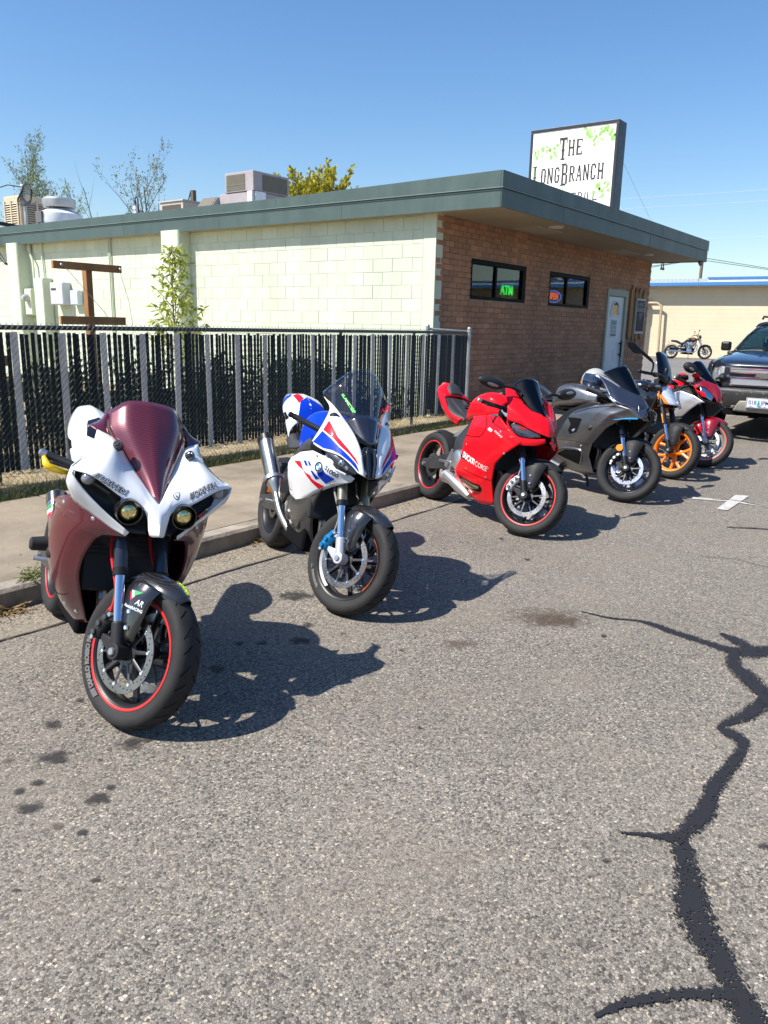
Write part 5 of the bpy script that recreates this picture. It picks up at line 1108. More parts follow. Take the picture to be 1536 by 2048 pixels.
    def mirror(s, base, tip, w_=.07, h=.045, m=PLB, sd=-1, sigm=None, signal=True):
        base, tip = Vector(base), Vector(tip); d = (tip-base); inn = base+d*.42
        o = s.add('mirror', MB().tube(cr([base, base+d*.2+Vector((0, 0, .012)), inn], 4), [.014]*5+[.011]*4, 10, flat=.7), m)
        ce = inn.lerp(tip, .5); ax = (tip-inn).normalized(); f = Vector((1, 0, 0)); f = (f-ax*f.dot(ax)).normalized(); u_ = ax.cross(f)
        rot = Matrix((ax, f, u_)).transposed(); L = (tip-inn).length/2
        s.add('mirror_shell', MB().sph(ce, (L*1.1, h*.9, h), 12, rot), m, o)
        s.add('mirror_glass', MB().sph(ce-f*h*.45, (L*.95, h*.52, h*.86), 10, rot), CHR, o)
        if signal: s.add('turn_signal', MB().sph(ce+f*h*.36-u_*h*.22, (L*.72, h*.55, h*.5), 10, rot), sigm or mat('clear_signal', (.30, .30, .31), .15, .4), o)
        return o
    def tank(s, m, pts=None, w_=(.09, .15, .165, .155, .09), zt=(.985, 1.03, 1.04, .99, .84), x=(-.40, -.52, -.66, -.80, -.93), zb=(.86, .84, .82, .80, .78), name='fuel_tank'):
        rows = [[(x[i], 0, zt[i]), (x[i], w_[i]*.62, zt[i]-.012), (x[i], w_[i], zt[i]-.06 if zt[i]-.06 > zb[i] else (zt[i]+zb[i])/2), (x[i], w_[i]*1.02, zb[i]+.02), (x[i], w_[i]*.8, zb[i]-.03)] for i in range(5)]
        o = s.panel(name, rows, m, sides=0, out=(0, 0, 1)); s.add('filler_cap', MB().lathe([(0, .012), (.045, .010), (.052, 0), (.052, -.01)], (x[1]-.04, 0, zt[1]+.004), (.1, 0, 1), 24), BLK_, o); return o
# ---------------------------------------------------------------- paints
PWHT = mat('white_paint', (.78, .79, .80), .3, coat=1., var=.02)
PBUR = mat('burgundy_paint', (.115, .012, .02), .28, .25, coat=1.)
CBUR = carbon('burgundy_carbon', (.075, .012, .02), (.175, .028, .044), 44, .28, .3)
PRED = mat('red_paint', (.68, .006, .014), .26, coat=.35, spec=.08)
PBLU = mat('blue_paint', (.004, .038, .42), .3, coat=.22, spec=.03)
PRE2 = mat('bright_red', (.64, .010, .03), .3, coat=.22, spec=.03)
PGRY = mat('matt_grey_paint', (.25, .24, .235), .30, .92, var=.03)
PGR2 = mat('blue_grey_paint', (.085, .10, .135), .28, .8, coat=.3)
PSIL = mat('silver_paint', (.50, .49, .49), .3, .55, coat=1.)
PDRD = mat('dark_red_paint', (.26, .006, .014), .25, .2, coat=1.)
PORG = mat('orange_paint', (.82, .20, .008), .35, coat=.8)
SRED = mat('rim_red', (.60, .02, .02), .4); SORG = mat('rim_orange', (.85, .13, .01), .4, emit=None)
INKD = mat('decal_black', (.012, .012, .014), .4); INKW = mat('decal_white', (.75, .75, .75), .4); INKG = mat('decal_green', (.08, .75, .05), .4); INKY = mat('decal_lime', (.55, .78, .02), .4)
GRN3 = mat('flag_green', (.02, .30, .08), .4); TYL = mat('tyre_print', (.13, .125, .12), .8)
SMOKE = glass('smoked_screen', (.80, .82, .86), .08, .01); DKSC = glass('dark_screen', (.05, .05, .065), .55, .01)
def proj_lamp(b, c, r, m=GLB, name='headlight', yel=False):
    c = Vector(c); d = Vector((1, 0, -.12)).normalized()
    h = b.add(name, MB().lathe([(r*.5, -.06), (r*.98, -.05), (r*1.05, -.01), (r*1.0, .010), (r*.92, .011), (r*.89, -.01)], c, d, 28), m)
    b.add('projector_lens', MB().lathe([(0, .016), (r*.35, .013), (r*.62, .004), (r*.8, -.008), (r*.88, -.02)], c, d, 24), mat('projector_yellow', (.85, .72, .36), .12, 1., var=.5, vscale=45) if yel else REF, h); return h
def seat(b, rows, name='seat', m=SEATM): return b.panel(name, rows, m, sides=0, out=(0, 0, 1), thick=.01)
def plug(b, o, n_, r=.022, m=GLB):
    return b.add('mirror_block', MB().lathe([(0, .010), (r*.5, .010), (r*.55, .006), (r*.85, .006), (r, 0), (r, -.02)], o, n_, 18), m)

# ================================================================ 1. white and burgundy
b = B1 = Bike('sport_motorcycle', 'white sport motorcycle with burgundy carbon windscreen and side panels, nearest the camera', (1.697, 2.532), 248.3, 11.6, 25, 1.415)
b.front(BLK_, SRED, tube=mat('blue_steel_tube', (.58, .61, .68), .14, 1.), upper=mat('fork_dark', (.05, .055, .07), .2, .6), foot=PLB, caliper=PLB, hose=mat('red_hose', (.55, .015, .02), .4), disc=.16, spokes=5, tyre_txt=(-1, '///// DIABLO ROSSO IV', -2.2, .026, TYL))
b.rear(BLK_, SRED); b.core(); b.bars(outw=.325, drop=.015, guard=(mat('yellow_lever_guard', (.75, .50, .01), .35), False), res=False); b.fender(CARB, a0=-40, a1=32)
scr = b.panel('windscreen', [[(-.016, 0, .905), (-.02, .005, .906), (-.024, .010, .908)], [(-.10, 0, 1.0), (-.11, .034, .99), (-.13, .058, .967)], [(-.17, 0, 1.09), (-.185, .066, 1.068), (-.22, .108, 1.035)], [(-.25, 0, 1.19), (-.265, .098, 1.172), (-.31, .160, 1.122)], [(-.32, 0, 1.272), (-.333, .095, 1.260), (-.375, .160, 1.20)]], CBUR, 0, out=(1, 0, .5), keep=False)
b.panel('screen_wing', [[(-.215, .110, 1.04), (-.30, .160, 1.125), (-.37, .162, 1.197)], [(-.235, .135, 1.075), (-.30, .178, 1.14), (-.37, .172, 1.185)], [(-.26, .165, 1.11), (-.31, .20, 1.145), (-.37, .185, 1.165)], [(-.285, .208, 1.128), (-.33, .235, 1.14), (-.38, .23, 1.13)]], CBUR, out=(.5, .5, .5), keep=False)
cowl = b.panel('nose_cowl', [[(-.014, 0, .90), (.018, 0, .865), (.040, 0, .825), (.048, 0, .782)], [(-.035, .016, .918), (-.002, .034, .885), (.012, .036, .84), (.018, .030, .782)], [(-.10, .05, .965), (-.052, .062, .94), (-.022, .062, .905), (-.010, .052, .868)], [(-.19, .094, 1.033), (-.115, .125, 1.0), (-.06, .14, .955), (-.032, .138, .908)], [(-.25, .142, 1.105), (-.17, .168, 1.078), (-.10, .21, 1.025), (-.062, .248, .973)], [(-.285, .21, 1.13), (-.24, .23, 1.065), (-.18, .275, 1.015), (-.112, .322, .985)]], PWHT, 0, out=(1, 0, .6))
side = b.panel('headlight_lip', [[(-.26, .25, 1.02), (-.262, .292, .94), (-.25, .288, .865)], [(-.112, .325, .982), (-.145, .322, .92), (-.195, .272, .842)], [(-.085, .255, .898), (-.10, .246, .868), (-.135, .208, .806)], [(-.06, .175, .830), (-.072, .168, .808), (-.082, .148, .774)], [(-.022, .098, .776), (-.028, .099, .768), (-.038, .104, .758)]], PWHT, out=(.6, .6, 0))
b.panel('headlight_recess', [[(-.09, .02, .88), (-.13, .14, .93), (-.16, .24, .97), (-.18, .29, .985)], [(-.10, .015, .83), (-.14, .13, .85), (-.17, .23, .90), (-.18, .29, .95)], [(-.07, .015, .765), (-.08, .09, .77), (-.13, .17, .815), (-.17, .27, .89)]], mat('lamp_recess', (.012, .012, .013), .45), out=(1, 0, 0), keep=False)
for sd in (-1, 1):
    proj_lamp(b, (-.020, .108*sd, .857), .050, yel=True); b.add('position_lamp', MB().lathe([(0, .012), (.014, .009), (.022, .001), (.026, -.015)], (-.085, .262*sd, .957), (1, .3*sd, 0), 18), mat('frosted_lamp', (.26, .26, .27), .2, .3, coat=.6))
    plug(b, (-.174, .150*sd, 1.092), (.6, .5*sd, .55), .019)
    b.add('lamp_vane', MB().prism([(-.10, .17*sd, .905), (-.13, .26*sd, .95), (-.135, .26*sd, .943), (-.11, .17*sd, .895)], (0, 0, .006)), DAL)
fair = b.panel('side_fairing', [[(-.05, .095, .752), (-.14, .172, .728), (-.195, .205, .64), (-.235, .208, .545), (-.285, .172, .43), (-.36, .12, .30)], [(-.12, .195, .80), (-.22, .262, .72), (-.28, .275, .61), (-.33, .256, .49), (-.38, .21, .38), (-.44, .135, .27)], [(-.22, .285, .862), (-.33, .318, .745), (-.39, .308, .61), (-.43, .275, .48), (-.48, .215, .36), (-.53, .12, .235)], [(-.38, .312, .825), (-.45, .302, .735), (-.50, .286, .60), (-.53, .25, .46), (-.57, .185, .34), (-.62, .095, .215)], [(-.56, .272, .798), (-.58, .266, .72), (-.60, .25, .59), (-.63, .218, .45), (-.67, .15, .33), (-.71, .06, .2)]], PBUR, n=5)
b.panel('belly_pan', [[(-.30, 0, .33), (-.34, .07, .31), (-.37, .118, .30)], [(-.48, 0, .215), (-.50, .06, .225), (-.53, .118, .236)], [(-.70, 0, .18), (-.705, .03, .19), (-.71, .06, .2)]], PBUR, 0, out=(.2, 0, -1), keep=False)
for f in fair: 
    sd = 1 if sum(v.co.y for v in f.data.vertices) > 0 else -1
    b.decal('carbon_strip', [(-.06, .10*sd, .756), (-.13, .20*sd, .803), (-.22, .285*sd, .858), (-.38, .312*sd, .82), (-.50, .285*sd, .80), (-.42, .31*sd, .775), (-.28, .29*sd, .79), (-.16, .19*sd, .735)], CBUR, f, [f])
    b.add('frame_slider', MB().tube([(-.56, .25*sd, .59), (-.56, .285*sd, .585), (-.56, .287*sd, .585), (-.56, .345*sd, .58), (-.56, .352*sd, .58)], [.018, .018, .033, .029, .02], 16), PLB)
    b.add('fairing_boss', MB().lathe([(0, .014), (.012, .014), (.022, .008), (.024, -.01)], (-.40, .296*sd, .585), (.2, sd, .1), 16), PLB)
for f in fair:
    sd = 1 if sum(v.co.y for v in f.data.vertices) > 0 else -1; b.bolts([(-.339, .31*sd, .802), (-.264, .298*sd, .829), (-.137, .209*sd, .797), (-.55, .265*sd, .76), (-.40, .22*sd, .36), (-.36, .18*sd, .33)], f); b.seam('panel_seam', [(-.58, .26*sd, .43), (-.46, .25*sd, .40), (-.33, .22*sd, .43)], f)
b.panel('cowl_inner', [[(-.16, .0, .80), (-.18, .10, .80), (-.2, .2, .80), (-.26, .25, .84)], [(-.34, 0, .86), (-.34, .10, .87), (-.36, .2, .9), (-.36, .22, .95)]], DARKIN, 0, out=(0, 0, 1), keep=False)
b.tank(PWHT); seat(b, [[(-.88, 0, .835), (-.88, .07, .83), (-.88, .12, .79)], [(-1.0, 0, .80), (-1.0, .11, .80), (-1.0, .14, .76)], [(-1.12, 0, .84), (-1.12, .12, .83), (-1.12, .14, .79)]])
tl = b.panel('tail_cowl', [[(-1.02, 0, .92), (-1.02, .075, .91), (-1.03, .11, .86), (-1.05, .10, .78)], [(-1.14, 0, 1.06), (-1.14, .08, 1.035), (-1.15, .13, .95), (-1.16, .10, .84)], [(-1.30, 0, 1.135), (-1.30, .08, 1.10), (-1.30, .125, 1.01), (-1.30, .09, .91)], [(-1.47, 0, 1.15), (-1.47, .06, 1.125), (-1.47, .09, 1.05), (-1.47, .06, .99)], [(-1.58, 0, 1.12), (-1.58, .03, 1.115), (-1.58, .04, 1.08), (-1.58, .03, 1.05)]], PWHT, 0, out=(.5, 0, 1))
b.decal('seat_pad', [(-1.10, -.075, 1.03), (-1.08, 0, 1.0), (-1.10, .075, 1.03), (-1.20, .06, 1.10), (-1.22, 0, 1.12), (-1.20, -.06, 1.10)], GLB, tl, [tl])
for sd in (-1, 1): b.decal('tail_vent', [(-1.12, .145*sd, .95), (-1.16, .15*sd, .985), (-1.26, .148*sd, .99), (-1.29, .145*sd, .95), (-1.22, .13*sd, .90)], DARKIN, tl, [tl])
sl_ = b.silencer((-.66, -.185, .46), (-.90, -.205, .73), .047, mat('heat_blued', (.42, .36, .42), .22, 1., var=.4, vscale=7), mat('carbon_cap', (.015, .015, .016), .3, coat=1.), 1., [(-.62, -.17, .40), (-.60, -.13, .32), (-.56, -.10, .25)])
for q_, m_ in ((.80, GRN3), (.74, INKW), (.68, SRED)): b.add('maker_band', MB().tube([Vector((-.66, -.185, .46)).lerp(Vector((-.90, -.205, .73)), q_), Vector((-.66, -.185, .46)).lerp(Vector((-.90, -.205, .73)), q_+.05)], .0476, 20, cap=False), m_, sl_)

# lettering on the first machine
for sd in (-1, 1):
    o = Vector((-.052, -.186, .953)) if sd < 0 else Vector((-.060, .184, .967)); u = (.027, .122, -.052) if sd < 0 else (-.024, .093, .048)
    b.label('//DRIVEN', o, u, (-.3, 0, 1), .033, INKD, cowl, [cowl], bold=.0022, shear=.25)
    b.label('//DRIVEN', o, u, (-.3, 0, 1), .033, INKW, cowl, [cowl], off=.0032, bold=-.0004, shear=.25)
sh_ = [(-1, .9), (0, 1.05), (1, .9), (1.05, .2), (.6, -.7), (0, -1.15), (-.6, -.7), (-1.05, .2)]
for nm, r_, m_, of in (('maker_badge', .0155, INKD, .0016), ('badge_face', .0128, INKW, .0026)): b.decal(nm, [Vector((-.044, .073, .935))+Vector((-.25, .85, .42)).normalized()*x_*r_+Vector((-.5, -.1, .85)).normalized()*z_*r_ for x_, z_ in sh_], m_, cowl, [cowl], off=of, step=.006)
b.label('B', (-.043, .073, .931), (-.25, .85, .42), (-.5, 0, 1), .016, INKD, cowl, [cowl], off=.0036)
fs = [o for o in b.fside if sum(v.co.y for v in o.data.vertices) < 0 or True][0]
F_ = lambda x, y, z: b.st((x, y, z))
b.decal('maker_flag', [F_(-.055, -.105, .535), F_(-.03, -.105, .50), F_(-.01, -.105, .525)], SRED, fs, [fs], step=.05); b.decal('maker_flag', [F_(-.048, -.105, .542), F_(-.025, -.105, .512), F_(.0, -.105, .54)], INKW, fs, [fs], off=.0024, step=.05); b.decal('maker_flag', [F_(-.03, -.105, .545), F_(-.018, -.105, .522), F_(.02, -.105, .55)], GRN3, fs, [fs], off=.0030, step=.05)
b.label('AR', F_(.022, -.106, .505), b.S @ Vector((1, 0, 0)), b.S @ Vector((0, 0, 1)), .034, INKW, fs, [fs], shear=.2, off=.0022); b.label('AustinRACING', F_(.0, -.106, .478), b.S @ Vector((1, 0, .03)), b.S @ Vector((0, 0, 1)), .017, INKW, fs, [fs], shear=.1, bold=.0003, off=.0022)
lt = BVHTree.FromPolygons([v.co for v in b.fend.data.vertices], [tuple(p.vertices) for p in b.fend.data.polygons])
def on_f(x, y, z):
    q = lt.find_nearest(b.st((x, y, z))); return q[0]+q[1]*.002
obj('lime_stripe', MB().tube([on_f(*v) for v in cr([(.12, .03, .60), (.07, .036, .612), (.03, .05, .612), (.0, .066, .60), (.03, .072, .59), (.09, .072, .575), (.15, .068, .548)], 6)], [.003]*12+[.004]*10+[.005]*15, 6), INKY, b.fend)
lime = MB()
for k in range(3): lime.tube([on_f(*v) for v in cr([(.075+.024*k, .022, .616-.006*k), (.09+.024*k, .04, .606-.008*k), (.07+.024*k, .058, .597-.008*k)], 4)], .003, 5)
obj('lime_claw', lime, INKY, b.fend)
# ================================================================ 2. white, blue and red
b = B2 = Bike('sport_motorcycle', 'white sport motorcycle with blue and red stripes and tall smoked windscreen', (3.215, 2.68), 239.5, 11, 29, 1.44)
b.front(BLK_, None, tube=mat('blue_chrome_tube', (.70, .74, .80), .12, 1.), upper=DGOLD, foot=mat('silver_foot', (.62, .63, .65), .35, .6), caliper=mat('blue_caliper', (.005, .20, .46), .3, .3, coat=.6), capm=mat('blue_cap', (.01, .16, .36), .3, .3), hose=mat('clear_hose', (.25, .24, .22), .4), disc=.16, spokes=5, rimtape=((-1, -1.0, -2.7, INKW), (1, .45, 1.95, SORG), (-1, .6, 2.2, SORG)), tyre_txt=(-1, 'PERFORMANCE   TT', -2.3, .016, TYL))
b.rear(BLK_, None, rimtape=((-1, -1.4, -.2, SORG),)); b.core(); b.bars(endm=BLK_, outw=.30, drop=.03, back=.25); b.fender(CARB, a0=-38, a1=34)
b.screen = b.panel('windscreen', [[(-.155, 0, 1.10), (-.17, .065, 1.088), (-.212, .113, 1.058)], [(-.22, 0, 1.19), (-.24, .09, 1.172), (-.305, .165, 1.118)], [(-.275, 0, 1.285), (-.295, .10, 1.258), (-.37, .212, 1.172)], [(-.32, 0, 1.355), (-.335, .085, 1.325), (-.385, .175, 1.222)]], SMOKE, 0, out=(1, 0, .5), thick=.003, keep=False)
b.panel('lower_screen', [[(-.025, 0, .956), (-.03, .010, .958), (-.036, .02, .962)], [(-.09, 0, 1.032), (-.10, .042, 1.02), (-.122, .074, .998)], [(-.156, 0, 1.104), (-.171, .067, 1.092), (-.214, .115, 1.06)]], mat('dark_tint', (.012, .013, .022), .12, coat=1.), 0, out=(1, 0, .5), keep=False)
cowl = b.panel('nose_cowl', [[(-.368, .205, 1.158), (-.305, .178, 1.10), (-.265, .215, 1.01), (-.252, .266, .898)], [(-.287, .157, 1.116), (-.245, .172, 1.07), (-.22, .212, .985), (-.20, .248, .884)], [(-.20, .112, 1.055), (-.172, .15, 1.02), (-.16, .19, .955), (-.15, .22, .873)], [(-.112, .074, .99), (-.082, .102, .95), (-.068, .136, .905), (-.058, .156, .866)], [(-.035, .046, .91), (-.005, .06, .882), (-.002, .085, .857), (.0, .105, .832)], [(.05, .028, .785), (.052, .042, .789), (.046, .057, .794), (.036, .072, .80)]], PWHT, out=(1, .4, .5))
b.panel('centre_duct', [[(-.05, 0, .94), (-.05, .03, .935), (-.038, .046, .91)], [(.0, 0, .86), (.0, .025, .862), (.005, .05, .86)], [(.045, 0, .775), (.046, .018, .778), (.05, .028, .785)]], GLB, 0, out=(1, 0, 0), keep=False)
for k in (-1, 1): b.add('duct_rib', MB().tube([(-.03, .022*k, .935), (.02, .02*k, .86), (.056, .012*k, .785)], .006, 6), GLB)
wing = b.panel('side_fairing', [[(.008, .072, .762), (.002, .078, .752), (-.008, .082, .738)], [(-.10, .192, .835), (-.10, .178, .765), (-.13, .13, .685)], [(-.25, .25, .852), (-.25, .24, .735), (-.29, .18, .60)], [(-.40, .27, .818), (-.42, .255, .685), (-.44, .185, .525)], [(-.55, .266, .766), (-.56, .246, .64), (-.54, .18, .465)], [(-.64, .256, .716), (-.658, .236, .62), (-.665, .20, .52)]], PWHT, ten=.9)
b.panel('shoulder_panel', [[(-.235, .272, .905), (-.24, .268, .88), (-.25, .252, .856)], [(-.42, .225, .905), (-.42, .255, .87), (-.42, .268, .82)], [(-.62, .19, .82), (-.62, .23, .78), (-.62, .258, .73)]], mat('dark_grey_panel', (.05, .05, .052), .45, .2), keep=False)
b.panel('belly_fairing', [[(-.20, .165, .66), (-.29, .16, .55), (-.35, .135, .42), (-.41, .08, .27)], [(-.42, .192, .575), (-.46, .19, .47), (-.50, .16, .34), (-.54, .08, .21)], [(-.63, .20, .54), (-.67, .20, .45), (-.71, .15, .32), (-.75, .07, .19)]], mat('grey_carbon', (.03, .03, .031), .35, coat=.5), keep=False)
b.panel('belly_pan', [[(-.38, 0, .29), (-.40, .05, .275), (-.41, .08, .27)], [(-.54, 0, .19), (-.54, .05, .2), (-.54, .08, .21)], [(-.75, 0, .17), (-.75, .04, .18), (-.75, .07, .19)]], MATS['grey_carbon'], 0, out=(.2, 0, -1), keep=False)
b.panel('cowl_inner', [[(-.05, .0, .77), (-.10, .08, .75), (-.13, .13, .77), (-.16, .2, .84)], [(-.34, 0, .86), (-.34, .10, .87), (-.36, .2, .9), (-.34, .24, .93)]], DARKIN, 0, out=(0, 0, 1), keep=False)
hl = b.panel('headlight', [[(-.155, .212, .884), (-.145, .212, .865), (-.135, .202, .845)], [(-.06, .146, .858), (-.055, .158, .825), (-.06, .158, .79)], [(-.004, .098, .826), (-.004, .112, .80), (-.012, .116, .774)], [(.028, .070, .798), (.026, .076, .79), (.02, .08, .784)]], mat('lamp_dark', (.015, .016, .018), .15, coat=1.), out=(1, .5, 0), keep=False)
for k, sd in ((0, 1), (1, -1)):
    for c, r in (((-.045, .143*sd, .83), .019), ((-.018, .120*sd, .808), .015)): b.add('lamp_projector', MB().lathe([(0, .012), (r*.6, .010), (r, .002), (r*1.1, -.01)], c, (1, .6*sd, -.1), 14), REF, hl[k])
    b.add('lamp_light_bar', MB().tube([(-.13, .215*sd, .847), (-.058, .168*sd, .79), (-.008, .122*sd, .776)], .0045, 6), mat('lamp_bar', (.6, .62, .65), .2), hl[k])
    b.decal('mirror_block', [(-.238+.030*math.cos(a_)-.008*math.sin(a_), (.158-.012*math.cos(a_)+.010*math.sin(a_))*sd, 1.072+.020*math.cos(a_)+.016*math.sin(a_)) for a_ in [k_*math.pi/9 for k_ in range(18)]], GLB, b.root, [cowl[k]], off=.003, step=.01)
# livery
for f in wing:
    sd = 1 if sum(v.co.y for v in f.data.vertices) > 0 else -1; b.bolts([(-.50, .19*sd, .50), (-.62, .21*sd, .56), (-.20, .25*sd, .83), (-.14, .14*sd, .70)], f)
tr = b.bvh(list(cowl))
for sd in (-1, 1):
    par = cowl[0] if sd > 0 else cowl[1]
    V = lambda *q: [(x, y*sd, z) for x, y, z in q]
    b.decal('red_stripe', V((-.236, .192, 1.036), (-.174, .174, .995), (-.136, .162, .962), (-.050, .111, .904), (-.009, .083, .871), (.020, .066, .838), (.008, .080, .848), (-.036, .112, .884), (-.094, .154, .917), (-.154, .187, .952), (-.228, .219, .979)), PRE2, par, tree=tr, step=.012)
    b.decal('blue_stripe', V((-.228, .222, .972), (-.148, .188, .943), (-.090, .156, .910), (-.031, .115, .876), (.008, .083, .845), (.030, .070, .818), (.035, .068, .805), (-.012, .111, .846), (-.062, .152, .872), (-.111, .184, .884), (-.163, .222, .884), (-.243, .259, .902)), PBLU, par, tree=tr, step=.012)
    wp = wing[0] if sd > 0 else wing[1]; t2 = b.bvh([wp])
    b.decal('red_stripe', V((-.503, .262, .749), (-.393, .262, .767), (-.354, .252, .729), (-.310, .244, .715), (-.270, .232, .710), (-.262, .222, .694), (-.240, .20, .683), (-.205, .175, .672), (-.19, .166, .668), (-.236, .172, .642), (-.275, .213, .670), (-.342, .250, .722)), PRE2, wp, tree=t2)
    b.decal('blue_stripe', V((-.20, .224, .79), (-.170, .213, .79), (-.139, .188, .749), (-.095, .144, .732), (-.174, .164, .687), (-.206, .207, .720)), PBLU, wp, tree=t2)
    for q in (((-.351, .257, .777), (-.320, .254, .783), (-.289, .248, .760), (-.316, .250, .754)), ((-.300, .251, .786), (-.268, .247, .784), (-.247, .242, .768), (-.268, .245, .762)), ((-.250, .235, .738), (-.236, .234, .742), (-.200, .198, .706), (-.234, .208, .695))): b.decal('blue_stripe', V(*q), PBLU, wp, tree=t2)
    b.label('S1000', (-.104, .172*sd, .767), (.074, .064, -.035) if sd < 0 else (-.074, .064, .035), (.2, 0, 1), .040, mat('decal_navy', (.02, .03, .09), .4), wp, [wp], wide=1.0, shear=.2, bold=.0008)
    c_ = Vector((-.183, .217*sd, .775)); nb_ = Vector((.55, sd, .1)).normalized(); q_ = t2.find_nearest(c_); o_ = q_[0]+q_[1]*(.003)
    e1 = Vector((1, 0, 0)); e1 = (e1-nb_*e1.dot(nb_)).normalized(); e2 = nb_.cross(e1)
    rd_ = b.add('round_badge', MB().lathe([(0, .003), (.029, .003), (.031, 0), (.031, -.004)], o_, nb_, 28), INKW, wp)
    b.add('badge_ring', MB().lathe([(.019, .0036), (.0285, .0036)], o_, nb_, 28), INKD, rd_)
    for k in range(4):
        sec = [o_+nb_*.0038]+[o_+nb_*.0038+.018*(math.cos(R(a))*e1+math.sin(R(a))*e2) for a in range(90*k, 90*k+91, 15)]
        b.add('badge_quarter', MB().add(sec, [tuple(range(len(sec)))]), mat('badge_blue', (.02, .22, .55), .4) if k % 2 else INKW, rd_, ang=0)
b.label('SLAMSTOP', (-.235, -.099, 1.147), (.074, .04, -.064), (-.35, .8, .2), .030, INKG, b.screen, [b.screen], off=.002, bold=.0014)
b.tank(PBLU, zt=(1.02, 1.065, 1.07, 1.0, .86)); seat(b, [[(-.86, 0, .87), (-.86, .08, .86), (-.86, .13, .80)], [(-1.0, 0, .83), (-1.0, .12, .825), (-1.0, .15, .77)], [(-1.15, 0, .88), (-1.15, .12, .87), (-1.15, .14, .80)]])
tl = b.panel('tail_cowl', [[(-1.10, 0, .95), (-1.10, .10, .93), (-1.11, .14, .86), (-1.12, .12, .76)], [(-1.20, 0, 1.06), (-1.20, .11, 1.03), (-1.20, .155, .94), (-1.20, .12, .84)], [(-1.35, 0, 1.115), (-1.35, .11, 1.085), (-1.35, .145, 1.0), (-1.35, .10, .91)], [(-1.52, 0, 1.11), (-1.52, .08, 1.09), (-1.52, .10, 1.03), (-1.52, .06, .97)]], PWHT, 0, out=(.5, 0, 1))
b.decal('blue_stripe', [(-1.10, -.10, .94), (-1.09, 0, .94), (-1.10, .10, .94), (-1.24, .12, 1.05), (-1.30, 0, 1.10), (-1.24, -.06, 1.07)], PBLU, tl, [tl]); b.decal('red_stripe', [(-1.22, -.075, 1.055), (-1.28, -.03, 1.09), (-1.40, -.04, 1.11), (-1.34, -.09, 1.09)], PRE2, tl, [tl])
b.decal('blue_stripe', [(-1.33, -.11, 1.085), (-1.40, -.08, 1.10), (-1.45, -.10, 1.05), (-1.36, -.14, 1.01)], PBLU, tl, [tl]); b.decal('tail_vent', [(-1.16, -.145, .95), (-1.24, -.152, .985), (-1.30, -.15, .95), (-1.22, -.15, .90)], DARKIN, tl, [tl])
b.silencer((-.98, -.19, .46), (-1.30, -.24, .77), .062, mat('satin_titanium', (.42, .40, .37), .3, 1., var=.08), BLK_, .8, [(-.88, -.17, .36), (-.78, -.13, .28), (-.6, -.08, .22)])
b.add('pipe_clamp', MB().lathe([(.066, -.012), (.07, -.012), (.07, .012), (.066, .012)], (-1.06, -.2, .535), (-.32, -.05, .31), 20, closed=True), ALU)
# ================================================================ 3. red
b = B3 = Bike('sport_motorcycle', 'bright red sport motorcycle with black screen and red rim stripes', (5.427, 2.69), 243, 10.5, 29, 1.426)
b.front(BLK_, SRED, tube=mat('steel_blue_tube', (.56, .62, .72), .12, 1.), upper=mat('fork_steel_dark', (.06, .075, .10), .2, .7), foot=BLK_, caliper=mat('pale_caliper', (.62, .63, .66), .35, .4), hose=CHR, disc=.16, spokes=5, y2=True, dm=STL)
b.rear(BLK_, SRED, spokes=5, y2=True); b.core(case=ALU, frame=DAL); b.bars(endm=ALU, outw=.35, back=.22, drop=-.03); b.fender(PLB, a0=-36, a1=34)
b.panel('windscreen', [[(-.008, 0, .934), (-.012, .010, .936), (-.017, .02, .939)], [(-.07, 0, .995), (-.085, .042, .985), (-.11, .072, .967)], [(-.15, 0, 1.075), (-.17, .062, 1.06), (-.212, .104, 1.032)], [(-.22, 0, 1.15), (-.24, .07, 1.135), (-.285, .126, 1.092)], [(-.27, 0, 1.208), (-.285, .065, 1.197), (-.335, .125, 1.145)]], DKSC, 0, out=(1, 0, .5), thick=.003, keep=False)
cowl = b.panel('nose_cowl', [[(-.004, 0, .93), (.042, 0, .885), (.076, 0, .828), (.09, 0, .786)], [(-.035, .028, .947), (.015, .052, .893), (.05, .062, .833), (.056, .056, .797)], [(-.12, .075, .968), (-.06, .115, .925), (-.02, .132, .867), (-.002, .122, .817)], [(-.215, .107, 1.035), (-.15, .162, .985), (-.10, .188, .912), (-.085, .174, .845)], [(-.295, .132, 1.095), (-.22, .19, 1.035), (-.16, .222, .94), (-.13, .216, .852)], [(-.375, .17, 1.125), (-.30, .205, 1.06), (-.20, .237, .97), (-.165, .24, .86)]], PRED, 0, out=(1, 0, .6), ten=.5)
b.panel('headlight_lip', [[(-.165, .24, .858), (-.155, .24, .83), (-.14, .236, .79)], [(-.12, .218, .80), (-.11, .226, .76), (-.10, .222, .715)], [(-.05, .182, .75), (-.03, .185, .725), (-.02, .172, .69)], [(.03, .10, .752), (.045, .10, .735), (.05, .085, .705)], [(.078, .03, .772), (.085, .028, .76), (.086, .02, .742)]], PRED, out=(1, .6, 0))
hl = b.panel('headlight', [[(-.135, .208, .842), (-.135, .212, .82), (-.125, .208, .795)], [(-.085, .165, .84), (-.075, .178, .80), (-.06, .172, .755)], [(-.005, .112, .814), (.0, .12, .78), (.01, .11, .755)], [(.045, .056, .797), (.05, .056, .785), (.05, .05, .775)]], mat('dark_reflector', (.16, .12, .12), .12, .8, coat=1.), out=(1, .5, 0), keep=False)
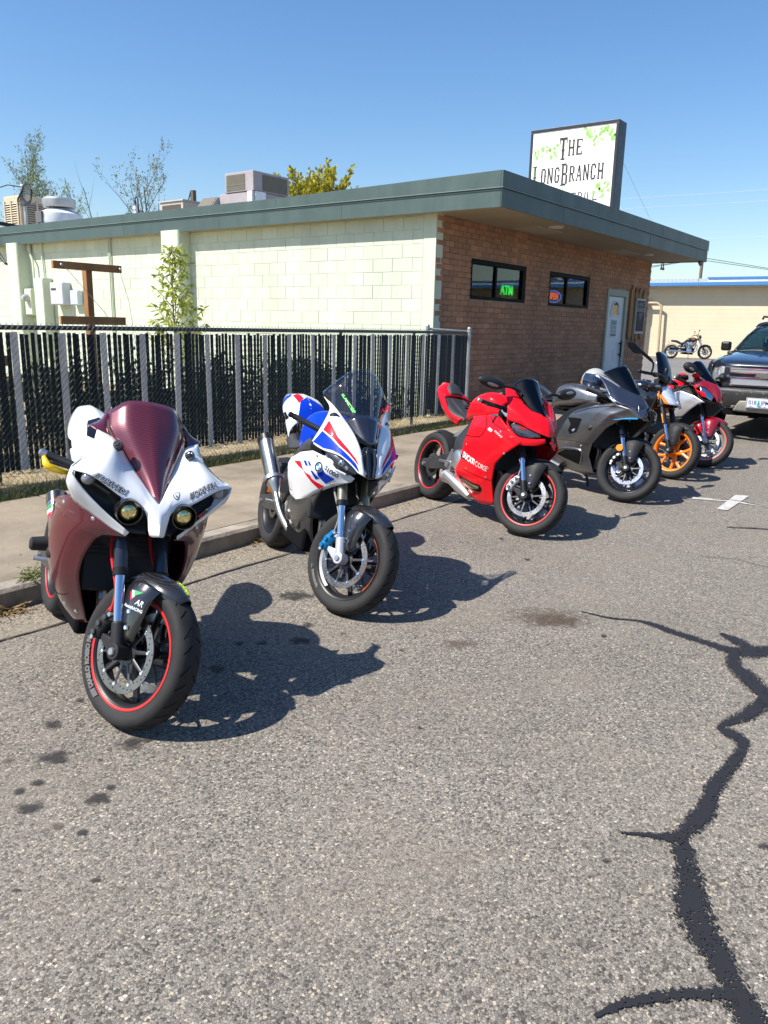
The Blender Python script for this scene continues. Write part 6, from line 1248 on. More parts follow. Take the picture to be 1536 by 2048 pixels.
for k, sd in ((0, 1), (1, -1)):
    b.decal('lamp_dark_insert', [(-.13, .20*sd, .80), (-.06, .17*sd, .785), (.0, .11*sd, .772), (.04, .05*sd, .775), (.01, .10*sd, .76), (-.06, .165*sd, .757), (-.115, .20*sd, .79)], GLB, hl[k], [hl[k]], off=.003)
    b.decal('lamp_red_glint', [(-.09, .17*sd, .825), (-.04, .14*sd, .825), (-.03, .135*sd, .805), (-.085, .175*sd, .803)], mat('lamp_red', (.35, .02, .02), .15, .4), hl[k], [hl[k]], off=.003)
fair = b.panel('side_fairing', [[(.0, .185, .705), (-.05, .205, .66), (-.13, .225, .595), (-.235, .212, .50), (-.285, .172, .36), (-.30, .10, .17)], [(-.12, .232, .79), (-.16, .25, .72), (-.24, .256, .62), (-.32, .246, .49), (-.37, .20, .34), (-.40, .10, .155)], [(-.25, .248, .87), (-.32, .265, .76), (-.39, .27, .63), (-.44, .256, .48), (-.48, .21, .33), (-.52, .10, .145)], [(-.45, .245, .862), (-.50, .265, .76), (-.53, .27, .63), (-.56, .26, .48), (-.60, .215, .35), (-.64, .11, .17)], [(-.635, .235, .835), (-.64, .25, .74), (-.67, .26, .60), (-.68, .25, .47), (-.80, .21, .36), (-.85, .12, .22)]], PRED, n=5, ten=.7)
b.panel('belly_pan', [[(-.28, 0, .19), (-.30, .06, .175), (-.30, .10, .17)], [(-.52, 0, .135), (-.52, .06, .14), (-.52, .10, .145)], [(-.85, 0, .2), (-.85, .08, .21), (-.85, .12, .22)]], PRED, 0, out=(.2, 0, -1), keep=False)
b.panel('cowl_inner', [[(.02, .0, .74), (-.0, .08, .72), (-.05, .15, .72), (-.10, .2, .80)], [(-.30, 0, .80), (-.32, .10, .82), (-.36, .18, .87), (-.34, .2, .93)]], DARKIN, 0, out=(0, 0, 1), keep=False)
for f in fair:
    sd = 1 if sum(v.co.y for v in f.data.vertices) > 0 else -1; t2 = b.bvh([f]); ux = 1 if sd < 0 else -1
    b.label('DUCATI', (-.553, .258*sd, .490), (ux*.97, 0, -ux*.22), (.2, 0, 1), .066, INKW, f, [f], bold=.003, wide=.78); b.label('CORSE', (-.375, .25*sd, .450), (ux*.97, 0, -ux*.22), (.2, 0, 1), .066, INKW, f, [f], wide=.76)
    b.label('899', (-.325, .267*sd, .757), (ux*.94, 0, -ux*.3), (.25, 0, 1), .036, INKW, f, [f], bold=.0012, shear=.3); b.label('PANIGALE', (-.215, .258*sd, .738), (ux*.93, 0, -ux*.33), (.25, 0, 1), .024, INKW, f, [f], shear=.3)
    for q, m_ in (([(-.405, .17*sd, .275), (-.43, .185*sd, .30), (-.55, .19*sd, .302), (-.70, .185*sd, .325), (-.76, .18*sd, .335), (-.73, .16*sd, .275), (-.54, .155*sd, .235), (-.43, .155*sd, .245)], DARKIN), ([(-.57, .24*sd, .47), (-.60, .245*sd, .50), (-.70, .25*sd, .51), (-.66, .24*sd, .48)], DARKIN)): b.decal('fairing_slot', q, m_, f, tree=t2)
    b.seam('panel_seam', [(-.66, .26*sd, .67), (-.50, .269*sd, .676), (-.42, .268*sd, .70), (-.385, .264*sd, .77), (-.43, .25*sd, .855)], f, .003); b.seam('panel_seam', [(-.653, .226*sd, .388), (-.522, .225*sd, .377), (-.396, .213*sd, .367), (-.29, .175*sd, .363)], f); b.seam('panel_seam', [(-.363, .251*sd, .848), (-.26, .255*sd, .80), (-.174, .244*sd, .784), (-.13, .235*sd, .80)], f, .0022)
    b.bolts([(-.60, .25*sd, .40), (-.34, .20*sd, .38), (-.31, .21*sd, .46), (-.20, .25*sd, .76), (-.13, .23*sd, .60), (-.62, .255*sd, .60)], f)
    b.add('header_tube', MB().tube(cr([(-.44, .172*sd, .272), (-.55, .178*sd, .272), (-.72, .17*sd, .305)], 4), [.012, .016, .02, .022, .022, .022, .022, .02, .014], 10), mat('heat_bronze', (.26, .19, .10), .3, .9), f)
for sd in (-1, 1): b.add('clutch_cover', MB().lathe([(0, .03), (.05, .03), (.075, .02), (.085, .0), (.085, -.05)], (-.80, .20*sd, .45), (0, sd, 0), 28), ALU)
for y_ in (-.15, .13): b.add('clamp_casting', MB().prism([(-.24, y_, .88), (-.30, y_+.02, .98), (-.40, y_+.01, .95), (-.42, y_-.01, .87)], (0, .02, 0)), ALU, bevel=.006)
b.tank(PRED, zt=(1.0, 1.055, 1.06, 1.0, .86), x=(-.48, -.58, -.70, -.84, -.97), w_=(.08, .145, .165, .155, .09), zb=(.87, .86, .85, .83, .78))
b.add('tank_ribs', MB().box((-.90, -.09, .945), (.02, .1, .01)).box((-.915, -.09, .925), (.02, .1, .01)).box((-.93, -.09, .905), (.02, .1, .01)).box((-.94, -.09, .885), (.02, .1, .01)), DARKIN)['kind'] = 'stuff'
seat(b, [[(-.97, 0, .815), (-.97, .06, .81), (-.98, .10, .77)], [(-1.10, 0, .83), (-1.10, .12, .83), (-1.10, .15, .78)], [(-1.25, 0, .90), (-1.25, .13, .89), (-1.25, .15, .83)], [(-1.32, 0, .955), (-1.32, .11, .945), (-1.32, .13, .90)]])
tl = b.panel('tail_cowl', [[(-1.00, .105, .79), (-1.01, .125, .77), (-1.04, .11, .72)], [(-1.16, .155, .83), (-1.17, .16, .80), (-1.20, .12, .76)], [(-1.32, .135, .955), (-1.33, .155, .90), (-1.34, .11, .83)], [(-1.48, .10, 1.035), (-1.50, .12, 1.0), (-1.50, .08, .92)], [(-1.585, .03, 1.075), (-1.59, .035, 1.05), (-1.58, .02, 1.01)]], PRED, out=(0, 1, .3)); b.panel('tail_top', [[(-1.32, 0, .975), (-1.32, .07, .97), (-1.32, .135, .955)], [(-1.46, 0, 1.075), (-1.46, .05, 1.065), (-1.47, .10, 1.035)], [(-1.585, 0, 1.085), (-1.585, .015, 1.082), (-1.585, .03, 1.075)]], PRED, 0, out=(.3, 0, 1))
b.panel('pillion_pad', [[(-1.33, 0, .99), (-1.33, .05, .985), (-1.335, .08, .97)], [(-1.40, 0, 1.065), (-1.40, .05, 1.055), (-1.41, .07, 1.03)], [(-1.44, 0, 1.085), (-1.44, .03, 1.08), (-1.44, .045, 1.065)]], SEATM, 0, out=(.3, 0, 1), keep=False)
for sd in (-1, 1): b.add('tail_duct', MB().sph((-1.47, .105*sd, .985), (.045, .016, .035), 8), DARKIN)
b.silencer((-.80, -.11, .26), (-1.02, -.15, .27), .055, mat('satin_steel', (.6, .58, .56), .35, .9), ALU, .8, [(-.6, -.08, .22)])
b.add('belly_silencer', MB().tube([(-.62, -.13, .17), (-.75, -.14, .22), (-1.0, -.15, .29)], [.03, .055, .05], 14), MATS['satin_steel'])
for sd in (-1, 1): b.mirror((-.22, .13*sd, 1.09), (-.26, .50*sd, 1.125) if sd < 0 else (-.30, .47, 1.17), m=PLB, sd=sd)
b.add('rear_shock', MB().tube([(-.93, .03, .52), (-.93, .03, .80)], .035, 10), DAL); b.panel('grey_hugger', [[(-1.10, 0, .67), (-1.10, .08, .66), (-1.10, .10, .62)], [(-.96, 0, .72), (-.96, .09, .70), (-.96, .12, .62)], [(-.90, 0, .60), (-.90, .09, .58), (-.90, .12, .48)]], mat('grey_plastic', (.12, .12, .12), .5), 0, out=(0, 0, 1), keep=False)
# ================================================================ 4. matt grey
b = B4 = Bike('sport_motorcycle', 'matt grey sport motorcycle with smoked screen, fully faired, beside the red one', (7.19, 2.545), 248, 11, 27, 1.395)
b.front(GLB, None, tube=mat('blue_tint_tube', (.56, .60, .68), .14, 1.), upper=mat('fork_gunmetal', (.10, .10, .12), .22, .8), foot=BLK_, caliper=BLK_, capm=mat('white_cap', (.75, .75, .76), .4), disc=.149, spokes=5, y2=True, dm=mat('disc_bright', (.52, .56, .62), .28, 1.))
b.rear(GLB, None, spokes=5, y2=True); b.core(); b.bars(endm=BLK_, outw=.29, back=.23, drop=-.01); b.fender(PLB, a0=-52, a1=24)
b.panel('windscreen', [[(-.06, 0, 1.012), (-.07, .02, 1.013), (-.085, .04, 1.015)], [(-.13, 0, 1.085), (-.15, .06, 1.07), (-.20, .10, 1.055)], [(-.22, 0, 1.18), (-.25, .08, 1.16), (-.31, .145, 1.11)], [(-.32, 0, 1.278), (-.335, .09, 1.24), (-.40, .185, 1.165)]], DKSC, 0, out=(1, 0, .5), thick=.003, keep=False)
cowl = b.panel('nose_cowl', [[(-.06, 0, 1.008), (.0, 0, .965), (.045, 0, .912), (.06, 0, .862)], [(-.10, .05, 1.018), (-.045, .072, .965), (.01, .072, .912), (.03, .062, .87)], [(-.205, .105, 1.055), (-.13, .145, .99), (-.065, .158, .922), (-.02, .152, .87)], [(-.32, .15, 1.108), (-.22, .2, 1.035), (-.14, .222, .95), (-.085, .227, .88)], [(-.43, .225, 1.148), (-.32, .24, 1.07), (-.22, .256, .98), (-.15, .262, .905)]], PGR2, 0, out=(1, 0, .6), ten=.6)
b.panel('wing_trim', [[(-.43, .228, 1.152), (-.32, .165, 1.115), (-.21, .112, 1.06)], [(-.44, .25, 1.125), (-.33, .20, 1.085), (-.2, .15, 1.03)]], mat('pale_silver', (.42, .41, .40), .35, .7), out=(.3, .7, .5), keep=False)
b.panel('nose_mask', [[(.062, 0, .858), (.045, .045, .90), (-.0, .075, .915)], [(.068, 0, .83), (.062, .05, .85), (.03, .085, .86)], [(.05, 0, .77), (.06, .05, .785), (.04, .10, .80)]], GLB, 0, out=(1, 0, 0), keep=False)
b.add('headlight', MB().lathe([(0, .02), (.022, .016), (.03, .0), (.03, -.03)], (.055, 0, .83), (1, 0, -.1), 18), LENS)
for sd in (-1, 1): b.add('nose_fin', MB().prism([(.07, .03*sd, .885), (.075, .045*sd, .80), (.03, .10*sd, .80), (.03, .08*sd, .86)], (.008, 0, .0)), PGR2)
fair = b.panel('side_fairing', [[(.10, .085, .80), (.105, .10, .79), (-.04, .205, .745), (-.16, .238, .652), (-.305, .222, .485), (-.345, .19, .36), (-.30, .13, .212)], [(.05, .15, .872), (.03, .19, .855), (-.12, .256, .785), (-.24, .272, .66), (-.38, .252, .48), (-.42, .216, .35), (-.41, .14, .195)], [(-.10, .215, .905), (-.115, .258, .880), (-.26, .286, .785), (-.36, .286, .65), (-.48, .266, .48), (-.52, .22, .33), (-.54, .13, .185)], [(-.28, .235, .868), (-.30, .284, .84), (-.42, .292, .765), (-.50, .286, .64), (-.58, .272, .48), (-.64, .23, .34), (-.68, .13, .2)], [(-.56, .235, .79), (-.57, .274, .765), (-.62, .282, .72), (-.68, .282, .62), (-.745, .276, .49), (-.80, .24, .36), (-.85, .14, .24)]], PGRY, n=5, ten=.75)
b.panel('upper_panel', [[(.03, .185, .866), (-.02, .215, .88), (-.10, .25, .895)], [(-.07, .225, .885), (-.13, .245, .92), (-.22, .258, .97)], [(-.14, .26, .90), (-.2, .262, .93), (-.27, .25, .96)]], PGR2, out=(.4, 1, .3), keep=False)
b.panel('cowl_inner', [[(.03, .0, .77), (.0, .08, .77), (-.05, .15, .78), (-.10, .22, .86)], [(-.34, 0, .84), (-.36, .10, .86), (-.38, .2, .9), (-.36, .24, .93)]], DARKIN, 0, out=(0, 0, 1), keep=False)
b.panel('belly_pan', [[(-.28, 0, .22), (-.29, .08, .215), (-.30, .13, .212)], [(-.54, 0, .17), (-.54, .08, .18), (-.54, .13, .185)], [(-.85, 0, .22), (-.85, .1, .23), (-.85, .14, .24)]], PGRY, 0, out=(.2, 0, -1), keep=False)
for f in fair:
    sd = 1 if sum(v.co.y for v in f.data.vertices) > 0 else -1; t2 = b.bvh([f])
    b.decal('painted_opening', [(-.635, .28*sd, .694), (-.52, .288*sd, .70), (-.44, .29*sd, .699), (-.46, .288*sd, .63), (-.483, .28*sd, .565), (-.568, .28*sd, .535), (-.60, .28*sd, .57), (-.575, .28*sd, .63)], DARKIN, f, tree=t2)  # shade inside the openings painted as flat dark prints on the panel
    b.decal('painted_opening', [(-.75, .24*sd, .30), (-.68, .25*sd, .345), (-.62, .25*sd, .378), (-.50, .245*sd, .388), (-.425, .24*sd, .383), (-.415, .22*sd, .35), (-.45, .2*sd, .248), (-.60, .21*sd, .28)], DARKIN, f, tree=t2)
    b.add('opening_rim', MB().tube([t2.find_nearest(Vector(q))[0]+Vector((0, .003*sd, 0)) for q in cr([(-.84, .22*sd, .31), (-.70, .25*sd, .37), (-.62, .25*sd, .40), (-.44, .245*sd, .405), (-.40, .23*sd, .36), (-.44, .2*sd, .245)], 6)], .012, 8, flat=.5), PGRY, f)
    b.add('round_badge', MB().lathe([(0, .006), (.018, .006), (.026, .0), (.026, -.004)], t2.find_nearest(Vector((-.33, .285*sd, .628)))[0], (0, sd, 0), 20), BLK_, f); b.add('badge_mark', MB().lathe([(0, .0075), (.013, .007)], t2.find_nearest(Vector((-.33, .285*sd, .628)))[0], (0, sd, 0), 3), GOLD, f)
    b.add('blue_light_strip', MB().tube([t2.find_nearest(Vector(q))[0]+Vector((.003, .005*sd, -.004)) for q in cr([(-.10, .225*sd, .742), (-.0, .18*sd, .768), (.08, .12*sd, .785)], 5)], [.004]*5+[.008]*6, 6), mat('cyan_strip', (.02, .28, .55), .25), f)
    bl = MB()
    for q in ((-.74, .275*sd, .455), (-.60, .28*sd, .445), (-.42, .25*sd, .44), (-.78, .25*sd, .37)): bl.lathe([(0, .004), (.008, .004), (.01, 0)], t2.find_nearest(Vector(q))[0], (0, sd, 0), 8)
    b.add('fairing_bolts', bl, CHR, f)['kind'] = 'stuff'
    b.seam('panel_seam', [(-.76, .27*sd, .462), (-.621, .27*sd, .472), (-.459, .263*sd, .48), (-.34, .228*sd, .468)], f); b.seam('panel_seam', [(-.56, .28*sd, .745), (-.40, .285*sd, .80), (-.23, .275*sd, .838), (-.104, .249*sd, .858), (.02, .2*sd, .85)], f, .0025)
    b.add('inner_casting', MB().cyl((-.50, .262*sd, .60), (-.54, .27*sd, .57), .02, 10).cyl((-.47, .268*sd, .65), (-.48, .272*sd, .63), .012, 8), ALU, f)
b.tank(PGRY, zt=(1.005, 1.03, 1.055, 1.03, .86), x=(-.46, -.60, -.80, -.98, -1.10), w_=(.10, .16, .18, .165, .09), zb=(.87, .86, .84, .82, .78))
rb = MB()
for k in range(4): rb.box((-.735-.022*k, -.14, .985), (.012, .06, .045))
b.add('tank_louvre', rb, DARKIN)['kind'] = 'stuff'
seat(b, [[(-1.08, 0, .84), (-1.08, .08, .83), (-1.08, .12, .78)], [(-1.22, 0, .84), (-1.22, .12, .83), (-1.22, .14, .78)], [(-1.36, 0, .92), (-1.36, .09, .91), (-1.36, .1, .86)]])
b.panel('tail_cowl', [[(-1.20, 0, .86), (-1.20, .10, .84), (-1.2, .13, .78)], [(-1.42, 0, 1.0), (-1.42, .09, .98), (-1.42, .11, .90)], [(-1.6, 0, 1.04), (-1.6, .03, 1.03), (-1.6, .04, 1.0)]], PGRY, 0, out=(.3, 0, 1))
b.add('exhaust_shield', MB().tube([(-.72, -.14, .19), (-1.0, -.18, .25)], [.06, .05], 14), DAL)
b.add('front_reflector', MB().lathe([(0, .006), (.03, .006), (.034, 0), (.034, -.006)], (-.105, -.155, .465), (.2, -1, 0), 24), AMB, None, True)
for sd in (1,): b.mirror((-.22, .15*sd, 1.10), (-.28, .52*sd, 1.15), m=PLB, sd=sd)
# helmet hanging on the grey machine's far bar
t = thing('helmet', 'grey full face helmet with dark visor resting on the matt grey motorcycle', 'helmet'); hm = b.root.matrix_world.copy(); t.matrix_world = hm @ Matrix.Translation((-.80, .14, 1.115))
def hpart(name, mb, m): return obj(name, mb, m, t)
hpart('shell', MB().sph((0, 0, 0), (.14, .125, .13), 14), mat('helmet_grey', (.35, .36, .33), .35, coat=.6)); hpart('visor', MB().grid([[Vector((.145*math.cos(a)*math.cos(e_), .131*math.sin(a)*math.cos(e_), .136*math.sin(e_)-.005)) for a in [R(q-10) for q in range(-100, 61, 16)]] for e_ in (R(-28), R(-10), R(8), R(28))]), mat('dark_visor', (.01, .02, .045), .08, coat=1.)); hpart('chin_bar', MB().tube([Vector((.15*math.cos(R(q)), .135*math.sin(R(q)), -.09)) for q in range(-80, 81, 16)], .022, 8), mat('helmet_trim', (.4, .41, .38), .4))
# ================================================================ 5. orange wheeled naked machine
b = B5 = Bike('naked_motorcycle', 'black naked motorcycle with bright orange wheels and orange headlight trim', (8.716, 2.588), 250, 11, 8, 1.36, rake=25)
b.front(PORG, None, tube=mat('steel_tube', (.66, .70, .76), .12, 1.), upper=BLK_, foot=BLK_, caliper=BLK_, disc=.15, spokes=5, y2=True, y2w=1.5, sides=(1,), dm=STL)
b.rear(PORG, None, spokes=5, y2=True); b.core(frame=PORG, w_=.14); b.fender(PLB, a0=-22, a1=36)
b.bars(high=(-.33, 1.085), outw=.40, endm=BLK_, res=True)
b.add('handguard_bar', MB().tube([(-.30, -.2, 1.09), (-.33, .2, 1.09)], .014, 8), BLK_, None, True)
fs_ = b.panel('fly_screen', [[(-.27, 0, 1.02), (-.285, .095, 1.03), (-.33, .155, 1.07)], [(-.33, 0, 1.20), (-.34, .09, 1.20), (-.38, .15, 1.20)], [(-.43, 0, 1.37), (-.435, .08, 1.365), (-.455, .12, 1.34)]], glass('violet_screen', (.11, .08, .13), .3, .02), 0, out=(1, 0, .4), thick=.004, steer=True, keep=False)
b.add('screen_bracket', MB().tube([(-.40, -.07, 1.02), (-.32, -.07, 1.12)], .012, 8).tube([(-.40, .07, 1.02), (-.32, .07, 1.12)], .012, 8).box((-.37, 0, 1.03), (.06, .2, .05)), BLK_, None, True)
hl = b.panel('headlight', [[(-.25, 0, .995), (-.265, .06, .99), (-.31, .105, .97)], [(-.18, 0, .91), (-.195, .07, .90), (-.25, .118, .88)], [(-.09, 0, .80), (-.105, .045, .797), (-.15, .085, .79)]], mat('white_lamp', (.72, .75, .8), .22, .3, var=.25, vscale=22, coat=1.), 0, out=(1, 0, .3), thick=.004, steer=True, keep=False)
b.panel('headlight_lens', [[(-.24, 0, 1.0), (-.255, .062, .995), (-.303, .108, .974)], [(-.17, 0, .914), (-.185, .072, .904), (-.243, .122, .883)], [(-.08, 0, .80), (-.095, .046, .797), (-.143, .088, .79)]], LENS, 0, out=(1, 0, .3), thick=.002, steer=True, keep=False)
b.panel('headlight_trim', [[(-.305, .108, .98), (-.335, .135, .97), (-.37, .14, .94)], [(-.245, .12, .885), (-.275, .14, .875), (-.32, .145, .86)], [(-.148, .088, .79), (-.175, .10, .785), (-.215, .11, .79)]], PORG, out=(.4, 1, .2), steer=True, keep=False)
b.panel('headlight_cheek', [[(-.37, .14, .945), (-.40, .14, .90)], [(-.32, .147, .86), (-.35, .14, .82)], [(-.215, .112, .79), (-.255, .11, .775)]], PLB, out=(.4, 1, .2), steer=True, keep=False)
b.add('frame_glimpse', MB().tube([(-.30, -.12, .83), (-.5, -.17, .80)], .03, 10).tube([(-.28, -.13, .69), (-.45, -.17, .72)], .02, 10), PORG)
b.add('cluster', MB().box((-.36, 0, 1.06), (.05, .16, .09), Matrix.Rotation(R(30), 3, 'Y')), BLK_, None, True, bevel=.01)
b.add('front_reflector', MB().box(b.fk(.36, -.14, .0), (.012, .012, .11), Matrix.Rotation(R(-25), 3, 'Y')), AMB, None, True, bevel=.003)
b.add('turn_signal', MB().tube([(-.38, -.12, .93), (-.40, -.19, .92)], .008, 6).sph((-.41, -.22, .915), (.03, .05, .022), 8), PLB, None, True); b.add('turn_signal', MB().tube([(-.38, .12, .93), (-.40, .19, .92)], .008, 6).sph((-.41, .22, .915), (.03, .05, .022), 8), PLB, None, True)
b.tank(GLB, zt=(.98, 1.04, 1.04, .99, .85)); 
tsh = b.panel('tank_shroud', [[(-.24, .12, .90), (-.27, .14, .82), (-.31, .13, .70)], [(-.38, .185, .95), (-.40, .20, .85), (-.42, .19, .72)], [(-.56, .175, .96), (-.56, .185, .88), (-.55, .175, .80)]], GLB)
seat(b, [[(-.86, 0, .85), (-.86, .08, .84), (-.86, .12, .79)], [(-1.05, 0, .84), (-1.05, .12, .83), (-1.05, .14, .78)], [(-1.4, 0, .95), (-1.4, .08, .94), (-1.4, .10, .88)]])
b.panel('tail_cowl', [[(-1.05, .10, .80), (-1.05, .13, .77), (-1.05, .10, .72)], [(-1.3, .10, .90), (-1.3, .12, .86), (-1.3, .08, .80)], [(-1.5, .05, .98), (-1.5, .06, .95), (-1.5, .04, .92)]], PORG)
b.silencer((-.9, -.18, .35), (-1.25, -.23, .52), .055, DAL, BLK_)
b.panel('belly_spoiler', [[(-.36, .10, .36), (-.40, .13, .30), (-.44, .08, .22)], [(-.62, .14, .33), (-.64, .15, .27), (-.66, .09, .19)], [(-.8, .13, .30), (-.82, .13, .25), (-.82, .08, .2)]], PLB, keep=False)
b.add('mirror_stem', MB().tube(cr([(-.34, -.235, 1.10), (-.325, -.245, 1.17), (-.33, -.27, 1.22), (-.35, -.40, 1.275), (-.36, -.48, 1.30)], 4), [.010]*5+[.011]*4+[.018]*8, 8), BLK_)
b.add('mirror_shell', MB().prism([(-.34, -.44, 1.272), (-.355, -.56, 1.26), (-.37, -.66, 1.315), (-.375, -.68, 1.36), (-.365, -.58, 1.365), (-.35, -.49, 1.325)], (-.022, 0, .0)), BLK_, bevel=.006)
# ================================================================ 6. silver and dark red
b = B6 = Bike('sport_motorcycle', 'silver and dark red sport motorcycle, farthest of the row, before the black SUV', (9.743, 2.526), 246, 11, 27, 1.37)
b.front(mat('silver_wheel', (.5, .5, .5), .35, .7), mat('rim_red_orange', (.72, .05, .015), .4), tube=mat('pale_blue_tube', (.66, .70, .77), .12, 1.), upper=BLK_, foot=ALU, caliper=BLK_, disc=.155, spokes=3, spoke_w=.05, dm=STL)
b.rear(MATS['silver_wheel'], MATS['rim_red_orange'], spokes=3, spoke_w=.05); b.core(); b.bars(endm=ALU); b.fender(PDRD, a0=-48, a1=30)
b.panel('windscreen', [[(-.05, 0, .995), (-.06, .02, .997), (-.07, .04, 1.0)], [(-.14, 0, 1.07), (-.155, .06, 1.06), (-.18, .11, 1.035)], [(-.26, 0, 1.17), (-.27, .075, 1.155), (-.30, .13, 1.11)], [(-.362, 0, 1.26), (-.37, .07, 1.245), (-.40, .125, 1.19)]], DKSC, 0, out=(1, 0, .5), thick=.003, keep=False)
cowl = b.panel('nose_cowl', [[(-.048, 0, .99), (.02, 0, .92), (.048, 0, .85), (.05, 0, .78)], [(-.065, .04, .998), (.0, .045, .92), (.028, .042, .85), (.04, .035, .785)], [(-.13, .085, 1.015), (-.075, .095, .96), (-.03, .08, .90), (-.004, .06, .845)], [(-.19, .13, 1.035), (-.15, .165, .99), (-.13, .165, .965), (-.10, .15, .94)], [(-.28, .15, 1.08), (-.22, .195, 1.0), (-.20, .21, .95), (-.17, .21, .90)]], PDRD, 0, out=(1, 0, .5))
b.panel('cheek_panel', [[(-.28, .15, 1.08), (-.24, .19, 1.0), (-.20, .212, .93)], [(-.17, .212, .90), (-.14, .205, .87), (-.12, .195, .84)], [(-.06, .175, .87), (-.04, .165, .84), (-.04, .16, .81)]], PRED, out=(.4, 1, .2))
hl = b.panel('headlight', [[(-.15, .165, .962), (-.135, .178, .93), (-.10, .185, .88)], [(-.07, .11, .91), (-.06, .135, .87), (-.045, .145, .82)], [(-.002, .05, .845), (.0, .07, .815), (-.002, .085, .785)]], REF, out=(1, .6, .1), keep=False)
b.panel('headlight_lens', [[(-.147, .17, .966), (-.13, .184, .932), (-.095, .19, .88)], [(-.062, .115, .915), (-.052, .14, .872), (-.037, .15, .82)], [(.006, .052, .848), (.008, .073, .815), (.006, .088, .785)]], LENS, out=(1, .6, .1), thick=.002, keep=False)
b.panel('lower_lip', [[(-.12, .195, .83), (-.06, .17, .79), (.02, .08, .775), (.05, .0, .775)], [(-.15, .18, .77), (-.08, .15, .755), (.0, .08, .745), (.03, .0, .745)]], PLB, out=(1, .5, 0), keep=False)
fair = b.panel('side_fairing', [[(.0, .19, .752), (-.06, .21, .735), (-.14, .225, .66), (-.26, .215, .545)], [(-.14, .235, .815), (-.20, .25, .755), (-.28, .255, .66), (-.36, .24, .525)], [(-.32, .262, .856), (-.36, .272, .77), (-.40, .268, .66), (-.44, .25, .53)], [(-.46, .27, .81), (-.47, .272, .74), (-.48, .265, .65), (-.50, .25, .54)]], PSIL, ten=.7)
for f in fair:
    sd = 1 if sum(v.co.y for v in f.data.vertices) > 0 else -1; t2 = b.bvh([f])
    b.decal('grey_flash', [(-.385, .27*sd, .825), (-.335, .27*sd, .84), (-.315, .262*sd, .75), (-.26, .245*sd, .645), (-.30, .25*sd, .63), (-.345, .265*sd, .74)], mat('slate_flash', (.10, .12, .17), .35, .4), f, tree=t2); b.decal('grey_flash', [(-.47, .27*sd, .70), (-.43, .268*sd, .71), (-.38, .25*sd, .60), (-.40, .25*sd, .56), (-.44, .25*sd, .58)], MATS['slate_flash'], f, tree=t2)
b.panel('lower_fairing', [[(-.25, .21, .54), (-.31, .19, .44), (-.36, .13, .30)], [(-.42, .24, .52), (-.46, .21, .42), (-.50, .14, .25)], [(-.60, .23, .56), (-.64, .2, .42), (-.68, .13, .22)]], PLB, keep=False)
b.panel('shoulder_panel', [[(-.14, .232, .82), (-.22, .215, .88), (-.28, .19, .93)], [(-.32, .258, .86), (-.34, .23, .90), (-.38, .19, .93)], [(-.5, .25, .81), (-.5, .22, .86), (-.52, .19, .88)]], PLB, out=(0, 1, .5), keep=False)
b.panel('cowl_inner', [[(.02, .0, .76), (.0, .08, .75), (-.05, .15, .77), (-.10, .2, .86)], [(-.34, 0, .84), (-.36, .10, .86), (-.38, .18, .9), (-.36, .2, .93)]], DARKIN, 0, out=(0, 0, 1), keep=False)
b.tank(PRED, zt=(.97, 1.0, 1.0, .96, .84)); seat(b, [[(-.88, 0, .83), (-.88, .08, .82), (-.88, .12, .78)], [(-1.05, 0, .82), (-1.05, .12, .81), (-1.05, .14, .76)], [(-1.3, 0, .90), (-1.3, .1, .89), (-1.3, .12, .84)]])
b.panel('tail_cowl', [[(-1.0, .10, .81), (-1.0, .14, .77), (-1.0, .11, .72)], [(-1.3, .10, .91), (-1.3, .13, .86), (-1.3, .09, .80)], [(-1.55, .04, .99), (-1.55, .05, .96), (-1.55, .03, .93)]], PRED)
b.silencer((-.95, -.17, .38), (-1.3, -.24, .58), .06, TIT, BLK_)
for sd in (-1, 1): b.mirror((-.18, .13*sd, 1.075), (-.24, .40*sd, 1.145), m=PLB, sd=sd, h=.06)
b.add('caliper_cover', MB().sph((-.11, -.12, .42), (.05, .012, .07), 8), PRED, None, True)
b.add('mirror_bracket', MB().sph((-.235, -.17, 1.055), (.05, .05, .03), 8), PRED)
# gloves left on the last machine's bars
t = thing('glove_pair', 'red and black leather gloves laid over the bar of the silver and dark red motorcycle', 'gloves'); t.matrix_world = b.root.matrix_world.copy(); q = random.Random(5)
gb = MB()
for k in range(4): gb.tube(cr([(-.50+.03*k, -.10, 1.02), (-.46+.03*k, -.16, 1.045), (-.43+.028*k, -.23, 1.02)], 4), [.014]*7+[.011, .006], 8)
gb.sph((-.46, -.10, 1.025), (.06, .05, .03), 10); obj('glove_body', gb, PLB, t); obj('knuckle_guard', MB().sph((-.44, -.16, 1.055), (.05, .03, .022), 8), PRED, t)
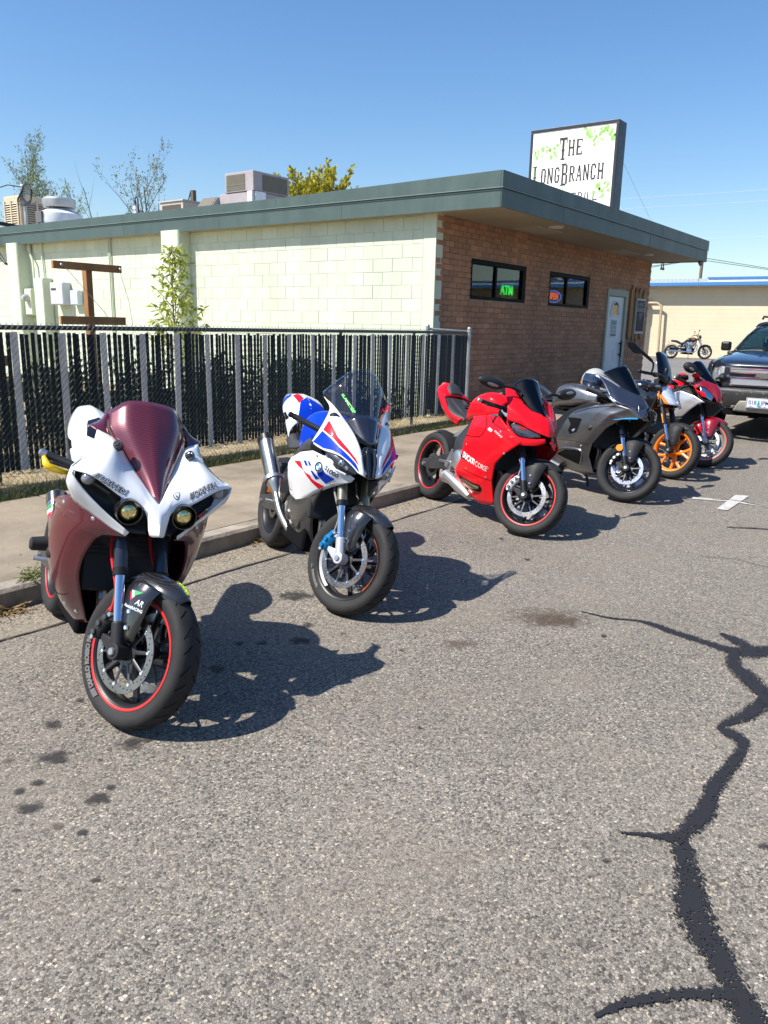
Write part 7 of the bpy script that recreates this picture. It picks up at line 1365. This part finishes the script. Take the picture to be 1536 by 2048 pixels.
# ================================================================ BLACK SUV
SX, SY = 12.5, 2.51
suv = thing('parked_suv', 'black SUV with chrome mesh grille parked facing the row of motorcycles', 'SUV', (15, SY, 0))
PSUV = mat('suv_paint', (.010, .014, .026), .22, coat=1., var=.05); SGLS = glass('suv_glass', (.55, .70, .72), .1, .01); BUMP = mat('bumper_black', (.022, .021, .020), .5, var=.2); SKID = mat('grey_skid', (.22, .21, .18), .55, var=.15); CHM = CHR
def sp(rows, name, m, sides=0, n=4, thick=.006, par=None, out=(-1, 0, .3), nu=None):
    """body panels in world x, half width from the centre line, z"""
    res = []
    for grp in ([(1, -1)] if sides == 0 else [(1,), (-1,)]):
        mb = MB()
        for sd in grp:
            cols = [cr([(x, SY+y*sd, z) for x, y, z in r], n) for r in rows]; mb.grid([cr([c[j] for c in cols], nu or n) for j in range(len(cols[0]))])
        me = mesh(mb, name, 0); d = Vector(out) if len(grp) == 2 else Vector((out[0], abs(out[1])*grp[0], out[2]))
        if sum(p.normal.dot(d)*p.area for p in me.polygons) < 0: me.flip_normals()
        me.polygons.foreach_set('use_smooth', [True]*len(me.polygons)); me.set_sharp_from_angle(angle=R(45)); o = part(name, me, m, par or suv); res.append(o)
        if thick: q = o.modifiers.new('thickness', 'SOLIDIFY'); q.thickness = thick; q.offset = -1
    return res
sp([[(12.52, 0, 1.10), (12.54, .45, 1.10), (12.60, .62, 1.095), (12.72, .74, 1.09), (12.9, .82, 1.10)], [(12.62, 0, 1.175), (12.64, .45, 1.175), (12.70, .64, 1.17), (12.84, .77, 1.15), (13.0, .86, 1.13)], [(13.1, 0, 1.245), (13.1, .45, 1.25), (13.1, .66, 1.235), (13.2, .82, 1.20), (13.3, .90, 1.15)], [(13.75, 0, 1.30), (13.78, .45, 1.31), (13.82, .70, 1.29), (13.9, .85, 1.24), (13.95, .92, 1.17)]], 'bonnet', PSUV, out=(-.5, 0, 1))
sp([[(12.85, .81, 1.10), (12.84, .83, .88), (12.84, .84, .72)], [(13.0, .90, 1.13), (12.98, .93, .95), (12.98, .93, .80)], [(13.35, .95, 1.15), (13.35, .985, 1.0), (13.35, .985, .86)], [(13.75, .95, 1.16), (13.75, .985, 1.0), (13.75, .985, .75)], [(14.2, .945, 1.18), (14.2, .985, 1.0), (14.2, .985, .45)]], 'front_wing', PSUV, 1, out=(-.2, 1, 0))
sp([[(14.2, .945, 1.18), (14.2, .985, 1.0), (14.2, .985, .42)], [(16.0, .95, 1.2), (16.0, .985, 1.0), (16.0, .985, .42)], [(17.4, .92, 1.2), (17.4, .97, 1.0), (17.4, .96, .5)]], 'body_side', PSUV, 1, out=(0, 1, 0))
sp([[(14.02, 0, 1.33), (14.04, .45, 1.325), (14.12, .80, 1.30)], [(14.40, 0, 1.55), (14.42, .42, 1.545), (14.50, .72, 1.53)], [(14.82, 0, 1.74), (14.84, .38, 1.735), (14.92, .62, 1.72)]], 'windscreen', SGLS, out=(-1, 0, .6), thick=.004)
sp([[(14.10, .80, 1.30), (14.12, .84, 1.28), (14.2, .87, 1.25)], [(14.48, .72, 1.535), (14.50, .755, 1.52), (14.56, .79, 1.48)], [(14.90, .62, 1.73), (14.93, .665, 1.715), (14.98, .70, 1.68)]], 'windscreen_pillar', PSUV, 1, out=(-.6, 1, .5))
sp([[(14.80, 0, 1.745), (14.83, .4, 1.742), (14.92, .64, 1.72), (15.0, .70, 1.67)], [(15.2, 0, 1.80), (15.2, .42, 1.795), (15.2, .66, 1.765), (15.2, .75, 1.69)], [(17.2, 0, 1.80), (17.2, .42, 1.795), (17.2, .66, 1.765), (17.2, .75, 1.69)]], 'roof', PSUV, out=(0, 0, 1))
sp([[(14.2, .93, 1.19), (14.2, .90, 1.24)], [(15.0, .93, 1.2), (15.0, .72, 1.66)], [(17.3, .92, 1.2), (17.3, .74, 1.68)]], 'side_glass', SGLS, 1, n=3, thick=.004, out=(0, 1, .2))
part('roof_rail', MB().tube([(14.95, SY+.62, 1.82), (15.1, SY+.64, 1.86), (17, SY+.64, 1.86)], .018, 8).tube([(14.95, SY-.62, 1.82), (15.1, SY-.64, 1.86), (17, SY-.64, 1.86)], .018, 8), BLK_, suv)
part('tailgate', MB().bb((17.38, SY-.9, .45), (17.45, SY+.9, 1.7)), PSUV, suv, ang=0); part('floor_pan', MB().bb((13.0, SY-.85, .34), (17.4, SY+.85, .42)), DARKIN, suv, ang=0); part('cabin_trim', MB().bb((13.85, SY-.80, 1.18), (14.3, SY+.8, 1.29)), BLK_, suv, ang=0)
for sd in (-1, 1): part('front_seat', MB().bb((15.3, SY+sd*.2, .8), (15.5, SY+sd*.65, 1.5)).bb((15.32, SY+sd*.33, 1.5), (15.42, SY+sd*.55, 1.66)), mat('seat_grey', (.12, .12, .11), .8), suv, ang=0, bevel=.03)
part('steering_wheel', MB().tube([(14.62+.05*math.sin(a*math.pi/12), SY-.40+.17*math.cos(a*math.pi/12), 1.36+.16*math.sin(a*math.pi/12)) for a in range(25)], .014, 6), BLK_, suv)
part('grab_handle', MB().tube(cr([(14.85, SY+.40, 1.60), (14.8, SY+.47, 1.52), (14.76, SY+.50, 1.46), (14.72, SY+.47, 1.43)], 4), .012, 6), mat('pale_handle', (.5, .52, .5), .5), suv)
# nose: grille surround, two chrome mesh grilles, bow tie badge
part('nose_panel', MB().bb((12.545, SY-.56, .79), (12.60, SY+.56, 1.095)), PSUV, suv, ang=0, bevel=.012)
def mesh_grille(z0, z1, yw):
    f = MB(); t = .016; x0 = 12.515
    f.bb((x0, SY-yw, z1-t), (x0+.035, SY+yw, z1)).bb((x0, SY-yw, z0), (x0+.035, SY+yw, z0+t)).bb((x0, SY-yw, z0+t), (x0+.035, SY-yw+t, z1-t)).bb((x0, SY+yw-t, z0+t), (x0+.035, SY+yw, z1-t)); o = part('grille_frame', f, CHM, suv, ang=0, bevel=.004)
    k = MB(); st_ = .036; h = z1-z0-2*t; y = SY-yw+t-h
    while y < SY+yw-t:
        for s_ in (1, -1):
            a = (y, z0+t) if s_ > 0 else (y, z1-t); e = (y+h*1.25, z1-t) if s_ > 0 else (y+h*1.25, z0+t)
            lo_, hi_ = SY-yw+t, SY+yw-t; (ya, za), (yb, zb) = a, e
            if yb < lo_ or ya > hi_: continue
            if ya < lo_: za += (zb-za)*(lo_-ya)/(yb-ya); ya = lo_
            if yb > hi_: zb = za+(zb-za)*(hi_-ya)/(yb-ya); yb = hi_
            k.tube([(x0+.018+.004*s_, ya, za), (x0+.018+.004*s_, yb, zb)], .0065, 4, cap=False)
        y += st_
    g = part('grille_mesh', k, mat('bright_mesh', (.72, .72, .74), .3, .5), o, weld=False); g['kind'] = 'stuff'; part('grille_void', MB().bb((12.5435, SY-yw+t, z0+t), (12.5445, SY+yw-t, z1-t)), DARKIN, o, ang=0)
mesh_grille(1.0, 1.078, .475); mesh_grille(.815, .945, .46)
part('bow_tie_badge', MB().prism([(12.50, SY+.12, .958), (12.50, SY+.05, .958), (12.50, SY+.045, .94), (12.50, SY-.06, .94), (12.50, SY-.055, .958), (12.50, SY-.12, .958), (12.50, SY-.10, .995), (12.50, SY-.045, .995), (12.50, SY-.04, 1.012), (12.50, SY+.06, 1.012), (12.50, SY+.055, .995), (12.50, SY+.10, .995)], (.02, 0, 0)), mat('badge_grey', (.18, .17, .15), .4, .5), suv, ang=0)
for sd in (1, -1):
    h = sp([[(12.545, .51, 1.085), (12.545, .51, .97), (12.545, .50, .87)], [(12.60, .62, 1.09), (12.59, .63, .97), (12.60, .62, .865)], [(12.84, .77, 1.09), (12.83, .80, .97), (12.82, .79, .87)]], 'headlight', mat('lamp_clear', (.52, .54, .53), .12, .5, var=.35, vscale=16, coat=1.), 1, n=5, out=(-1, .5, 0)) if sd > 0 else h
    part('lamp_bowl', MB().lathe([(.02, -.02), (.06, .0), (.065, .01)], (12.60, SY+sd*.62, 1.02), (-1, sd*.35, 0), 20), REF, h[0 if sd > 0 else 1]); part('lamp_bowl', MB().lathe([(.015, -.01), (.04, .005), (.045, .015)], (12.58, SY+sd*.58, .92), (-1, sd*.3, 0), 16), REF, h[0 if sd > 0 else 1])
    part('door_mirror', MB().box((14.25, SY+sd*.99, 1.36), (.13, .15, .15)).box((14.25, SY+sd*.90, 1.25), (.1, .12, .07)), BLK_, suv, bevel=.03, ang=0)
    for xx in (13.38, 16.4):
        wl = part('wheel', MB().lathe([(.22, -.11), (.36, -.125), (.395, -.09), (.40, 0), (.395, .09), (.36, .125), (.22, .11)], (xx, SY+sd*.86, .40), (0, 1, 0), 36), RUB, suv); part('rim', MB().lathe([(.0, .09), (.05, .10), (.20, .07), (.225, .11), (.225, .06), (.1, .02)], (xx, SY+sd*.86, .40), (0, sd, 0), 24), ALU, wl)
sp([[(12.50, 0, .79), (12.505, .45, .79), (12.56, .66, .785), (12.80, .85, .78)], [(12.44, 0, .755), (12.45, .45, .755), (12.50, .66, .755), (12.78, .88, .755)], [(12.44, 0, .60), (12.45, .45, .60), (12.52, .66, .60), (12.80, .89, .60)], [(12.47, 0, .50), (12.48, .45, .50), (12.55, .66, .51), (12.84, .88, .52)]], 'front_bumper', BUMP, out=(-1, 0, 0))
sp([[(12.425, 0, .615), (12.43, .18, .615), (12.435, .27, .61)], [(12.425, 0, .54), (12.43, .22, .54), (12.44, .32, .535), (12.48, .52, .53)][:3], [(12.44, 0, .45), (12.45, .25, .45), (12.47, .36, .455)]], 'skid_plate', SKID, out=(-1, 0, 0), n=3)
sp([[(12.445, .32, .535), (12.52, .55, .525), (12.62, .70, .52)], [(12.46, .34, .49), (12.53, .55, .495), (12.62, .70, .50)]], 'skid_wing', SKID, 1, out=(-1, .3, 0), n=3)
pf = part('plate_frame', MB().bb((12.405, SY-.175, .515), (12.425, SY+.175, .665)), mat('plate_frame_grey', (.3, .3, .28), .5), suv, ang=0, bevel=.004)
PLW = mat('plate_sky', (.62, .66, .78), .4); part('number_plate', MB().bb((12.4005, SY-.152, .528), (12.4045, SY+.152, .652)), PLW, pf, ang=0)
def pl_text(s_, y, z, size, m_, **k):
    me = text_mesh(s_, size, **k)
    for q in me.vertices: q.co = Vector((12.3995, y-q.co.x, z+q.co.y))
    me.materials.clear(); o = obj('plate_lettering', me, m_, None); o.parent = pf
PLN = mat('plate_navy', (.02, .025, .09), .5); pl_text('018', SY+.083, .595, .085, PLN, bold=.001, wide=.86); pl_text('JPM', SY-.085, .595, .085, PLN, bold=.001, wide=.84)
tb = MB()
for k, (w_, z_) in enumerate(((.012, .632), (.018, .613), (.024, .592), (.028, .568))): tb.add([(12.3994-.0001*k, SY-w_, z_-.022), (12.3994-.0001*k, SY+w_, z_-.022), (12.3994-.0001*k, SY, z_+.014)], [(0, 1, 2)])
part('plate_fir', tb, mat('plate_green', (.02, .30, .20), .5), pf, ang=0, weld=False)
for k, y in enumerate((.09, -.03, -.10)): part('plate_hill', MB().add([(12.3997, SY+y-.045, .532), (12.3997, SY+y+.045, .532), (12.3997, SY+y+.02, .545), (12.3997, SY+y-.01, .54)], [(0, 1, 2, 3)]), mat('plate_violet', (.1, .09, .25), .5), pf, ang=0)
q = random.Random(8); bs = MB()
for i in range(16): bs.sph((12.435+.0, SY+q.uniform(-.1, .6)*.9, q.uniform(.64, .78)), (.003, q.uniform(.003, .007), q.uniform(.003, .007)), 4)
part('bug_spots', bs, mat('bug_pale', (.5, .45, .36), .8), suv, weld=False)['kind'] = 'stuff'
for sd in (-1, 1): part('wiper', MB().tube([(13.98, SY+.3*sd-.3, 1.335), (14.03, SY+.3*sd+.25, 1.35)], .008, 5), BLK_, suv)
# ================================================================ CRUISER BY THE CREAM WALL
c = Bike('cruiser_motorcycle', 'black and chrome cruiser motorcycle parked by the cream wall at the back', (40.5, 10.9), -61, 4, 4, 1.50, rake=29, group='motorcycles', z=.28, scale=1.05); c.root['group'] = 'cruisers by the wall'
del c.root['group']
for front, r in ((True, .33), (False, .315)):
    x = 0 if front else -c.wb; o_ = (x, 0, r); wd = .05 if front else .08
    wh = c.add('front_wheel' if front else 'rear_wheel', MB().lathe([(0, -.05), (.04, -.05), (.04, .05), (0, .05)], o_, (0, 1, 0), 16), DAL)
    c.add('tyre', MB().lathe([(.235, -wd*.8), (.27, -wd), (r-.02, -wd*.8), (r, 0), (r-.02, wd*.8), (.27, wd), (.235, wd*.8)], o_, (0, 1, 0), 40), RUB, wh); c.add('rim', MB().lathe([(.24, -wd*.8), (.205, -wd*.7), (.20, 0), (.205, wd*.7), (.24, wd*.8)], o_, (0, 1, 0), 40), mat('cream_rim', (.62, .58, .50), .4), wh)
    sp_ = MB()
    for i in range(9): a = 2*math.pi*i/9; sp_.tube([(x+.03*math.sin(a), 0, r+.03*math.cos(a)), (x+.205*math.sin(a+.1), 0, r+.205*math.cos(a+.1))], [.02, .013], 6)
    c.add('spokes', sp_, ALU, wh, weld=False); c.add('brake_disc', MB().lathe([(.09, 0), (.14, 0), (.14, .004), (.09, .004)], (x, -.07 if front else -.09, r), (0, 1, 0), 24, closed=True), STL, wh)
for sd in (-1, 1):
    f_ = c.add('fork_leg', MB().tube([(-.0, .10*sd, .33), (-.16, .10*sd, .62)], .032, 10), BLK_); c.add('fork_tube', MB().tube([(-.16, .10*sd, .62), (-.36, .10*sd, .98)], .024, 10), CHR, f_)
    c.add('handlebar', MB().tube(cr([(-.38, .03*sd, 1.02), (-.38, .16*sd, 1.08), (-.46, .33*sd, 1.09), (-.55, .42*sd, 1.05)], 4), .015, 8), BLK_); c.add('mirror', MB().tube([(-.45, .34*sd, 1.09), (-.42, .40*sd, 1.24)], .008, 6).sph((-.42, .42*sd, 1.27), (.02, .07, .04), 8), BLK_)
    c.add('silencer', MB().tube([(-.95, -.17, .33-.0), (-1.72, -.19, .37)], [.045, .05], 12) if sd < 0 else MB().tube([(-.95, -.16, .44), (-1.62, -.18, .47)], [.04, .045], 12), CHR if sd < 0 else BLK_)
    c.add('swingarm', MB().tube([(-.95, .11*sd, .38), (-1.5, .11*sd, .315)], .03, 8), BLK_); c.add('rear_shock', MB().tube([(-1.12, .12*sd, .62), (-1.40, .13*sd, .36)], .028, 8), CHR)
c.panel('fuel_tank', [[(-.40, 0, .93), (-.40, .06, .91), (-.41, .07, .85), (-.42, .04, .80)], [(-.56, 0, .99), (-.56, .12, .95), (-.56, .14, .85), (-.56, .08, .78)], [(-.78, 0, .95), (-.78, .12, .91), (-.78, .14, .83), (-.78, .08, .77)], [(-.93, 0, .82), (-.93, .06, .81), (-.93, .07, .78), (-.93, .03, .75)]], GLB, 0, out=(0, 0, 1), keep=False); c.add('tank_badge', MB().box((-.60, -.143, .90), (.14, .008, .04)), PORG)
c.panel('seat', [[(-.90, 0, .80), (-.90, .09, .78), (-.90, .11, .72)], [(-1.10, 0, .74), (-1.10, .14, .73), (-1.10, .16, .67)], [(-1.28, 0, .84), (-1.28, .12, .82), (-1.28, .13, .74)], [(-1.52, 0, .86), (-1.52, .09, .84), (-1.52, .10, .77)]], SEATM, 0, out=(0, 0, 1), keep=False)
for nm, x, r, a0, a1, w_ in (('front_fender', 0, .36, -50, 50, .07), ('rear_fender', -1.5, .36, -75, 55, .10)): c.add(nm, MB().grid([[Vector((x+r*math.sin(R(a))*1., w_*j, (.33 if x == 0 else .33)+r*math.cos(R(a))-.03*abs(j))) for j in (-1, -.6, 0, .6, 1)] for a in range(a0, a1+1, 12)]), PDRD if x else GLB, ang=60)
e = MB(); e.bb((-1.0, -.12, .24), (-.52, .12, .50)); c.add('engine_block', e, DARKIN, bevel=.03)
for a, bq in (((-.66, 0, .48), (-.50, 0, .78)), ((-.82, 0, .48), (-.90, 0, .76))):
    A_, B_ = Vector(a), Vector(bq); fn = MB()
    for i in range(7): fn.cyl(A_.lerp(B_, i/8), A_.lerp(B_, i/8+.05), .095, 16)
    fn.cyl(A_, B_, .075, 14); c.add('cylinder', fn, ALU, weld=False)
c.add('primary_cover', MB().lathe([(0, .05), (.08, .05), (.12, .03), (.13, 0)], (-.74, -.12, .38), (0, -1, 0), 24), CHR); c.add('air_cleaner', MB().lathe([(0, .06), (.08, .055), (.10, .03), (.10, 0)], (-.74, -.12, .66), (0, -1, 0), 24), CHR)
c.add('exhaust_header', MB().tube(cr([(-.52, -.10, .72), (-.40, -.14, .60), (-.44, -.15, .36), (-.62, -.16, .30), (-.95, -.17, .33)], 5), .028, 10).tube(cr([(-.92, -.10, .70), (-1.0, -.15, .6), (-.95, -.16, .47), (-1.0, -.16, .44)], 5), .026, 10), CHR)
c.add('headlight', MB().lathe([(0, .03), (.06, .02), (.085, .0), (.08, -.06), (.04, -.12), (0, -.13)], (-.26, 0, .92), (1, 0, 0), 20), BLK_); c.add('headlamp_cowl', MB().sph((-.27, 0, 1.0), (.07, .13, .10), 10), GLB); c.add('side_cover', MB().bb((-1.12, -.13, .52), (-.95, .13, .70)), GLB, bevel=.03)
c.add('turn_signal', MB().sph((-.24, -.17, .84), (.03, .03, .03), 8).sph((-1.66, -.12, .74), (.03, .03, .03), 8), AMB); c.add('side_stand', MB().tube([(-.70, .13, .25), (-.66, .26, .0)], .014, 6), DAL); c.add('frame_tubes', MB().tube([(-.40, 0, .88), (-.46, 0, .5), (-.55, 0, .22), (-1.05, 0, .24), (-1.1, 0, .7)], .024, 8), BLK_)
# unidentified dark spiky shape behind the grey machine, built as a potted plant
q = random.Random(14); lf = MB()
px_, py_ = 10.9, 5.95
px_, py_ = 13.6, 6.85
for i in range(60):
    a = q.uniform(0, 6.28); L = q.uniform(.35, .62); d = Vector((math.cos(a), math.sin(a), q.uniform(.6, 1.6))).normalized(); p = Vector((px_, py_, ZK+.02)); s_ = Vector((-math.sin(a), math.cos(a), 0))*.014; pts = [p]
    for k in range(5): pts.append(pts[-1]+d*L/5); d.z -= .22; d.normalize()
    for k in range(5):
        w0, w1 = 1-.15*k, (1-.15*(k+1) if k < 4 else .05); lf.add([pts[k]-s_*w0, pts[k]+s_*w0, pts[k+1]+s_*w1, pts[k+1]-s_*w1], [(0, 1, 2, 3)])
pt_ = thing('spiky_object', 'dark spiky strap leaved plant at the foot of the brick wall', 'plant', (px_, py_, ZK)); part('leaves', lf, leafmat('bronze_leaf', (.05, .035, .03), .6), pt_, ang=0, weld=False, fixn=False); part('plant_pot', MB().lathe([(0, 0), (.13, 0), (.16, .2), (.17, .24), (.15, .24), (.14, .2), (0, .19)], (px_, py_, ZK), (0, 0, 1), 20), mat('dark_pot', (.05, .045, .04), .7), pt_)
